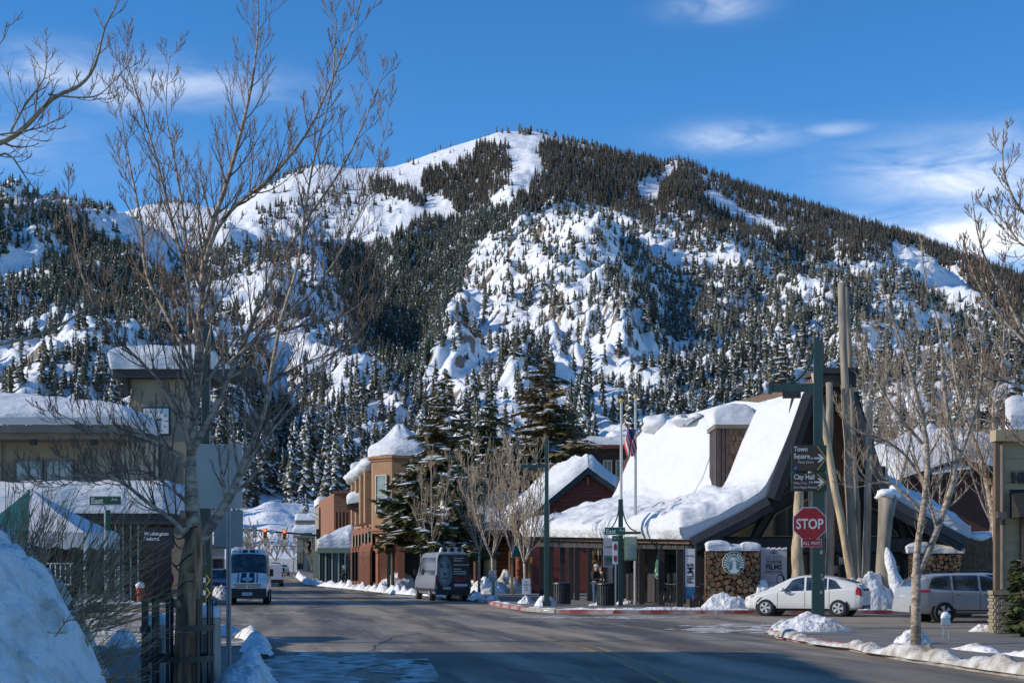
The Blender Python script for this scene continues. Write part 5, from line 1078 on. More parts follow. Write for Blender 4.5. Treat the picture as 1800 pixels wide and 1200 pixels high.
for (a_, b_) in (((lx,lz),(ax_,az_)),((ax_,az_),(rx_,rz_))):
    MB().prism([(a_[0],d-.5,a_[1]),(b_[0],d-.5,b_[1]),(b_[0],d-.5,b_[1]-.42),(a_[0],d-.5,a_[1]-.42)],(0,.14,0)).obj('barge_board', mat('dark_teal_trim',(.03,.05,.055),.6,.2,4), rh)
    snow_slab(rh, [(a_[0],d-.6,a_[1]+.01),(b_[0],d-.6,b_[1]+.01),(b_[0]+SX*9,d+8.4,b_[1]+.01),(a_[0]+SX*9,d+8.4,a_[1]+.01)], .85, .5, 26, 14, .22, int(a_[0]*10), (0 if a_[0]==ax_ else 1, 1 if a_[0]==ax_ else 0,1,1), .1)
MB().box((ax_,d-.1,az_-.85),(.16,.2,.5)).obj('gable_bracket', mat('orange_bracket',(.4,.15,.06),.7), rh); at0(rh)
lb = thing('long_brick_building', 'long dark brick building with flat snowy roof behind the red gable', 'building', (W0(1080,135)[0],135,0))
d = 135.; x0_, x1_ = W0(1005,d)[0], W0(1180,d)[0]; zt = Zp(786,d)
MB().box(((x0_+x1_)/2,d+5,zt/2+.1),(x1_-x0_,10,zt)).obj('wall', brownbrick, lb); MB().box(((x0_+x1_)/2,d-.1,zt+.02),(x1_-x0_+.4,.5,.3)).obj('cornice', redwood, lb)
snow_slab(lb, [(x0_,d-.3,zt+.2),(x1_,d-.3,zt+.2),(x1_,d+10,zt+.2),(x0_,d+10,zt+.2)], .75, .8, 24, 12, .1, 11)
for px_ in (1068,1090,1108): window(lb,(W0(px_,d)[0],d-.06,Zp(824,d)),.75,1.5,0,cream,.07)
at0(lb)
# right of the coffee house
rb = thing('red_brown_house', 'red-brown house with snowy roofs behind the right eave of the coffee house', 'building', (W0(1680,88)[0],88,0))
d = 88.; rbm = mat('red_brown_siding',(.15,.055,.04),.8,.25,3,.005,20,stretch=(.3,1,5))
MB().prism([(W0(1590,d)[0],d,.1),(W0(1790,d)[0],d,.1),(W0(1790,d)[0],d,Zp(835,d)),(W0(1705,d)[0],d,Zp(800,d)),(W0(1590,d)[0],d,Zp(842,d))],(0,8,0)).obj('wall', rbm, rb)
for (a_, b_, T) in (((1570,845),(1700,800),.8),((1690,812),(1800,835),1.3),((1630,836),(1700,825),.4)):
    x0_, x1_ = W0(a_[0],d)[0], W0(b_[0],d)[0]; z0_, z1_ = Zp(a_[1],d), Zp(b_[1],d)
    MB().prism([(x0_,d-.9,z0_-.2),(x1_,d-.9,z1_-.2),(x1_,d-.9,z1_),(x0_,d-.9,z0_)],(0,9,0)).obj('roof', dark, rb)
    snow_slab(rb, [(x0_,d-1,z0_+.01),(x1_,d-1,z1_+.01),(x1_,d+8,z1_+1.6),(x0_,d+8,z0_+1.6)], T, .6, 24, 14, .2, a_[0], (1,1,1,1), .1)
snow_slab(rb, [(W0(1700,80)[0],79,Zp(948,80)),(W0(1790,80)[0],79,Zp(948,80)),(W0(1790,80)[0],82,Zp(944,80)),(W0(1700,80)[0],82,Zp(944,80))], .35, .3, 16, 8, .1, 5); at0(rb)
yb = thing('clapboard_building', 'cream-yellow clapboard corner building with brick base at the right edge', 'building', (0,40,0))
ya = mat('yellow_clapboard',(.44,.34,.20),.75,.12,2,.003,30,stretch=(.3,1,6)); d = 40.5
x0_ = W0(1757,d)[0]; zt = Zp(775,d); MB().prism([(x0_,d,.1),(x0_+8,d,.1),(x0_+10,d+6,.1),(x0_+2.0,d+6,.1)],(0,0,zt)).obj('wall', ya, yb)
k = 0; z = 1.22
while z < zt-.1:
    MB().add([(x0_-.02,d-.05,z),(x0_+7,d-.05,z),(x0_+7,d-.015,z+.30),(x0_-.02,d-.015,z+.30),(x0_-.02,d,z),(x0_+7,d,z),(x0_+7,d,z+.30),(x0_-.02,d,z+.30)],[(0,1,2,3),(1,0,4,5),(2,6,7,3),(0,3,7,4)]).obj('clapboard', ya, yb); z += .305; k += 1
MB().box((x0_-.07,d-.06,zt/2+.6),(.17,.2,zt-1.15)).obj('corner_board', mat('brown_trim',(.16,.11,.07),.7,.2,3), yb)
MB().box((x0_+3.6,d-.1,zt+.12),(7.6,.5,.28)).obj('cornice', ya, yb)
snow_slab(yb, [(x0_+.05,d-.3,zt+.27),(x0_+7,d-.3,zt+.27),(x0_+8.7,d+5,zt+.27),(x0_+1.75,d+5,zt+.27)], .85, .5, 30, 14, .2, 13, (1,0,1,1), .08)
bm_ = mat('buff_brick',(.36,.30,.19),.9,.4,12,.004,40,col2=(.22,.17,.11)); MB().box((x0_+3.4,d-.16,.62),(7.2,.3,1.0)).obj('base_mortar', mat('mortar',(.22,.2,.17),.9), yb)
bme = MB().box((0,0,0),(.205,.05,.075)).mesh('brick', bm_)
for r_ in range(11):
    for c in range(12): link('brick', bme, yb, (x0_-.15+c*.218+(.1 if r_%2 else 0)+.1, d-.32-random.uniform(0,.008), .19+r_*.088))
for r_ in range(11):
    for c in range(2): link('brick', bme, yb, (x0_-.21,d-.2+c*.218+(.1 if r_%2 else 0),.19+r_*.088), (0,0,R(90)))
MB().box((x0_+3.4,d-.2,1.17),(7.4,.42,.10)).obj('base_cap', bm_, yb)
window(yb,(x0_+1.45,d-.08,2.55),1.9,2.2,0,mat('brown_trim',(.16,.11,.07)),.12,.14,(0,0),glass,sill=ya)
MB().prism([(x0_+.25,d-.05,Zp(860,d)),(x0_+.25,d-.9,Zp(910,d)),(x0_+.25,d-.05,Zp(910,d))],(3.5,0,0)).obj('awning', mat('black_canvas',(.025,.024,.022),.8,.3,3), yb)
MB().tube([(x0_+.25,d-.9,Zp(910,d)),(x0_+.25,d-.05,Zp(885,d))],.015,5).obj('awning_rod', black, yb)
text('HU', .36, black, yb, (x0_+.28,d-.09,Zp(848,d)), bold=.02, ext=.03)
MB().cyl((x0_-.02,d-.3,Zp(918,d)),.07,.14,10).obj('wall_lamp', black, yb); MB().box((x0_-.0,d-.15,Zp(905,d)),(.24,.12,.16)).obj('meter_box', taupe, yb)
MB().tube([(x0_+.02,d-.16,1.25),(x0_+.02,d-.16,zt-.1)],.05,8).obj('downpipe', mat('grey_brown_pipe',(.2,.16,.13),.5), yb)
yb.location = (x0_+3,d,0); at0(yb)
# ------------------------------------------------------------------ vehicles
tyre = mat('tyre_rubber',(.02,.02,.021),.85,.3,10); rim_m = mat('wheel_rim',(.62,.62,.64),.4,.1,3,metal=.3); trim = mat('black_trim',(.022,.022,.024),.6,.2,6); cglass = mat('car_glass',(.015,.018,.02),.05,.3,3,spec=.9,coat=.5,col2=(.085,.10,.095),mid=.58,wid=.12)  # car glass: lighter greenish noise in the colour imitates reflections
chrome = mat('chrome',(.6,.6,.62),.2,.05,2,metal=.9); lampr = mat('tail_lamp_red',(.45,.015,.015),.2,.2,4,coat=.6); lampw = mat('headlamp_glass',(.55,.56,.57),.15,.2,6,coat=.6); plate_m = mat('number_plate',(.5,.5,.52),.5,.25,9,col2=(.35,.15,.12),mid=.6,wid=.08); lampo = mat('amber_lamp',(.55,.16,.03),.3)
class Car:
    """lofted body; x from nose (0) to tail (L); y lateral; local frame is centred on the car, nose towards -x"""
    def __init__(s, L, st, root):   # st rows: x, zbottom, zbelt, ztop, half width, roof inset
        s.L = L; s.st = np.array(st, float); s.root = root
    def sec(s, x):
        a = s.st; zb, zl, zt, hw, ins = [np.interp(x, a[:,0], a[:,k]) for k in (1,2,3,4,5)]
        zl = min(zl, zt-.02); rr = max(.0, min(.12, (zt-zl)*.3))
        return [(0,zb),(hw*.86,zb),(hw*.97,zb+.10),(hw,zb+(zl-zb)*.45),(hw*.985,zl-.06),(hw*.955,zl),(hw-ins*.25-.05,zl+(zt-zl)*.2),(hw-ins*.85,zl+(zt-zl)*.78),(hw-ins-.03,zt-rr*.45),(hw-ins-.15,zt-.012),((hw-ins)*.45,zt+.012),(0,zt+.018)]
    def pt(s, x, v, side=1, off=0):
        q = s.sec(x); v = max(0, min(v, 10.999)); k = int(v); f = v-k; y = q[k][0]*(1-f)+q[k+1][0]*f; z = q[k][1]*(1-f)+q[k+1][1]*f
        ty, tz_ = q[k+1][0]-q[k][0], q[k+1][1]-q[k][1]; l = math.hypot(ty, tz_)+1e-6; ny, nz_ = tz_/l, -ty/l
        ex = -.6*off if x < s.L*.3 else (.6*off if x > s.L*.97 else 0)
        return (x-s.L/2+ex, side*(y+ny*off), z+abs(nz_)*off)
    def body(s, m, n=60, name='body'):
        xs = sorted(set(list(np.linspace(0, s.L, n))+list(s.st[:,0]))); rows = []
        for x in xs:
            q = s.sec(x); rows.append([(x-s.L/2,-y,z) for y, z in q]+[(x-s.L/2,y,z) for y, z in q[::-1][1:]])
        mb = MB(); mb.grid(rows); mb.smooth = False
        for r_, rev in ((rows[0],False),(rows[-1],True)): mb.add(r_, [tuple(range(len(r_)))[::-1] if rev else tuple(range(len(r_)))])
        me = mb.mesh(name, m); k = len(me.polygons); me.polygons.foreach_set('use_smooth', [i < k-2 for i in range(k)]); o = link(name, me, s.root)
        md = o.modifiers.new('n','WEIGHTED_NORMAL') ; return o
    def patch(s, name, c, m, side=1, off=.006, n=8, parent=None, both=False):
        """c: four (x,v) corners; surface patch standing off the body"""
        mb = MB()
        for sd in ((1,-1) if both else (side,)):
            rows = []
            for i in range(n+1):
                u = i/n; a_ = (c[0][0]*(1-u)+c[1][0]*u, c[0][1]*(1-u)+c[1][1]*u); b_ = (c[3][0]*(1-u)+c[2][0]*u, c[3][1]*(1-u)+c[2][1]*u)
                rows.append([s.pt(a_[0]*(1-w)+b_[0]*w, a_[1]*(1-w)+b_[1]*w, sd, off) for w in [j/n for j in range(n+1)]])
            mb.grid(rows)
        return mb.obj(name, m, parent or s.root, smooth=True)
    def wheels(s, xs, r, w=.22, hw=None, spokes=5, steel_=False, sides=(1,-1), dark_arch=True):
        for x in xs:
            for sd in sides:
                y = sd*((hw or np.interp(x, s.st[:,0], s.st[:,4]))-w*.5+.015)
                if dark_arch: MB().cyl((x-s.L/2, y-sd*.02, r+.03), r+.075, w-.02, 28, 'Y').obj('wheel_arch', trim, s.root)
                t_ = MB(); t_.lathe([(r*.6,-w/2),(r*.93,-w/2),(r,-w*.3),(r,w*.3),(r*.93,w/2),(r*.6,w/2)], n=28)
                wh = t_.obj('wheel', tyre, s.root, loc=(x-s.L/2, y+sd*.03, r), rot=(R(90)*(-sd),0,0), smooth=False)
                rm = MB(); rm.cyl((0,0,w*.36),r*.62,.04,24); rmo = rm.obj('rim', trim if not steel_ else rim_m, wh)
                sp = MB(); sp.cyl((0,0,w*.43),r*.16,.05,12)
                for k in range(spokes): a_ = 2*math.pi*k/spokes; sp.prism([(r*.1*math.cos(a_-.6),r*.1*math.sin(a_-.6),w*.41),(r*.62*math.cos(a_-.30),r*.62*math.sin(a_-.30),w*.41),(r*.62*math.cos(a_+.30),r*.62*math.sin(a_+.30),w*.41),(r*.1*math.cos(a_+.6),r*.1*math.sin(a_+.6),w*.41)],(0,0,.035))
                sp.tube([(r*.62*math.cos(a_/12*math.pi),r*.62*math.sin(a_/12*math.pi),w*.43) for a_ in range(25)],.018,5); sp.obj('spoke', rim_m, wh)
def place(root, px, d, rz, z=0): root.location = ((px-CX)/F*d, d, gz(d)+z); root.rotation_euler = (0,0,rz)
# white liftback: nose points left (-x)
pr = thing('white_hatchback', 'white five-door liftback car parked behind the stop sign', 'car')
w_paint = mat('pearl_white_paint',(.74,.735,.70),.3,.04,2,coat=.5)
c = Car(4.46, [(0,.38,.58,.60,.62,.0),(.05,.27,.64,.70,.72,.02),(.2,.22,.70,.76,.81,.02),(.5,.2,.77,.87,.86,.04),(.85,.2,.83,.97,.875,.08),(1.3,.2,.88,1.22,.875,.15),(1.75,.2,.90,1.43,.875,.20),(2.2,.2,.92,1.51,.875,.21),(2.75,.2,.94,1.515,.875,.21),(3.3,.2,.97,1.45,.87,.20),(3.8,.22,1.00,1.35,.85,.17),(4.15,.26,1.02,1.25,.82,.14),(4.33,.3,1.0,1.14,.78,.1),(4.46,.42,.84,.90,.72,.04)], pr)
c.body(w_paint)
c.patch('windscreen', [(.92,9),(1.80,9),(1.80,11),(.92,11)], cglass, both=True); c.patch('side_window', [(1.35,5.25),(2.28,5.2),(2.28,7.75),(1.98,7.6)], cglass, -1); c.patch('side_window', [(2.36,5.2),(3.12,5.25),(3.12,7.6),(2.36,7.75)], cglass, -1); c.patch('side_window', [(3.18,5.3),(3.72,5.6),(3.45,6.9),(3.18,7.5)], cglass, -1)
c.patch('side_window', [(1.35,5.25),(2.28,5.2),(2.28,7.75),(1.98,7.6)], cglass, 1); c.patch('side_window', [(2.36,5.2),(3.6,5.5),(3.3,7.3),(2.36,7.75)], cglass, 1)
c.patch('rear_window', [(3.5,9.2),(4.2,9.2),(4.2,11),(3.5,11)], cglass, both=True); c.patch('tail_lamp', [(4.18,3.6),(4.40,3.5),(4.36,6.2),(4.22,6.6)], lampr, -1, .012); c.patch('tail_lamp', [(4.18,3.6),(4.40,3.5),(4.36,6.2),(4.22,6.6)], lampr, 1, .012)
c.patch('headlamp', [(.05,3.5),(.42,4.6),(.36,5.6),(.10,6)], lampw, -1, .01); c.patch('indicator', [(.28,4.6),(.44,4.7),(.40,5.6),(.3,5.6)], lampo, -1, .016)
MB().box((2.225,0,.62),(.03,.52,.14)).obj('number_plate', plate_m, pr); MB().box((2.16,0,.93),(.10,1.05,.20)).obj('hatch_glass', cglass, pr); MB().box((2.15,0,.36),(.16,1.3,.14)).obj('rear_bumper_insert', trim, pr); MB().box((2.0,0,1.20),(.3,1.2,.04)).obj('spoiler', w_paint, pr)
for x in (-.42,.52): MB().box((x,-.885,.86),(.20,.03,.03)).obj('door_handle', w_paint, pr)
for x0 in (1.30,2.32,3.22): c.patch('door_gap', [(x0,1.9),(x0+.014,1.9),(x0+.014,5.1),(x0,5.1)], trim, -1, .004)
MB().blob((-.72,-.97,.98),(.10,.11,.075),2,10,8,.05).obj('wing_mirror', w_paint, pr, smooth=True); c.patch('sill', [(.8,.9),(3.3,.9),(3.3,1.9),(.8,1.9)], trim, -1, .005)
c.wheels((.86,3.56), .315, .2)
place(pr, 1419, 59.6, R(-23))
# silver wagon: nose points right -> rotate by 180
def wagon(name, label, paint, px, d, rz):
    r_ = thing(name, label, 'car'); c = Car(4.78, [(0,.45,.66,.68,.64,0),(.08,.34,.74,.80,.76,.02),(.3,.30,.84,.92,.86,.03),(.8,.28,.92,1.03,.90,.06),(1.25,.28,.97,1.12,.91,.12),(1.7,.28,.99,1.40,.91,.18),(2.1,.28,1.0,1.56,.91,.20),(2.6,.28,1.01,1.60,.91,.21),(3.6,.28,1.03,1.59,.91,.21),(4.25,.29,1.05,1.53,.90,.2),(4.45,.31,1.05,1.42,.88,.18),(4.66,.36,1.05,1.12,.85,.12),(4.70,.38,.98,1.03,.85,.08),(4.78,.50,.70,.74,.78,.03)], r_)
    c.body(paint)
    for sd in (1,-1):
        c.patch('side_window', [(1.62,5.3),(2.40,5.25),(2.40,7.8),(2.02,7.7)], cglass, sd); c.patch('side_window', [(2.48,5.25),(3.35,5.3),(3.35,7.75),(2.48,7.8)], cglass, sd); c.patch('side_window', [(3.43,5.3),(4.22,5.7),(4.0,7.5),(3.43,7.75)], cglass, sd)
        c.patch('tail_lamp', [(4.16,4.3),(4.68,3.9),(4.66,5.4),(4.16,5.2)], lampr, sd, .012); c.patch('headlamp', [(.1,3.8),(.65,4.6),(.6,5.4),(.14,5.6)], lampw, sd, .01); c.patch('lower_cladding', [(.2,.9),(4.6,.9),(4.6,2.15),(.2,2.15)], trim, sd, .008)
        for x0 in (1.45,2.44,3.39): c.patch('door_gap', [(x0,2.1),(x0+.014,2.1),(x0+.014,5.1),(x0,5.1)], trim, sd, .004)
        MB().tube([(-.45,sd*.66,1.64),(-.3,sd*.66,1.69),(1.7,sd*.66,1.67),(1.85,sd*.66,1.60)],.022,6).obj('roof_rail', trim, r_)
        for x in (-.15,.85): MB().box((x,sd*.925,.92),(.20,.035,.035)).obj('door_handle', chrome, r_)
        MB().blob((-.62,sd*1.0,1.08),(.11,.12,.085),2,10,8,.05).obj('wing_mirror', paint, r_, smooth=True)
    c.patch('windscreen', [(1.35,9),(2.02,9),(2.02,11),(1.35,11)], cglass, both=True); c.patch('rear_window', [(4.3,9),(4.63,9.2),(4.63,11),(4.3,11)], cglass, both=True)
    MB().box((2.34,0,.82),(.05,.5,.15)).obj('number_plate', plate_m, r_); MB().box((2.38,0,.46),(.1,1.5,.22)).obj('rear_bumper', paint, r_); c.wheels((.92,3.70), .345, .22); place(r_, px, d, rz); return r_
silver = mat('silver_paint',(.40,.415,.42),.35,.05,3,coat=.6,metal=.2)
wagon('silver_wagon', 'silver station wagon parked right of the twin-stemmed tree', silver, 1706, 53.0, R(188))
wagon('silver_wagon', 'second silver car mostly hidden behind the silver station wagon', silver, 1735, 58.5, R(188))
# shuttle vans
def shuttle(name, label, paint, px, d, rz, L=6.0, high=2.72, lower=None):
    r_ = thing(name, label, 'van'); b_ = high
    c = Car(L, [(0,.42,.80,.82,.78,0),(.06,.34,.95,1.0,.90,.01),(.25,.32,1.10,1.15,.96,.02),(.7,.32,1.22,1.32,.99,.05),(1.0,.32,1.28,1.55,.99,.08),(1.5,.32,1.30,b_-.55,.99,.12),(1.75,.32,1.32,b_-.22,.99,.13),(2.1,.32,1.32,b_-.06,.99,.13),(2.8,.32,1.32,b_,.99,.13),(L-.5,.32,1.32,b_,.99,.13),(L-.08,.34,1.32,b_-.03,.985,.13),(L,.36,1.30,b_-.10,.975,.14)], r_)
    c.body(paint)
    for sd in (1,-1):
        c.patch('side_window', [(1.30,5.3),(2.1,5.2),(2.1,7.0),(1.62,6.9)], cglass, sd); c.patch('side_window', [(2.25,5.3),(L-.45,5.3),(L-.45,7.0),(2.25,7.0)], cglass, sd, .008)
        c.patch('rub_strip', [(.4,2.2),(L-.05,2.2),(L-.05,2.7),(.4,2.7)], trim, sd, .012); c.patch('lower_cladding', [(.15,.8),(L-.05,.8),(L-.05,1.7),(.15,1.7)], lower or trim, sd, .01)
        MB().box((-L/2+1.45,sd*1.13,1.55),(.14,.18,.36)).obj('wing_mirror', trim, r_); MB().cyl((0,0,0),.03,.01,6).obj('mirror_arm', trim, r_, loc=(-L/2+1.45,sd*1.02,1.45))
        c.patch('headlamp', [(.14,4.2),(.62,4.3),(.5,6.0),(.16,5.4)], lampw, sd, .014)
    c.patch('windscreen', [(.98,7.4),(1.72,7.4),(1.72,11),(.98,11)], cglass, both=True, off=.010)
    MB().box((-L/2-.02,0,.56),(.14,1.85,.46)).obj('front_bumper', trim, r_)
    MB().box((L/2-.02,0,.50),(.14,1.85,.30)).obj('rear_bumper', trim, r_)
    for sd in (1,-1): MB().box((L/2+.0,sd*.90,1.12),(.05,.13,.52)).obj('tail_lamp', lampr, r_)
    c.wheels((1.05, L-1.55), .35, .26, steel_=True); place(r_, px, d, rz); return r_, c
wv, c = shuttle('white_shuttle_van', 'white shuttle van with navy racing stripes facing the camera at left', mat('cool_white_paint',(.78,.78,.77),.3,.04,2,coat=.4), 439, 80.5, R(97))
navy = mat('navy_stripe',(.012,.018,.05),.35,.1,2)
for sd in (1,-1):
    for (x0,x1) in ((.12,.95),(1.76,2.4)): c.patch('bonnet_stripe' if x0 < 1 else 'roof_stripe', [(x0,10.2),(x1,10.25),(x1,10.86),(x0,10.86)], navy, sd, .012); c.patch('pin_stripe', [(x0,9.78),(x1,9.85),(x1,9.98),(x0,9.95)], navy, sd, .012)
g_ = MB().prism([(0,-.66,1.02),(0,.66,1.02),(0,.52,.80),(0,-.52,.80)],(-.05,0,0)).obj('grille', trim, wv, loc=(-3.02,0,0)); MB().box((-.06,0,.91),(.03,1.24,.03)).box((-.06,0,.91),(.03,.04,.2)).box((-.06,0,1.02),(.03,1.32,.03)).box((-.06,0,.80),(.03,1.04,.03)).box((-.06,0,.855),(.03,1.1,.015)).box((-.06,0,.965),(.03,1.2,.015)).obj('grille_bar', chrome, g_)
MB().box((-3.10,0,.52),(.02,.5,.16)).obj('number_plate', plate_m, wv)
MB().cyl((0,0,0),.26,.02,20,'X').obj('round_badge', mat('badge_silver',(.5,.52,.55),.4), wv, loc=(-2.72,0,1.24), rot=(0,R(70),0)); MB().box((-1.62,-.05,2.0),(.02,.16,.1)).obj('permit_sticker', mat('sticker_green',(.05,.4,.2),.6), wv)
# grey shuttle with the portrait advertisement on its rear
gvp = mat('grey_van_paint',(.22,.24,.28),.35,.05,3,coat=.5)
gv, c = shuttle('grey_shuttle_van', 'grey shuttle van seen from behind with a large portrait advertisement', gvp, 776, 89.0, R(-77), 6.9, 2.65, lower=mat('silver_skirt',(.4,.41,.43),.4))
xr_ = 6.9/2+.012; ad_m = mat('black_advert_film',(.014,.017,.019),.4,.3,3); skin_p = mat('grey_green_print',(.17,.23,.24),.6,.18,1.6,col2=(.10,.15,.16)); skin_l = mat('pale_print',(.27,.34,.35),.6,.1,2); skin_d = mat('dark_print',(.04,.06,.065),.6,.1,3); wtx = mat('white_print',(.6,.62,.64),.6,.05,2); rtx = mat('red_print',(.45,.03,.04),.6,.05,2)
ad = MB().prism([(0,-.86,.62),(0,.90,.62),(0,.92,1.5),(0,.84,2.48),(0,-.80,2.48),(0,-.90,1.5)],(.02,0,0)).obj('advert_panel', ad_m, gv, loc=(xr_,0,0))
def ell(cy, cz, a_, b_, x, m, name, n=24, th_=.004): return MB().prism([(x, cy+a_*math.cos(2*math.pi*k/n), cz+b_*math.sin(2*math.pi*k/n)*(1+.12*math.sin(2*math.pi*k/n))) for k in range(n)],(th_,0,0)).obj(name, m, ad)
# local +y of the van is to the left in the picture after the turn
ell(-.46,1.52,.42,.82,.021,skin_p,'face_print'); ell(-.52,1.50,.20,.60,.026,skin_l,'face_light_print'); ell(-.62,1.84,.12,.045,.031,skin_d,'eye_print'); ell(-.26,1.84,.12,.05,.031,skin_d,'eye_print'); ell(-.62,1.95,.15,.03,.031,skin_d,'brow_print'); ell(-.26,1.96,.15,.03,.031,skin_d,'brow_print'); ell(-.46,1.45,.10,.06,.031,skin_d,'nose_print'); ell(-.46,1.48,.06,.22,.029,skin_l,'nose_print'); ell(-.45,1.22,.17,.05,.031,skin_d,'lips_print'); ell(-.45,1.185,.14,.035,.034,skin_p,'lips_print')
r_ = random.Random(3)                           # rows of small print, too fine to read in the photograph
def print_rows(rows, m, y0, h_):
    for z, L_ in rows:
        mb = MB(); y = y0
        while y < y0+L_:
            w_ = r_.uniform(.05,.15); mb.box((.025,y+w_/2,z),(.004,w_,h_*r_.uniform(.8,1.15))); y += w_+.03
        mb.obj('print_row', m, ad)
print_rows(((2.30,.52),(2.17,.44),(1.95,.74),(1.72,.42),(1.59,.62),(1.47,.55)), wtx, .03, .05); print_rows(((1.24,.7),(1.11,.5),(.71,.5)), rtx, .03, .055)
MB().box((.026,.42,.86),(.01,.72,.13)).obj('url_strip', wtx, ad)
MB().box((xr_+.03,-.35,.70),(.02,.42,.14)).obj('number_plate', plate_m, gv); MB().box((xr_+.01,0,.45),(.05,1.5,.12)).obj('step_bumper', trim, gv)
ac = MB().box((0,0,0),(.5,1.3,.26),taper=.85).obj('roof_air_unit', mat('ac_white',(.6,.6,.6),.5), gv, loc=(2.9,0,2.76))
for y in (-.4,0,.4): MB().cyl((.252,y,-.01),.13,.03,16,'X').obj('fan', trim, ac)
c.patch('side_band', [(4.6,2.8),(6.85,2.8),(6.85,9.0),(5.6,9.0)], ad_m, 1, .009)
# small distant cars
def small_van(label, paint, px, d, rz): r_, c = shuttle('white_van', label, paint, px, d, rz, 5.4, 2.1); return r_
small_van('white passenger van driving away beyond the striped shuttle', mat('cool_white_paint',(.60,.63,.68)), 478, 150, R(-80))
def sedan(label, paint, px, d, rz, h=1.45, name='sedan'):
    r_ = thing(name, label, 'car'); f = h/1.45; c = Car(4.6, [(0,.4,.62*f,.64*f,.7,0),(.1,.25,.72*f,.78*f,.84,.02),(.7,.22,.84*f,.92*f,.9,.05),(1.2,.22,.88*f,1.0*f,.9,.1),(1.9,.22,.9*f,1.4*f,.9,.2),(2.6,.22,.92*f,1.45*f,.9,.2),(3.3,.22,.94*f,1.38*f,.9,.2),(3.9,.22,.95*f,1.1*f,.89,.15),(4.45,.25,.93*f,1.02*f,.86,.08),(4.6,.42,.8*f,.84*f,.78,.02)], r_)
    c.body(paint); c.patch('rear_window', [(3.3,9),(3.88,9),(3.88,11),(3.3,11)], cglass, both=True); c.patch('windscreen', [(1.25,9),(1.85,9),(1.85,11),(1.25,11)], cglass, both=True)
    for sd in (1,-1):
        c.patch('side_window', [(1.5,5.3),(2.4,5.2),(2.4,7.7),(1.95,7.6)], cglass, sd); c.patch('side_window', [(2.48,5.2),(3.7,5.5),(3.25,7.5),(2.48,7.7)], cglass, sd); c.patch('tail_lamp', [(4.3,4.0),(4.55,3.8),(4.53,5.4),(4.3,5.6)], lampr, sd, .012); c.patch('headlamp', [(.08,3.8),(.5,4.4),(.46,5.6),(.12,5.8)], lampw, sd, .012)
    MB().box((2.28,0,.72*f),(.05,.5,.14)).obj('number_plate', plate_m, r_); c.wheels((.9,3.7), .33*f, .2); place(r_, px, d, rz); return r_
sedan('small silver sedan with red tail lights far down the street', silver, 496, 215, R(-80))
sedan('dark car just left of the far silver sedan', mat('dark_paint',(.03,.035,.045),.3,.1,2,coat=.4), 484, 232, R(-80), 1.6)
suv = sedan('dark red sport utility vehicle parked behind the signs at left kerb', mat('maroon_paint',(.10,.012,.02),.3,.1,2,coat=.6), 385, 94, R(98), 1.72, 'sport_utility_vehicle')
MB().box((-2.3,0,.62),(.05,1.1,.24)).obj('grille', trim, suv); MB().box((-2.34,0,.72),(.03,1.1,.04)).obj('grille_bar', chrome, suv)
sedan('dark grey car parked behind the dark red sport utility vehicle', mat('dark_paint',(.03,.035,.045)), 380, 112, R(98), 1.6)
# ------------------------------------------------------------------ bare trees
bark_light = mat('pale_peeling_bark',(.52,.41,.31),.85,.4,7,.012,22,col2=(.15,.115,.09),stretch=(1,1,2.2),mid=.52,wid=.14); bark_trunk = mat('fissured_bark',(.54,.31,.17),.95,.5,7,.035,14,col2=(.12,.07,.045),stretch=(1.6,1.6,.22),mid=.5,wid=.13)
twig_m = mat('brown_twigs',(.20,.14,.10),.9,.3,3); twig_l = mat('pale_twigs',(.30,.235,.17),.9,.3,3)
class Tree:
    def __init__(s, seed): s.r = random.Random(seed); s.limbs = MB(); s.twigs = MB(); s.n = 0
    def path(s, p, d, L, up, seg, wob=.10):
        P = [p.copy()]; d = d.normalized()
        for _ in range(seg):
            d = (d+Vector((s.r.uniform(-wob,wob),s.r.uniform(-wob,wob),up/seg))).normalized(); P.append(P[-1]+d*(L/seg))
        return P
    def kids(s, P, R_, L, lvl, n, t0=.2, ang=.8, up=1.0, flat=1.0, minr=.004):
        """children leave the polyline P (radii R_) alternately and curl upward"""
        m = len(P)-1; a = s.r.uniform(0,6)
        for k in range(n):
            t = t0+(1-t0)*(k+s.r.random()*.8)/n; i = min(int(t*m), m-1); f = t*m-i; p = P[i].lerp(P[i+1], f); tan = (P[i+1]-P[i]).normalized(); a += 2.4+s.r.uniform(-.6,.6)
            u = tan.orthogonal().normalized(); w = tan.cross(u); side = u*math.cos(a)+w*math.sin(a); side.y *= flat
            d = (tan*math.cos(ang)+side*math.sin(ang)*s.r.uniform(.8,1.2)).normalized()
            l = L*(1-.55*t)*s.r.uniform(.6,1.2); r0 = max(minr, (R_[i]*(1-f)+R_[i+1]*f)*.55)
            if lvl == 0:
                C = s.path(p, d, l, up*.9, 3, .08); s.twigs.tube(C, [minr, minr*.85, minr*.7, minr*.45], 3, False); s.n += 1
            else:
                seg = 5 if lvl > 1 else 4; C = s.path(p, d, l, up, seg, .09); rr = [max(minr, r0*(1-.82*j/seg)) for j in range(seg+1)]
                (s.limbs if r0 > .018 else s.twigs).tube(C, rr, 5 if r0 > .018 else 3, False)
                s.kids(C, rr, l*.62, lvl-1, {2:6,1:5}.get(lvl,5), .2, ang*.85, up, flat, minr)
    def limb(s, P, R_, kids=8, L=1.2, lvl=2, t0=.15, n=8, **k):
        s.limbs.tube(P, R_, n, False); s.kids(P, R_, L, lvl, kids, t0, **k)
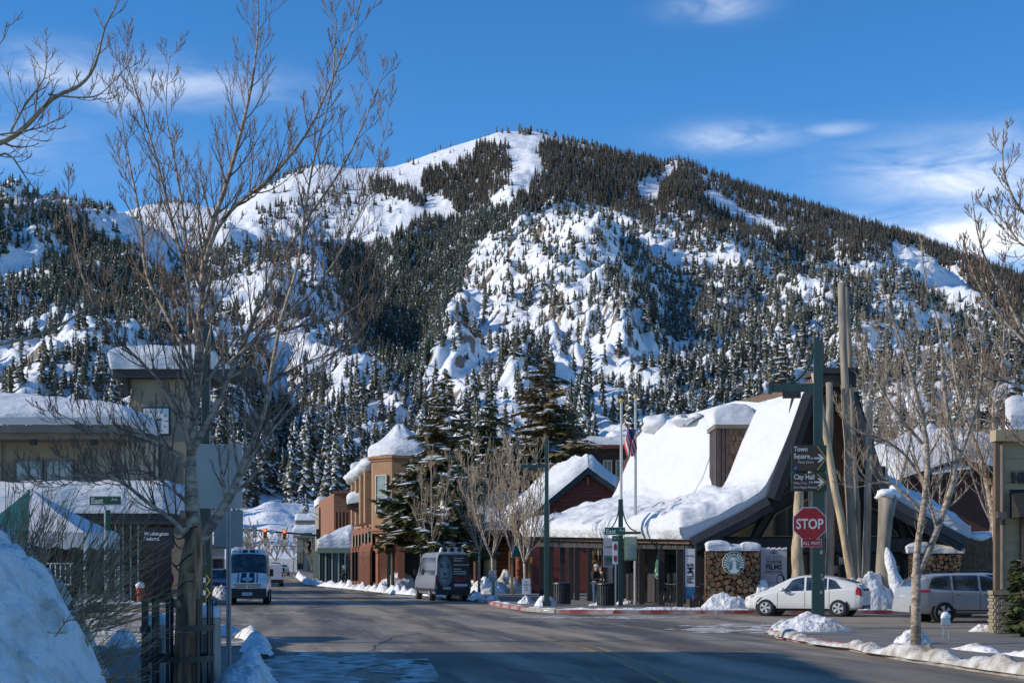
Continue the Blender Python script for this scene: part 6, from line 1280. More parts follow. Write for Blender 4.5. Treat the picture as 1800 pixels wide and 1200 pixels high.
def guided(tr, d, pts, kids=8, L=1.2, lvl=2, dy=0, **k):
    """limb through seen points; depth drifts by dy along it"""
    P = []; R_ = []; m = len(pts); 
    for i, (px, py, r) in enumerate(pts): P.append(W(px, py, d)+Vector((0, dy*i/m+tr.r.uniform(-.05,.05)*(i > 0), 0))); R_.append(r)
    Q_ = []; RR = []
    for i in range(m-1):                       # smooth with midpoints
        a0 = P[max(i-1,0)]; a1 = P[i]; a2 = P[i+1]; a3 = P[min(i+2,m-1)]
        for t in (0, .34, .67): Q_.append(.5*((2*a1)+(a2-a0)*t+(2*a0-5*a1+4*a2-a3)*t*t+(3*a1-a0-3*a2+a3)*t**3)); RR.append(R_[i]*(1-t)+R_[i+1]*t)
    Q_.append(P[-1]); RR.append(R_[-1]); tr.limb(Q_, RR, kids, L, lvl, **k); return Q_, RR
def finish(tr, base, label, group=None, m=None, tm=None, trunk=None, trunk_m=None, name='bare_tree'):
    o = thing(name, label, 'tree', base, 0, group)
    def shift(mb): mb.v = [(v[0]-base[0], v[1]-base[1], v[2]-base[2]) for v in mb.v]; return mb
    if trunk: shift(trunk).obj('trunk', trunk_m or bark_trunk, o, smooth=True)
    if tr.limbs.v: shift(tr.limbs).obj('limbs', m or bark_light, o, smooth=True)
    if tr.twigs.v: stuff(shift(tr.twigs).obj('twigs', tm or twig_m, o))
    return o
# the big tree in the guard at left
tr = Tree(3); d = 20.0; tk_ = MB(); nz_ = 40; ring = []
tp = [(326,1262,.185),(328,1200,.165),(330,1120,.155),(333,1040,.150),(338,985,.155),(343,945,.125),(346,920,.085)]
a_ = np.array(tp, float)
for k in range(nz_+1):
    py = 1262+(920-1262)*k/nz_; px = np.interp(-py, -a_[:,1], a_[:,0]); r_ = np.interp(-py, -a_[:,1], a_[:,2]); c = W(px,py,d); row = []
    for j in range(30):
        th_ = 2*math.pi*j/30; q_ = r_*(1+.05*math.sin(5*th_+py*.02)+.07*float(fbm(np.array([th_*2.2+math.sin(py*.01)]),np.array([py*.012]),3)[0])); row.append((c.x+q_*math.cos(th_), c.y+q_*math.sin(th_), c.z))
    ring.append(row)
tk_.grid(ring, True)
for (kx, ky) in ((312,1062),(338,1000),(322,905)): c = W(kx,ky,d-.13); tk_.blob((c.x,c.y,c.z),(.05,.05,.06),kx,8,6,.2)
guided(tr, d, [(343,950,0.1040),(336,880,0.0920),(335,800,0.0620),(340,720,0.0570),(346,620,0.0527),(352,520,0.0465),(362,420,0.0372),(392,320,0.0279),(418,230,0.0223),(438,140,0.0161),(447,40,0.0099),(446,-60,0.0050)], 43, 1.15, 2, .3, minr=.0033)
guided(tr, d, [(352,950,0.0800),(382,908,0.0640),(410,865,0.0528),(436,800,0.0347),(466,735,0.0310),(482,660,0.0273),(500,570,0.0236),(530,470,0.0198),(545,380,0.0161),(562,290,0.0124),(590,180,0.0087),(600,60,0.0050)], 37, 1.0, 2, -.6, minr=.0033)
guided(tr, d, [(340,790,0.0434),(368,730,0.0384),(398,660,0.0341),(425,590,0.0298),(452,520,0.0248),(490,440,0.0211),(540,360,0.0167),(595,270,0.0124),(640,170,0.0081),(668,90,0.0050)], 31, 1.0, 2, .8, minr=.0034)
guided(tr, d, [(356,480,0.0341),(382,412,0.0298),(425,362,0.0248),(480,325,0.0211),(545,250,0.0161),(590,160,0.0112),(632,60,0.0074),(655,-40,0.0050)], 26, 1.0, 2, -.7, minr=.0034)
guided(tr, d, [(338,700,0.0248),(330,600,0.0217),(328,480,0.0186),(318,380,0.0149),(300,280,0.0112),(282,180,0.0068),(286,70,0.0037)], 23, .9, 2, .5, minr=.0034)
guided(tr, d, [(348,600,0.0248),(330,480,0.0211),(305,380,0.0174),(290,300,0.0136),(262,200,0.0087),(240,120,0.0043)], 20, .9, 2, -.8, minr=.0034)
guided(tr, d, [(341,660,0.0310),(315,600,0.0267),(280,535,0.0236),(250,470,0.0198),(238,380,0.0161),(218,290,0.0112),(196,180,0.0062),(190,140,0.0037)], 26, .95, 2, .6, minr=.0034)
guided(tr, d, [(338,735,0.0279),(298,690,0.0236),(255,640,0.0198),(205,590,0.0155),(165,520,0.0112),(140,420,0.0068),(135,340,0.0037)], 23, .95, 2, -.5, minr=.0034)
guided(tr, d, [(338,960,0.0400),(310,918,0.0320),(270,888,0.0256),(215,846,0.0192),(150,838,0.0144),(98,846,0.0088),(60,850,0.0037)], 23, .85, 2, -.4, minr=.0034)
guided(tr, d, [(336,830,0.0279),(300,790,0.0223),(250,760,0.0174),(190,758,0.0124),(130,740,0.0081),(75,715,0.0043)], 23, .8, 2, .4, minr=.0034)
guided(tr, d, [(336,890,0.0280),(290,850,0.0174),(240,825,0.0124),(170,830,0.0087),(110,800,0.0043)], 20, .8, 2, .2, minr=.0034)
guided(tr, d, [(452,780,0.0248),(470,820-60,0.0198),(520,700,0.0161),(560,640,0.0124),(640,560,0.0081),(665,480,0.0043)], 20, .9, 2, .5, minr=.0034)
guided(tr, d, [(480,670,0.0186),(530,640,0.0149),(590,620,0.0105),(640,600,0.0062),(655,560,0.0037)], 14, .8, 2, -.2, minr=.0034)
guided(tr, d, [(400,640,0.0248),(450,600,0.0205),(510,575,0.0161),(580,560,0.0112),(640,520,0.0068),(660,450,0.0037)], 20, .9, 2, .3, minr=.0033)
guided(tr, d, [(500,560,0.0186),(560,500,0.0149),(610,420,0.0112),(650,330,0.0074),(682,200,0.0037)], 20, .9, 2, .1, minr=.0034)
bt = finish(tr, (W(328,1262,d).x, d, .13), 'large bare leafless tree rising out of the black metal guard at left', trunk=tk_)
MB().tube([(.175*math.cos(a*.35),.175*math.sin(a*.35), z+.05*math.sin(a)) for a, z in [(k, 1.2+k*.018) for k in range(60)]],.010,4).obj('light_string', mat('dark_green_wire',(.01,.05,.035),.5), bt)
print('bigtree twigs', tr.n)
# trees whose trunks stand just outside the frame
tr = Tree(8); d = 10.0; tk_ = MB(); b0 = W(-290,0,d); tk_.tube([(b0.x,d,.1),(b0.x+.02,d,1.6),(b0.x,d,3.2),(b0.x+.05,d+.1,5)],[.16,.13,.11,.08],14)
for L_ in ([(-285,330,0.0290),(-150,290,0.0232),(-40,262,0.0197),(20,228,0.0162),(85,168,0.0139),(130,140,0.0116),(150,95,0.0087),(172,30,0.0058),(188,-20,0.0041),(195,-90,0.0023)], [(-288,520,0.0174),(-150,640,0.0139),(-40,612,0.0116),(40,590,0.0093),(100,560,0.0070),(145,525,0.0052),(190,480,0.0029),(210,452,0.0017)], [(-285,430,0.0174),(-160,380,0.0128),(-60,300,0.0099),(0,262,0.0070),(30,300,0.0046),(60,345,0.0023)], [(20,230,0.0081),(40,175,0.0064),(62,120,0.0046),(60,60,0.0023)], [(85,166,0.0070),(130,165,0.0052),(165,155,0.0041),(195,115,0.0029),(218,85,0.0017)], [(-285,700,0.0116),(-140,520,0.0081),(-40,420,0.0058),(20,380,0.0035),(60,330,0.0017)], [(-20,240,0.0058),(20,230,0.0058),(60,215,0.0041),(90,190,0.0017)]): guided(tr, d, L_, 13, .30, 1, .3, minr=.0024, ang=.9)
guided(tr, d, [(-288,100,0.0174),(-150,60,0.0116),(-60,90,0.0070),(-5,75,0.0035),(15,40,0.0017)], 8, .25, 1, minr=.0024)
finish(tr, (b0.x, d, .13), 'bare tree whose twigs reach in from the upper left corner', m=mat('pale_yellow_bark',(.40,.34,.22),.85,.4,8,.004,30,col2=(.14,.115,.09)), trunk=tk_)
tr = Tree(12); d = 21.0; tk_ = MB(); b0 = W(2010,0,d); tk_.tube([(b0.x,d,.1),(b0.x-.05,d,2),(b0.x,d,4),(b0.x+.05,d+.1,6)],[.17,.15,.12,.08],14)
for L_ in ([(2008,900,.06),(1900,700,.045),(1820,620,.034),(1790,560,.028),(1765,510,.022),(1740,460,.016),(1722,400,.010),(1716,330,.005)],[(2010,700,.05),(1900,520,.036),(1830,400,.028),(1790,350,.02),(1768,290,.013),(1772,220,.007)],[(2010,800,.04),(1900,760,.03),(1830,700,.022),(1780,670,.016),(1730,660,.009),(1690,630,.005)],[(1800,600,.02),(1750,540,.015),(1720,490,.010),(1700,430,.005)],[(2010,1000,.04),(1900,860,.03),(1840,800,.022),(1790,770,.014),(1750,700,.007)],[(1835,420,.02),(1800,430,.015),(1780,400,.010),(1748,360,.005)]): guided(tr, d, L_, 13, .65, 2, .2, minr=.0045)
finish(tr, (b0.x, d, .13), 'bare tree whose boughs reach in from the right edge', trunk=tk_)
# twin-stemmed tree by the near right kerb
def small_tree(px, py, d, stems, label, seed, L=1.2, group=None, tm=None, kids=14, r0=.10, forky=None, lvl=2, minr=.006):
    tr = Tree(seed); tk_ = MB(); base = GP(px, py) if d is None else G(px, d); dd = base.y; base.z = gz(dd)+.08
    if forky: tk_.tube([base, W(*forky[0], dd)], [r0*1.15, r0], 14)
    for s in stems: guided(tr, dd, s, kids, L, lvl, tr.r.uniform(-.8,.8), minr=minr)
    return finish(tr, tuple(base), label, group, trunk=tk_ if forky else None, trunk_m=bark_light, tm=tm)
small_tree(1610,1142,34.8,[[(1610,1010,.085),(1612,960,.078),(1622,880,.07),(1626,800,.06),(1612,720,.05),(1590,640,.038),(1560,560,.024),(1535,490,.012)],[(1612,1010,.085),(1634,960,.078),(1655,900,.07),(1674,830,.06),(1668,760,.05),(1652,680,.04),(1645,590,.028),(1620,500,.016),(1612,440,.008)],[(1676,825,.05),(1700,770,.04),(1722,700,.03),(1730,620,.02),(1722,540,.01)],[(1625,850,.04),(1590,800,.03),(1545,770,.022),(1500,760,.012),(1470,730,.007)],[(1620,900,.04),(1570,850,.028),(1530,845,.018),(1505,800,.009)],[(1622,780,.04),(1570,720,.03),(1530,650,.02),(1515,580,.01)]], 'bare twin-stemmed tree with a floodlight at its foot by the near right kerb', 21, 1.25, forky=[(1610,1008)], r0=.10, tm=twig_l, kids=11, minr=.0046)
small_tree(1757,0,43.5,[[(1757,1062,.10),(1753,960,.09),(1745,880,.075),(1728,800,.06),(1705,740,.045),(1685,650,.03),(1680,560,.015),(1672,500,.008)],[(1745,870,.06),(1752,800,.05),(1745,720,.038),(1760,640,.025),(1765,560,.012)],[(1742,850,.04),(1690,800,.03),(1660,760,.02),(1650,700,.01)]], 'bare slender tree standing against the clapboard building', 22, 1.2, tm=twig_l, kids=11, minr=.006, forky=[(1757,1062)])
def bare(px, d, ytop, wpx, label, seed, group='bare street trees', tm=None, n=5, r0=.075, minr=.0085, lvl=2, kids=8, fork=.28):
    """street tree with an upswept crown; top seen at ytop, crown wpx wide"""
    H = Zp(ytop, d)-gz(d); w = wpx/F*d/2; tr = Tree(seed); b_ = G(px, d); tk_ = MB(); f = Vector((b_.x+.1*tr.r.uniform(-1,1), d, b_.z+H*fork)); tk_.tube([b_, f], [r0*1.2, r0*.9], 10)
    for k in range(n):
        a = 6.283*k/n+tr.r.uniform(-.4,.4); top = Vector((f.x+w*math.cos(a)*tr.r.uniform(.5,1), d+w*math.sin(a)*.8, b_.z+H*tr.r.uniform(.8,1.0))); ctl = Vector((f.x+w*.75*math.cos(a), d+w*.6*math.sin(a), b_.z+H*(fork+.22)))
        P = [f*(1-t)**2+ctl*2*t*(1-t)+top*t*t for t in [i/7 for i in range(8)]]; tr.limb(P, [r0*.6*(1-.85*i/7)+.004 for i in range(8)], kids, H*.26, lvl, .1, 5, minr=minr, ang=.7)
    return finish(tr, tuple(b_), label, group, tm=tm or twig_l, trunk=tk_, trunk_m=bark_light)
bare(868,84,775,110,'pale bare street tree in front of the log cabin shop',31,minr=.013); bare(925,75,800,90,'bare street tree beside the round green awning',32,minr=.012)
bare(842,96,770,90,'bushy bare tree left of the log cabin porch post',33); bare(900,98,765,100,'bushy bare tree behind the two small parking signs',34); bare(760,104,785,70,'thin bare tree rising behind the grey shuttle van',35,n=4)
bare(612,160,955,44,'small dark bare tree by the awning shop',36,n=4,r0=.06,lvl=1,tm=twig_m); bare(633,150,945,40,'small dark bare tree beside the brick shop corner',37,n=4,r0=.06,lvl=1,tm=twig_m)
for k,(px_,d_,yt,w_,lab) in enumerate(((452,235,925,60,'brown bare tree beyond the left end of the traffic light arm'),(485,250,930,60,'brown bare tree beyond the two red signals'),(515,262,925,60,'brown bare tree left of the grey corner building'),(432,225,915,50,'brown bare tree just right of the sign backs'),(548,235,950,40,'small bare tree in front of the grey corner building'))): bare(px_,d_,yt,w_,lab,50+k,'bare trees at the end of the street',minr=.028,kids=7,r0=.12,lvl=1 if k==4 else 2)
for k,(px_,d_,yt,w_,lab) in enumerate(((1560,78,520,170,'wide bare tree behind the tree stump'),(1650,84,540,180,'wide bare tree above the red-brown house'),(1740,80,560,150,'wide bare tree above the clapboard building'),(1600,105,600,150,'bare tree showing right of the gable peak'))): bare(px_,d_,yt,w_,lab,60+k,'bare trees behind the coffee house',n=5,minr=.007,kids=8,r0=.09,tm=mat('brown_pale_twigs',(.21,.155,.115),.9,.3,3))
# ------------------------------------------------------------------ town conifers
def spruce(name, label, px, d, ytop, wpx, m, seed, snowf=.5, nb=150, base=.10, droop=.35, dens=13, shape=.85):
    r = np.random.default_rng(seed); droop0 = droop; H = Zp(ytop, d)-gz(d); w = wpx/F*d/2; root = thing(name, label, 'tree', G(px,d), 0, 'conifers in town'); V = []; M = []; br_ = MB()
    for k in range(nb):
        t = base+(1-base)*(k+r.random())/nb; z = H*t; L = w*((1-t)**shape)*r.uniform(.45,1.3)+.15; a = r.random()*6.283; droop = droop0*r.uniform(.2,1.8); ca, sa = math.cos(a), math.sin(a)
        rise = .25*(t-.35)
        P = [Vector((ca*L*u, sa*L*u, z+L*(rise*u-droop*u*u+ .12*u**3))) for u in (0,.35,.7,1)]
        br_.tube(P, [.05*(1-t)+.02,.03,.02,.01], 4, False)
        n = int(dens*1.25*(.5+L/w))
        for q_ in range(n):
            u = .12+.88*(q_+r.random())/n; c = np.array([ca*L*u, sa*L*u, z+L*(rise*u-droop*u*u+.12*u**3)]); s_ = L*.34*(1.15-u*.65)*r.uniform(.6,1.3)+.16
            for sd in (-1,1):
                fa = a+sd*r.uniform(.35,1.1); tip = c+np.array([math.cos(fa)*s_, math.sin(fa)*s_, -s_*r.uniform(.15,.55)]); ww = s_*.28
                sid = np.array([-math.sin(fa)*ww, math.cos(fa)*ww, 0]); mid_ = c*.5+tip*.5
                V += [c, mid_+sid, tip, c, tip, mid_-sid+np.array([0,0,-ww*.4])]; M += [0,0]
            tip = c+np.array([ca*.15*s_, sa*.15*s_, -s_*r.uniform(.4,.8)]); sid = np.array([-sa*s_*.22, ca*s_*.22, 0]); V += [c-sid, c+sid, tip]; M.append(0)
            if r.random() < snowf:
                up = np.array([0,0,.05+.03*r.random()]); e = np.array([ca,sa,-.2])*s_*.7; sid = np.array([-sa,ca,0])*s_*r.uniform(.35,.7)
                V += [c-e*.5+up, c+sid+up*.6, c+e+up, c-e*.5+up, c+e+up, c-sid+up*.6]; M += [1,1]
                V += [c+sid+up*.6, c+sid*.9-up*.4, c+e+up]; M += [1]
    V = np.array(V); M = np.array(M); F3 = np.arange(len(V)).reshape(-1,3); link('foliage', quick_mesh('foliage', V, F3[M==0], m, None, False), root); link('snow_load', quick_mesh('snow_load', V, F3[M==1], snow, None, False), root)
    stuff(br_.obj('branches', bark, root)); MB().tube([(0,0,-.1),(0,0,H*.5),(0,0,H*.98)],[.02*H,.012*H,.01],8).obj('trunk', bark, root); return root
sp_b = mat('spruce_brown_green',(.21,.14,.055),.85,.5,.9,col2=(.09,.09,.035)); sp_g = mat('spruce_green',(.13,.14,.035),.85,.4,.9,col2=(.05,.07,.025)); sp_d = mat('spruce_dark',(.10,.10,.045),.85,.4,.9)
spruce('spruce_tree','tall brown-green spruce above the terracotta building',782,118,648,275,sp_b,1,.36,200,.30,.34,11,.9); spruce('spruce_tree','broad brown spruce with long drooping boughs at picture centre',958,128,616,330,sp_b,2,.36,200,.24,.24,11,.85)
spruce('spruce_tree','bright green conifer between the two tall brown spruces',862,120,692,210,sp_g,3,.13,160,.25,.3,14); spruce('spruce_tree','bright green conifer right behind the tall brown spruce',822,114,742,200,sp_g,4,.16,150,.27,.3,14); spruce('spruce_tree','shorter green conifer beside the broad brown spruce',905,122,755,160,sp_g,14,.18,120,.05,.3,13)
spruce('pine_tree','snow-laden low pine in front of the terracotta building',742,118,800,150,sp_g,5,.34,60,.45,.02,9,.35); spruce('pine_tree','snow-laden low pine behind the grey shuttle van',792,106,828,150,sp_g,6,.34,80,.3,.04,9,.4); spruce('pine_tree','snow-laden low pine at the corner of the sandstone arch',690,120,850,100,sp_g,15,.30,45,.4,.0,9,.35)
spruce('spruce_tree','olive spruce showing above the ridge of the coffee house',1381,112,565,100,sp_b,7,.45,90,.15,.2,13,.8)
for k,(px_,d_,yt,w_,lab) in enumerate(((1555,150,560,110,'snowy spruce just right of the tall log poles'),(1640,160,590,120,'snowy spruce behind the twin-stemmed tree'),(1720,150,600,120,'snowy spruce above the clapboard building'),(1500,170,600,90,'snowy spruce behind the gable peak'),(1785,165,585,100,'snowy spruce at the right edge behind the bare boughs'))): spruce('spruce_tree',lab,px_,d_,yt,w_,sp_b if k%2 else sp_d,70+k,.6,70,.1,.3,11)
spruce('spruce_tree','snow-dusted conifer seen left of the big tree trunk',318,125,880,46,sp_b,8,.5,50); spruce('small_fir','small green potted fir against the brick base at the right edge',1796,38.6,985,34,sp_g,9,.0,60,.05,.2,12)
# brushwood along the foot of the mountain hidden in part by the town
# left shrub poking out of the snow bank
def shrub(px, py, d, n, lean, H, label, seed, spread=.5):
    r = random.Random(seed); b_ = W(px,py,d); o = thing('bare_shrub', label, 'shrub', b_, 0, 'bare shrubs on the snow bank'); mb = MB()
    for k in range(n):
        a = lean+r.gauss(0,spread); L = H*r.uniform(.55,1.1); p = Vector((r.uniform(-.35,.35),r.uniform(-.5,.5),r.uniform(-.25,.1))); dirv = Vector((math.sin(a),r.uniform(-.35,.35),math.cos(a))).normalized(); P = [p]
        for _ in range(5): dirv = (dirv+Vector((r.uniform(-.06,.06),r.uniform(-.06,.06),r.uniform(0,.07)))).normalized(); P.append(P[-1]+dirv*L/5)
        mb.tube(P, [.007*(1-.7*i/5)+.001 for i in range(6)], 4, False)
        for j in range(4):
            i = r.randint(1,4); q_ = (dirv+Vector((r.uniform(-.7,.7),r.uniform(-.5,.5),r.uniform(-.1,.6)))).normalized(); l = L*r.uniform(.15,.35); mb.tube([P[i],P[i]+q_*l*.5,P[i]+q_*l+Vector((0,0,.02))],[.004,.003,.0015],3,False)
    mb.obj('stems', mat('tan_stems',(.50,.36,.19),.85,.4,4,col2=(.16,.12,.08)), o)['kind'] = 'stuff'; return o
shrub(118,1085,18.6,75,1.05,1.25,'tan bare shrub fanning right out of the snow bank towards the tree guard',1,.42); shrub(150,1010,20,60,.85,1.15,'tan bare shrub with long upswept stems beside the street name post',2,.35); shrub(40,985,19,55,.35,1.05,'tan bare shrub in front of the canopy tent',3,.4); shrub(140,1170,17.5,40,1.35,.85,'low dark bare shrub at the foot of the snow bank',4,.35); shrub(62,1100,14.9,9,1.3,.35,'few twigs poking out of the face of the snow bank',5,.9); shrub(105,1165,15.6,14,1.2,.55,'thin twigs low on the right flank of the snow bank',6,.7); shrub(15,1010,16.5,26,.5,.8,'upright twigs on top of the snow bank at the left edge',7,.5)
# ------------------------------------------------------------------ street furniture
def lamp(px, d, ytop, wid, label, arm=None, brace=None, base=None):
    g_ = gz(d)+.12; H = Zp(ytop,d)-g_; o = thing('street_lamp', label, 'street lamp', ((px-CX)/F*d, d, g_), R(-8), 'dark green street lamps')
    bevel(MB().box((0,0,H*.31),(wid,wid,H*.62)).obj('lower_post', green_pole, o), .02); bevel(MB().box((0,0,H*.81),(wid*.72,wid*.72,H*.38)).obj('upper_post', green_pole, o), .015); bevel(MB().box((0,0,.12),(wid*1.5,wid*1.5,.24)).obj('base', green_pole, o), .02)
    if arm:
        z = Zp(arm[0],d)-g_; L = arm[1]/F*d; s = -1
        MB().box((s*L/2,0,z),(L,wid*.6,wid*.62)).obj('arm', green_pole, o); MB().box((s*L,0,z),(.10,wid*.7,wid*.9)).obj('arm_cap', green_pole, o); MB().box((s*L*.55,0,z-wid*.55),(L*.38,wid*.8,wid*.5)).obj('lamp_head', black, o)
        n = 10; MB().tube([(-.14-L*.62*(1-math.cos(math.pi/2*k/n)), 0, z+.1+(H-z-.1)*.85*(1-math.sin(math.pi/2*k/n))) for k in range(n+1)],.03,6).obj('curved_brace', green_pole, o)
    return o
lm = lamp(1438,43.6,598,.34,'green street lamp carrying the stop sign and town direction signs',(681,83))
base_y = 43.6
def board(name, label, cat, px0, py0, px1, py1, d, m, rz=0, th_=.03, parent=None):
    c = W((px0+px1)/2,(py0+py1)/2,d); o = thing(name, label, cat, c, rz); w = (px1-px0)/F*d; h = (py1-py0)/F*d; bevel(MB().box((0,0,0),(w,th_,h)).obj('panel', m, o), .008); return o, w, h
brown_s = mat('brown_sign_film',(.035,.025,.018),.5,.2,3,col2=(.07,.045,.03)); green_s = mat('green_sign_film',(.0,.09,.06),.5,.15,3); dgreen = mat('dark_green_board',(.015,.06,.035),.5,.15,3); gold = mat('gold_line',(.55,.36,.10),.5,.1,3); red_s = mat('stop_red_film',(.34,.008,.014),.4,.12,2); white_s = mat('white_sign_film',(.66,.67,.68),.5,.05,2)
def guide(py0, py1, title, subs, dist, lab, icon=False):
    o, w, h = board('direction_sign', lab, 'sign', 1391, py0, 1453, py1, 43.2, dgreen)
    MB().prism([(-w/2+.03,-.02,-h/2+.03),(w/2-.27,-.02,-h/2+.03),(w/2-.04,-.02,0),(w/2-.27,-.02,h/2-.03),(-w/2+.03,-.02,h/2-.03)],(0,-.006,0)).obj('brown_field', brown_s, o)
    for s in (-1,1): MB().prism([(w/2-.27,-.028,s*(h/2-.03)),(w/2-.24,-.028,s*(h/2-.03)),(w/2-.01,-.028,0),(w/2-.04,-.028,0)],(0,-.005,0)).obj('gold_chevron', gold, o)
    MB().prism([(w/2-.25,-.03,.11),(w/2-.19,-.03,.11),(w/2-.07,-.03,0),(w/2-.19,-.03,-.11),(w/2-.25,-.03,-.11),(w/2-.17,-.03,-.02),(w/2-.34,-.03,-.02),(w/2-.34,-.03,.02),(w/2-.17,-.03,.02)],(0,-.005,0)).obj('arrow', white_s, o)
    z = h/2-.17
    for t_ in title: text(t_, .185, white_s, o, (-w/2+.06,-.03,z), bold=.003, sx=.86); z -= .19
    text(dist, .08, white_s, o, (w/2-.49,-.03,-.03), sx=.8)
    z += .06
    for i_, t_ in enumerate(subs): text(t_, .082, white_s, o, (-w/2+(.17 if icon else .06),-.03,z), sx=.9); z -= .115
    if icon: MB().box((-w/2+.11,-.03,-h/2+.09),(.09,.008,.10)).obj('information_square', mat('sign_blue',(.05,.08,.35),.5), o); text('i',.09,white_s,o,(-w/2+.10,-.036,-h/2+.06))
guide(782,828,('Town','Square'),('Visitor Center',),'1 blk','dark brown and green direction sign reading Town Square',True); guide(831,858+5,('City Hall',),('Police / Fire','Ore Wagon Museum'),'2 blk','dark brown and green direction sign reading City Hall')
so = thing('stop_sign', 'red octagonal STOP sign on the green street lamp', 'sign', W(1423,920,43.15))
def octo(r, y, t_): return MB().prism([(r*math.cos(R(22.5+45*k)),y,r*math.sin(R(22.5+45*k))) for k in range(8)],(0,-t_,0))
octo(.485,0,.02).obj('border', white_s, so); octo(.462,-.02,.004).obj('face', red_s, so); text('STOP',.385,white_s,so,(0,-.027,-.135),align='CENTER',bold=.008,sx=.80)
for z in (.40,-.40): MB().cyl((0,-.028,z),.014,.012,8,'Y').obj('bolt', steel, so)
o, w, h = board('all_way_plate','small red ALL WAY plate under the stop sign','sign',1409,947,1444,961,43.15,white_s); MB().box((0,-.017,0),(w-.03,.006,h-.03)).obj('red_field', red_s, o); text('ALL WAY',.135,white_s,o,(0,-.022,-.048),align='CENTER',sx=.82)
for px_,py_,s_ in ((1440,970,.08),(1441,1010,.05),(1443,1017,.07),(1440,1040,.07)):
    c = W(px_,py_,43.6); tag(MB().box((0,0,0),(s_,.004,s_*1.2)).obj('sticker', mat('worn_sticker',(.36,.37,.36),.7,.4,30,col2=(.1,.13,.12)), loc=(c.x+.02,43.6-.19,c.z), rot=(0,0,R(-8))), {970:'torn pale sticker high on the green post below the stop sign',1010:'small round pale sticker midway on the green post',1017:'graffiti-like white sticker below the small round one',1040:'lowest white sticker on the green stop sign post'}[py_], 'sticker')
lamp(362,38.0,570,.27,'green street lamp behind the big tree with yellow arrow stickers',(655,95)).rotation_euler = (0,0,R(172-180+188))
c = W(362,1010,37.8)
wf = thing('wayfinding_panel','narrow green panel with small yellow chevrons on the left lamp post','sign',(c.x,37.83,c.z)); MB().box((0,0,-.25),(.24,.02,1.5)).obj('panel', green_s if False else dgreen, wf)
text('k',.20,mat('pale_blue_print',(.2,.5,.6),.5),wf,(-.10,-.014,.27),bold=.006)
for k in range(3): z = -.12-.30*k; MB().prism([(-.02,-.012,z+.13),(.02,-.012,z+.13),(.11,-.012,z),(.02,-.012,z-.13),(-.02,-.012,z-.13),(.07,-.012,z)],(0,-.004,0)).obj('gold_chevron', gold, wf); MB().box((-.04,-.014,z),(.07,.004,.12)).obj('small_print', white_s, wf)
lamp(961,69,772,.22,'tall green street lamp with a lamp arm pointing left at picture centre',(819,44)); lamp(642,150,905,.26,'green street lamp beside the brick storefront',(911,20)); lamp(683,124,925,.22,'slender green street lamp before the red sandstone arches')
# sign bracket post near the flagpoles
d = 70.; g_ = .13; o = thing('sign_bracket_post', 'green post with curved bracket arms holding signs beside the flagpoles', 'post', ((1091-CX)/F*d,d,g_)); H = Zp(877,d)-g_
bevel(MB().box((0,0,H/2),(.20,.20,H)).obj('post', green_pole, o),.015); z = Zp(936,d)-g_; MB().box((.08,0,z),(1.60,.12,.11)).obj('crossbar', green_pole, o)
for s in (-1,1): MB().tube([(s*(.08+.62*(1-math.cos(math.pi/2*k/8))),0,z+.08+(H-z-.3)*(1-math.sin(math.pi/2*k/8))) for k in range(9)],.028,6).obj('curved_brace', green_pole, o)
def street_name(px0,py0,px1,py1,d,lab,rz=0):
    o, w, h = board('street_name_sign',lab,'sign',px0,py0,px1,py1,d,green_s,rz,.02); MB().box((0,-.011,h/2-.012),(w,.004,.015)).box((0,-.011,-h/2+.012),(w,.004,.015)).obj('white_edge', white_s, o)
    text('East',h*.82,white_s,o,(-w/2+.05*w,-.014,-h*.28),bold=.004,sx=.95); text('Ave',h*.44,white_s,o,(w*.20,-.014,-h*.02),sx=.95)
street_name(1063,926,1099,940,69.7,'green East Ave street name sign by the flagpoles'); street_name(157,871,213,888,37.0,'green East Ave street name sign on the left post',R(-3))
p_ = thing('sign_post','slim galvanised post of the left street name sign','post',G(186,37.05)); zt_ = Zp(889,37); MB().tube([(0,0,0),(-.01,0,zt_)],.032,8).obj('post', steel, p_); MB().box((.06,-.02,zt_-.33),(.10,.02,.48)).obj('side_plate', green_s, p_)
d = 67.2; p_ = thing('sign_post','slim steel post with red and white parking plates by the red kerb','post',((1082-CX)/F*d,d,.13)); MB().box((0,0,Zp(942,d)/2-.07),(.06,.06,Zp(942,d)-.13)).obj('post', steel, p_)
o, w, h = board('parking_sign','tall white plate with red arrow marks on the steel post','sign',1077,951,1086,991,67.1,white_s)
for s in (-1,1): MB().prism([(-w*.3,-.02,s*.12),(w*.3,-.02,s*.12),(w*.3,-.02,s*.30),(0,-.02,s*.42),(-w*.3,-.02,s*.30)],(0,-.005,0)).obj('red_mark', red_s, o)
o, w, h = board('small_green_plate','small green plate above the red and white parking plate','sign',1076,941,1087,951,67.1,green_s); text('ST',.11,white_s,o,(0,-.02,-.04),align='CENTER')
o, w, h = board('hanging_sign','grey hanging board with resort lettering left of the bracket post','sign',1061,945,1078,996,69.6,mat('pale_grey_board',(.42,.43,.46),.6,.1,2)); text('SunValley',.10,ink,o,(0,-.02,.22),align='CENTER'); MB().box((0,-.018,-.36),(w-.02,.006,.46)).obj('dark_field', mat('grey_field',(.12,.13,.15),.6), o); MB().cyl((0,-.024,-.3),.12,.01,16,'Y').obj('round_mark', gr, o)
o, w, h = board('map_board','pale town map board in a green frame on the bracket post','sign',1097,943,1120,985,69.6,mat('map_frame_green',(.10,.19,.05),.5,.2,3)); MB().box((0,-.02,.02),(w-.06,.01,h-.08)).obj('map_print', mat('map_print',(.33,.40,.38),.5,.3,7,col2=(.24,.33,.2)), o)
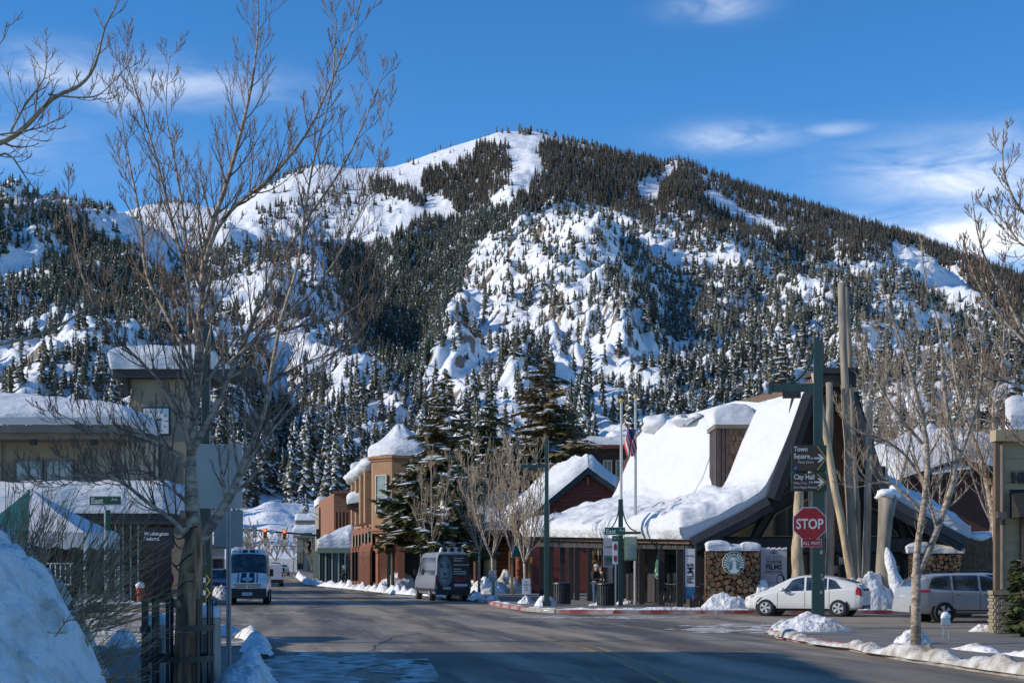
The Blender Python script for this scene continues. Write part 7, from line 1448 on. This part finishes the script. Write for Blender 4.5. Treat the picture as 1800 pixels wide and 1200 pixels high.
# perforated post with the backs of two road signs
p_ = thing('perforated_sign_post','perforated steel post in front of the blank sign backs','post',G(402,21.5)); H = Zp(780,21.5); ps = MB().box((0,0,H/2),(.062,.045,H)).obj('post', steel, p_)
hole = MB().cyl((0,0,0),.009,.003,8,'Y').mesh('hole', black)
for k in range(115): link('hole', hole, ps, (0,-.0235,.15+k*.0254*1.12))
board('road_sign','large blank aluminium back of a road sign on the perforated post','sign',341,780,426,893,21.62,alu,R(4),.004); board('road_sign','lower blank aluminium back of a smaller road sign','sign',376,896,427,961,21.66,mat('dull_aluminium_sheet',(.42,.42,.42),.6,.12,1.2),R(4),.004)
# tree guard
cx_, cy_ = W(328,0,20).x-.13, 20.0; cx_ = (312-CX)/F*20; gd = thing('tree_guard','black metal tree guard of tall bars round the trunk','tree guard',(cx_,cy_,.13)); rad = .43; me = MB().box((0,0,.64),(.045,.02,1.28)).mesh('bar', black)
for k in range(14):
    a = 2*math.pi*k/14+.15; link('bar', me, gd, (rad*math.cos(a),rad*math.sin(a),0), (0,0,a+R(90)))
def hoop(z, a0, a1, rr=.45): n = 24; mb = MB(); mb.grid([[(rr*math.cos(a0+(a1-a0)*k/n),rr*math.sin(a0+(a1-a0)*k/n),z-.035),(rr*math.cos(a0+(a1-a0)*k/n),rr*math.sin(a0+(a1-a0)*k/n),z+.035)] for k in range(n+1)]+[]); mb.grid([[((rr+.012)*math.cos(a0+(a1-a0)*k/n),(rr+.012)*math.sin(a0+(a1-a0)*k/n),z+.035),((rr+.012)*math.cos(a0+(a1-a0)*k/n),(rr+.012)*math.sin(a0+(a1-a0)*k/n),z-.035)] for k in range(n+1)]); mb.obj('hoop', black, gd)
hoop(.54,0,2*math.pi); hoop(.10,0,2*math.pi); hoop(.90,R(150),R(235)); hoop(.92,R(-70),R(40)); hoop(.36,R(150),R(235))
def newsbox(px, d, w, ztop, lab, m):
    o = thing('news_box', lab, 'news box', G(px,d)); o.location.z = .13; bevel(MB().box((0,0,ztop/2),(w,.45,ztop)).obj('cabinet', m, o),.02); MB().box((0,-.228,ztop*.62),(w*.7,.01,ztop*.35)).obj('door', mat('box_door',(.13,.13,.13),.4,.2,3), o); snow_slab(o,[(-w/2,-.22,ztop),(w/2,-.22,ztop),(w/2,.22,ztop),(-w/2,.22,ztop)],.14,.12,12,12,.3,int(px),over=.02,name='snow_cap'); return o
beige = mat('beige_plastic',(.36,.32,.26),.6,.1,3)
newsbox(352,21.3,.48,1.0,'beige snow-topped box standing right behind the tree guard',beige); newsbox(276,22.5,.34,.86,'narrow pale box seen between the left bars of the tree guard',mat('pale_box',(.42,.40,.36),.6,.1,3))
# litter bins
def bin_(px, d, lab):
    o = thing('litter_bin', lab, 'litter bin', (((px-CX)/F*d),d,.13)); MB().lathe([(.30,.04),(.36,.9),(.36,.92)],n=20).obj('drum', black, o); MB().lathe([(.40,.90),(.44,.94),(.42,1.0),(.30,1.02)],n=24).obj('rim', black, o)
    me = MB().box((0,0,0),(.05,.018,.86)).mesh('slat', mat('bin_slat',(.04,.04,.043),.4,.2,4))
    for k in range(22): a = 2*math.pi*k/22; link('slat', me, o, (.385*math.cos(a),.385*math.sin(a),.47), (R(3)*math.sin(a),-R(3)*math.cos(a)*-1,a+R(90)))
    return o
bin_(988,71,'black slatted litter bin beside the tall lamp post'); bin_(1065,68.6,'black slatted litter bin in front of the man in dark jacket')
# flagpoles and flag
for px_, yt, d_, lab in ((1092,712,74,'slim silver flagpole without a flag'),(1117,705,72,'silver flagpole flying the drooping flag')):
    o = thing('flagpole', lab, 'flagpole', ((px_-CX)/F*d_,d_,.13)); H = Zp(yt,d_); MB().tube([(0,0,0),(0,0,H)],[.085,.055],10).obj('pole', mat('pole_aluminium',(.5,.48,.45),.35,.1,3,metal=.5), o); MB().blob((0,0,H+.08),(.11,.11,.11),1,10,8,0).obj('finial', gold, o)
c = W(1113,768,71.9); fl = thing('flag','drooping red and white striped flag with a blue corner','flag',c)
rows = {}; fr = mat('flag_red',(.42,.02,.04),.8,.1,3); fw_ = mat('flag_white',(.55,.52,.52),.8,.1,3); fbm_ = mat('flag_blue',(.02,.03,.12),.8,.1,3)
def fpt(u, v): return (-.34+.44*u+.07*math.sin(v*7+u*9), -.05+.12*math.sin(u*14+v*3)*(.4+.6*v), .62-1.45*v-.35*u*(1-v)+.05*math.sin(u*8))
for k in range(13):
    u0, u1 = k/13, (k+1)/13; MB().grid([[fpt(u0+(u1-u0)*i/2, j/14) for j in range(15)] for i in range(3)]).obj('stripe', fr if k % 2 == 0 else fw_, fl, smooth=True)
MB().grid([[(lambda p:(p[0],p[1]-.012,p[2]))(fpt(.45+.55*i/6, .4*j/8)) for j in range(9)] for i in range(7)]).obj('canton', fbm_, fl, smooth=True)
# small parking signs standing in snow
def psign(px, d, lab, k):
    o = thing('parking_notice', lab, 'sign', ((px-CX)/F*d,d,.13)); zc = Zp(1012 if k else 1030,d)-.13; MB().box((0,0,zc/2),(.05,.05,zc)).box((.28,0.02,zc/2),(.03,.03,zc)).obj('post', steel, o); MB().box((.05,-.04,zc),(.40,.02,.72 if not k else .62)).obj('plate', white_s if not k else mat('weathered_plate',(.33,.38,.44),.6,.3,5), o)
    for i,t_ in enumerate(('NO','PARKING','THIS','SIDE')): text(t_,.09,red_s if i < 2 else ink,o,(.05,-.053,zc+.18-.13*i),align='CENTER',sx=.85)
psign(864,83.5,'weathered no parking notice nearer the grey shuttle van',1); psign(923,74.5,'white no parking notice standing in snow left of the tall lamp post',0)
# fire hydrant
c = G(246,72.6); hy = thing('fire_hydrant','orange-red fire hydrant with a cap of snow on the far left pavement','fire hydrant',(c.x,c.y,.13)); hm = mat('hydrant_orange',(.46,.09,.03),.5,.2,5)
MB().lathe([(.20,0),(.20,.06),(.14,.08),(.14,.62),(.18,.64),(.18,.70),(.15,.80),(.06,.90)],n=16).obj('barrel', hm, hy); MB().cyl((0,0,.48),.07,.46,10,'X').cyl((0,-.18,.44),.09,.12,12,'Y').obj('outlet', hm, hy); MB().blob((0,0,.84),(.20,.20,.18),3,12,8,.15).obj('snow_cap', snow, hy, smooth=True)
# floodlight
c = GP(1620,1136); fo = thing('floodlight','small grey floodlight strapped to the twin-stemmed tree','lamp',(c.x+.12,34.7,.35)); bevel(MB().box((0,0,.28),(.20,.16,.18),taper=.8).obj('housing', steel, fo),.01); MB().tube([(-.05,0,-.1),(-.05,0,.2)],.012,6).tube([(.07,0,-.1),(.07,0,.2)],.012,6).obj('bracket', steel, fo); MB().blob((0,0,.40),(.11,.09,.09),2,10,6,.2).obj('snow_cap', snow, fo, smooth=True)
# traffic signals
d = 170.; g_ = gz(d); zb = Zp(936,d); tl = thing('signal_mast','long dark signal mast arm reaching over the far crossing','signal mast',((562-CX)/F*d,d,g_)); x0 = (422-562)/F*d
MB().tube([(0,0,0),(0,0,Zp(892,d)-g_)],[.14,.09],8).obj('pole', black, tl); MB().tube([(0,0,Zp(941,d)-g_),(x0,0,Zp(929,d)-g_)],[.11,.07],8).obj('arm', black, tl); MB().tube([(0,0,Zp(905,d)-g_),(x0*.22,0,Zp(893,d)-g_)],.03,5).tube([(.05,0,Zp(915,d)-g_),(x0*.12,0,Zp(905,d)-g_)],.02,5).obj('guy_arm', black, tl)
sy = mat('signal_yellow_case',(.42,.24,.03),.5,.15,3); rl = mat('red_signal_light',(.8,.05,.03),.3,emit=(1,.06,.02),estr=5)
for k,(px_,py_,lab,front) in enumerate(((466,937,'left yellow traffic signal showing red','r'),(500,939,'right yellow traffic signal showing red','r'),(448,935,'unlit back of a signal at the left end of the mast arm','b'),(559,938,'dark signal mounted on the mast pole','s'))):
    c = W(px_,py_,d-.3); o = thing('traffic_signal',lab,'traffic light',c,0,'traffic signals on the far mast'); bevel(MB().box((0,0,0),(.38,.28,1.05)).obj('case', sy if front=='r' else black, o),.03)
    if front == 'b': MB().box((0,-.16,0),(.30,.05,.85)).obj('back_plate', mat('pale_backplate',(.35,.33,.28),.6,.1,3), o)
    if front == 'r':
        for j in range(3): MB().cyl((0,-.15,.33-.33*j),.13,.03,14,'Y').obj('lens', rl if j == 0 else black, o)
        for j in range(3): MB().tube([(.15*math.cos(R(a)),-.25,.33-.33*j+.15*math.sin(R(a))) for a in range(-10,200,30)],.02,4).obj('visor', sy, o)
for px_,py_,w_,h_,m_,lab in ((541,938,.9,.26,green_s,'green street name plate on the far mast arm'),(478,934,.5,.5,white_s,'small white square sign between the two red signals'),(433,932,.5,.7,mat('tan_plate',(.4,.33,.22),.6),'tan plate back at the left end of the mast arm')):
    tag(MB().box((0,0,0),(w_,.03,h_)).obj('mast_sign', m_, loc=W(px_,py_,d-.2)), lab, 'sign')
tag(MB().tube([W(430,958,175),W(500,960,175),W(620,957,175)],.025,4).obj('overhead_cable', black), 'thin dark cable spanning the far street below the signals', 'cable')
# bicycle on the porch
def bike(px, d, rz, lab):
    o = thing('bicycle', lab, 'bicycle', ((px-CX)/F*d,d,.14), rz)
    for x in (-.52,.52):
        wmb = MB().tube([(.33*math.cos(a/12*math.pi),0,.34+.33*math.sin(a/12*math.pi)) for a in range(25)],.018,5)
        for k in range(6): a = math.pi*k/6; wmb.tube([(.32*math.cos(a),0,.34+.32*math.sin(a)),(-.32*math.cos(a),0,.34-.32*math.sin(a))],.003,3,False)
        wmb.obj('wheel', black, o, loc=(x,0,0))
    f = MB()
    for a, b_ in (((-.52,.34),(-.15,.36)),((-.15,.36),(-.25,.86)),((-.15,.36),(.36,.80)),((-.22,.76),(.36,.86)),((-.52,.34),(-.22,.76)),((.52,.34),(.34,.95))): f.tube([(a[0],0,a[1]),(b_[0],0,b_[1])],.016,6)
    f.obj('frame', black, o); MB().box((-.26,0,.89),(.22,.12,.05)).obj('saddle', black, o); MB().tube([(.34,-.25,1.0),(.34,0,.97),(.34,.25,1.0)],.013,6).obj('handlebar', steel, o)
bike(1176,65.3,R(70),'dark bicycle leaning between the porch posts left of the banner'); bike(1233,64.9,R(60),'dark bicycle beside the corner post next to the log panel')
# icicles hanging from the eave
ic = MB(); r_ = random.Random(4)
for k in range(26): q_ = Q(-5.85,13.4+r_.uniform(-.9,.9),3.2); l = r_.uniform(.3,1.1); ic.tube([(q_[0]-.02,q_[1],q_[2]),(q_[0],q_[1],q_[2]-l)],[.05,.006],5)
im, t_, b_ = nt('yellowish_ice'); b_.inputs['Base Color'].default_value = (.72,.62,.40,1); b_.inputs['Roughness'].default_value = .2; b_.inputs['Transmission Weight'].default_value = .3; tag(ic.obj('icicle_cluster', im), 'yellowish icicles hanging from the eave above the litter bins', 'icicles')
# parasol and cafe chairs hinted on the porch
um = thing('folded_parasol','folded green and white parasol standing on the porch','parasol',Q(-4.7,7.2,.14)); MB().tube([(0,0,0),(0,0,2.5)],.025,6).obj('pole', white, um); MB().lathe([(.06,1.1),(.2,1.25),(.16,1.8),(.05,2.4)],n=10).obj('canopy', mat('parasol_green',(.01,.13,.08),.7,.5,5,col2=(.5,.5,.5),mid=.6,wid=.05), um); MB().lathe([(.28,0),(.28,.08),(.05,.1)],n=14).obj('foot', black, um)
# summit hut and mast
def top_at(px, d): return float(terrain_z(np.array([(px-CX)/F*d]), np.array([float(d)]))[0])
c = (880-CX)/F*3720; zz = top_at(880,3720); an = thing('summit_mast','thin lattice antenna mast on the very top of the mountain','mast',(c,3720,zz-1))
mb = MB()
for s in (-1,1): mb.tube([(s*4,0,0),(s*2.5,0,17)],.45,4)
for z in (4,8,12,16): mb.box((0,0,z),(9,.5,.5))
mb.obj('lattice', steel, an); MB().blob((0,0,17),(3,1,1.5),2,8,5,.1).obj('dish', white, an)
zz = top_at(1193,3700); hu = thing('summit_hut','small snow-covered hut on the ridge beside the upper ski run','hut',((1193-CX)/F*3700,3700,zz-1)); MB().box((0,0,5),(22,14,11)).obj('wall', mat('hut_brown',(.1,.07,.05),.9), hu); snow_slab(hu,[(-15,-10,10.6),(15,-10,10.6),(15,10,13),(-15,10,13)],4,4,10,10,.1,1,over=1)
for k,(px_,py0,d_) in enumerate(((702,385,3100),(712,372,3150),(752,355,3300),(764,340,3350),(690,402,3050),(672,418,3000))):
    z = top_at(px_,d_); o = thing('lift_tower',['lowest','upper','fourth','fifth','second lowest','leftmost'][k]+' small ski lift tower in the left bowl','lift tower',((px_-CX)/F*d_,d_,z),0,'ski lift towers in the left bowl'); MB().tube([(0,0,-1),(0,0,11)],.5,5).box((0,0,11),(7,.8,.8)).obj('tower', mat('lift_steel',(.2,.2,.21),.6), o)
# ------------------------------------------------------------------ people
def skinmesh(name, joints, edges, radii, m, parent, sub=1):
    me = bpy.data.meshes.new(name); me.from_pydata(joints, edges, []); me.materials.append(m); o = link(name, me, parent); o.modifiers.new('skin','SKIN')
    for i, r_ in enumerate(radii): v = me.skin_vertices[0].data[i] if me.skin_vertices else None; 
    return o
def bodytube(mb, pts, rad, n=8): mb.tube(pts, rad, n); return mb
def person(label, loc, rz, H, pose, coat, legs, skin_c=(.5,.32,.24), hat=None, hair=(.05,.03,.02), extra=None):
    """one continuous skinned body with clothing layers; pose gives joint positions for unit 1.75 m"""
    o = thing('person', label, 'person', loc, rz); s = H/1.75; o.scale = (s,s,s); J = dict(pelvis=(0,0,.95),chest=(0,0,1.30),neck=(0,0,1.48),head=(0,-.02,1.62),crown=(0,0,1.72),sl=(-.18,0,1.42),sr=(.18,0,1.42),el=(-.24,.02,1.14),er=(.24,.02,1.14),hl=(-.22,-.1,.90),hr=(.22,-.1,.90),pl=(-.09,0,.90),pr=(.09,0,.90),kl=(-.10,-.02,.50),kr=(.10,-.02,.50),al=(-.10,0,.09),ar=(.10,0,.09),tl=(-.11,-.16,.04),tr=(.11,-.16,.04))
    J.update(pose)
    def skin(name, names, edges, rad, m, grow=0):
        me = bpy.data.meshes.new(name); idx = {k:i for i,k in enumerate(names)}; me.from_pydata([J[k] for k in names], [(idx[a],idx[b]) for a,b in edges], []); me.materials.append(m); ob = link(name, me, o)
        ob.modifiers.new('skin','SKIN'); 

        for i,k in enumerate(names):
            v = me.skin_vertices[0].data[i]; v.radius = (rad[k]+grow,rad[k]+grow); v.use_root = (i == 0)
        md = ob.modifiers.new('sub','SUBSURF'); md.levels = 1; md.render_levels = 1; return ob
    RD = dict(pelvis=.135,chest=.15,neck=.05,head=.095,crown=.075,sl=.07,sr=.07,el=.045,er=.045,hl=.038,hr=.038,pl=.085,pr=.085,kl=.058,kr=.058,al=.04,ar=.04,tl=.035,tr=.035)
    E = [('pelvis','chest'),('chest','neck'),('neck','head'),('head','crown'),('chest','sl'),('sl','el'),('el','hl'),('chest','sr'),('sr','er'),('er','hr'),('pelvis','pl'),('pl','kl'),('kl','al'),('al','tl'),('pelvis','pr'),('pr','kr'),('kr','ar'),('ar','tr')]
    sm = mat('skin_tone',skin_c,.6,.08,5); skin('body', list(J), E, RD, sm)
    CR = dict(RD); skin('jacket', ['pelvis','chest','sl','el','hl','sr','er','hr'], [('pelvis','chest'),('chest','sl'),('sl','el'),('el','hl'),('chest','sr'),('sr','er'),('er','hr')], CR, coat, .022).scale = (1,1,1)
    skin('trousers', ['pelvis','pl','kl','al','pr','kr','ar'], [('pelvis','pl'),('pl','kl'),('kl','al'),('pelvis','pr'),('pr','kr'),('kr','ar')], RD, legs, .014)
    for a,t_ in (('al','tl'),('ar','tr')): A, T = Vector(J[a]), Vector(J[t_]); MB().tube([A+Vector((0,.05,-.03)),A.lerp(T,.5),T],[.055,.055,.045],8).obj('shoe', black, o)
    hd = Vector(J['head']); cr = Vector(J['crown'])
    if hat: mb = MB().blob((cr.x,cr.y+.01,cr.z-.04),(.115,.125,.12),1,12,8,.02,flat=True); mb.box((cr.x,cr.y-.13,cr.z-.04),(.15,.10,.02)); mb.obj('cap', hat, o, smooth=True)
    else: MB().blob((cr.x,cr.y+.03,cr.z-.07),(.11,.12,.14),2,12,8,.08).obj('hair', mat('hair_%.2f'%hair[0],hair,.8,.3,20), o, smooth=True)
    f = MB(); f.blob((hd.x,hd.y-.105,hd.z-.01),(.014,.02,.022),1,6,5,0); f.obj('nose', sm, o); e_ = MB(); e_.blob((hd.x-.035,hd.y-.098,hd.z+.02),(.012,.008,.008),1,6,4,0).blob((hd.x+.035,hd.y-.098,hd.z+.02),(.012,.008,.008),1,6,4,0).box((hd.x,hd.y-.098,hd.z-.05),(.04,.01,.007)); e_.obj('eyes_and_mouth', black, o)
    for k in ('hl','hr'):                       # fingers curled from each palm
        h_ = Vector(J[k]); el = Vector(J['e'+k[1]]); dv = (h_-el).normalized(); mb = MB(); sd = dv.cross(Vector((1,0,0))).normalized()
        for i in range(4): b0 = h_+sd*(-.03+.02*i); mb.tube([b0,b0+dv*.055,b0+dv*.085+Vector((0,-.02,-.01))],[.011,.010,.008],5)
        mb.tube([h_+sd*.035,h_+sd*.06+dv*.03,h_+sd*.055+dv*.055],[.012,.011,.009],5); mb.obj('fingers', sm, o)
    return o
dk = mat('black_jacket',(.02,.02,.024),.8,.3,6); jeans = mat('blue_jeans',(.05,.09,.17),.85,.3,8); dkt = mat('dark_trousers',(.015,.015,.02),.85,.3,6)
c = G(604,153); person('pedestrian in a dark coat and pale hat striding across the far street', (c.x,c.y,gz(153)+.135), R(-75), 1.75, dict(kl=(-.10,-.22,.52),al=(-.10,-.38,.10),tl=(-.11,-.54,.07),kr=(.10,.10,.50),ar=(.10,.36,.12),tr=(.11,.24,.03),hl=(-.2,-.2,.95),hr=(.2,.15,.92)), dk, dkt, hat=mat('pale_hat',(.6,.6,.58),.8))
c = G(1047,70.4); person('man in a black jacket, jeans and pale cap standing behind the litter bin', (c.x,c.y,.13), R(50), 1.80, dict(hl=(-.12,-.30,1.12),hr=(.10,-.32,1.10),el=(-.25,-.04,1.12),er=(.25,-.04,1.12),head=(0,-.06,1.60),crown=(0,-.05,1.71)), dk, jeans, hat=mat('pale_cap',(.4,.43,.48),.8))
c = G(1057,70.9); person('second man in dark clothes half hidden behind the hanging board', (c.x,c.y,.13), R(-60), 1.72, dict(hl=(-.1,-.3,1.15)), dk, dkt, hair=(.10,.06,.04))
c = G(297,82); person('person in a bright pink jacket walking on the far left pavement', (c.x,c.y,.13), R(-20), 1.66, dict(kl=(-.10,-.12,.5),al=(-.10,-.1,.1),tl=(-.11,-.26,.05),ar=(.1,.18,.1),tr=(.11,.04,.04)), mat('pink_jacket',(.55,.02,.20),.7,.15,5), dkt, hair=(.16,.05,.03))
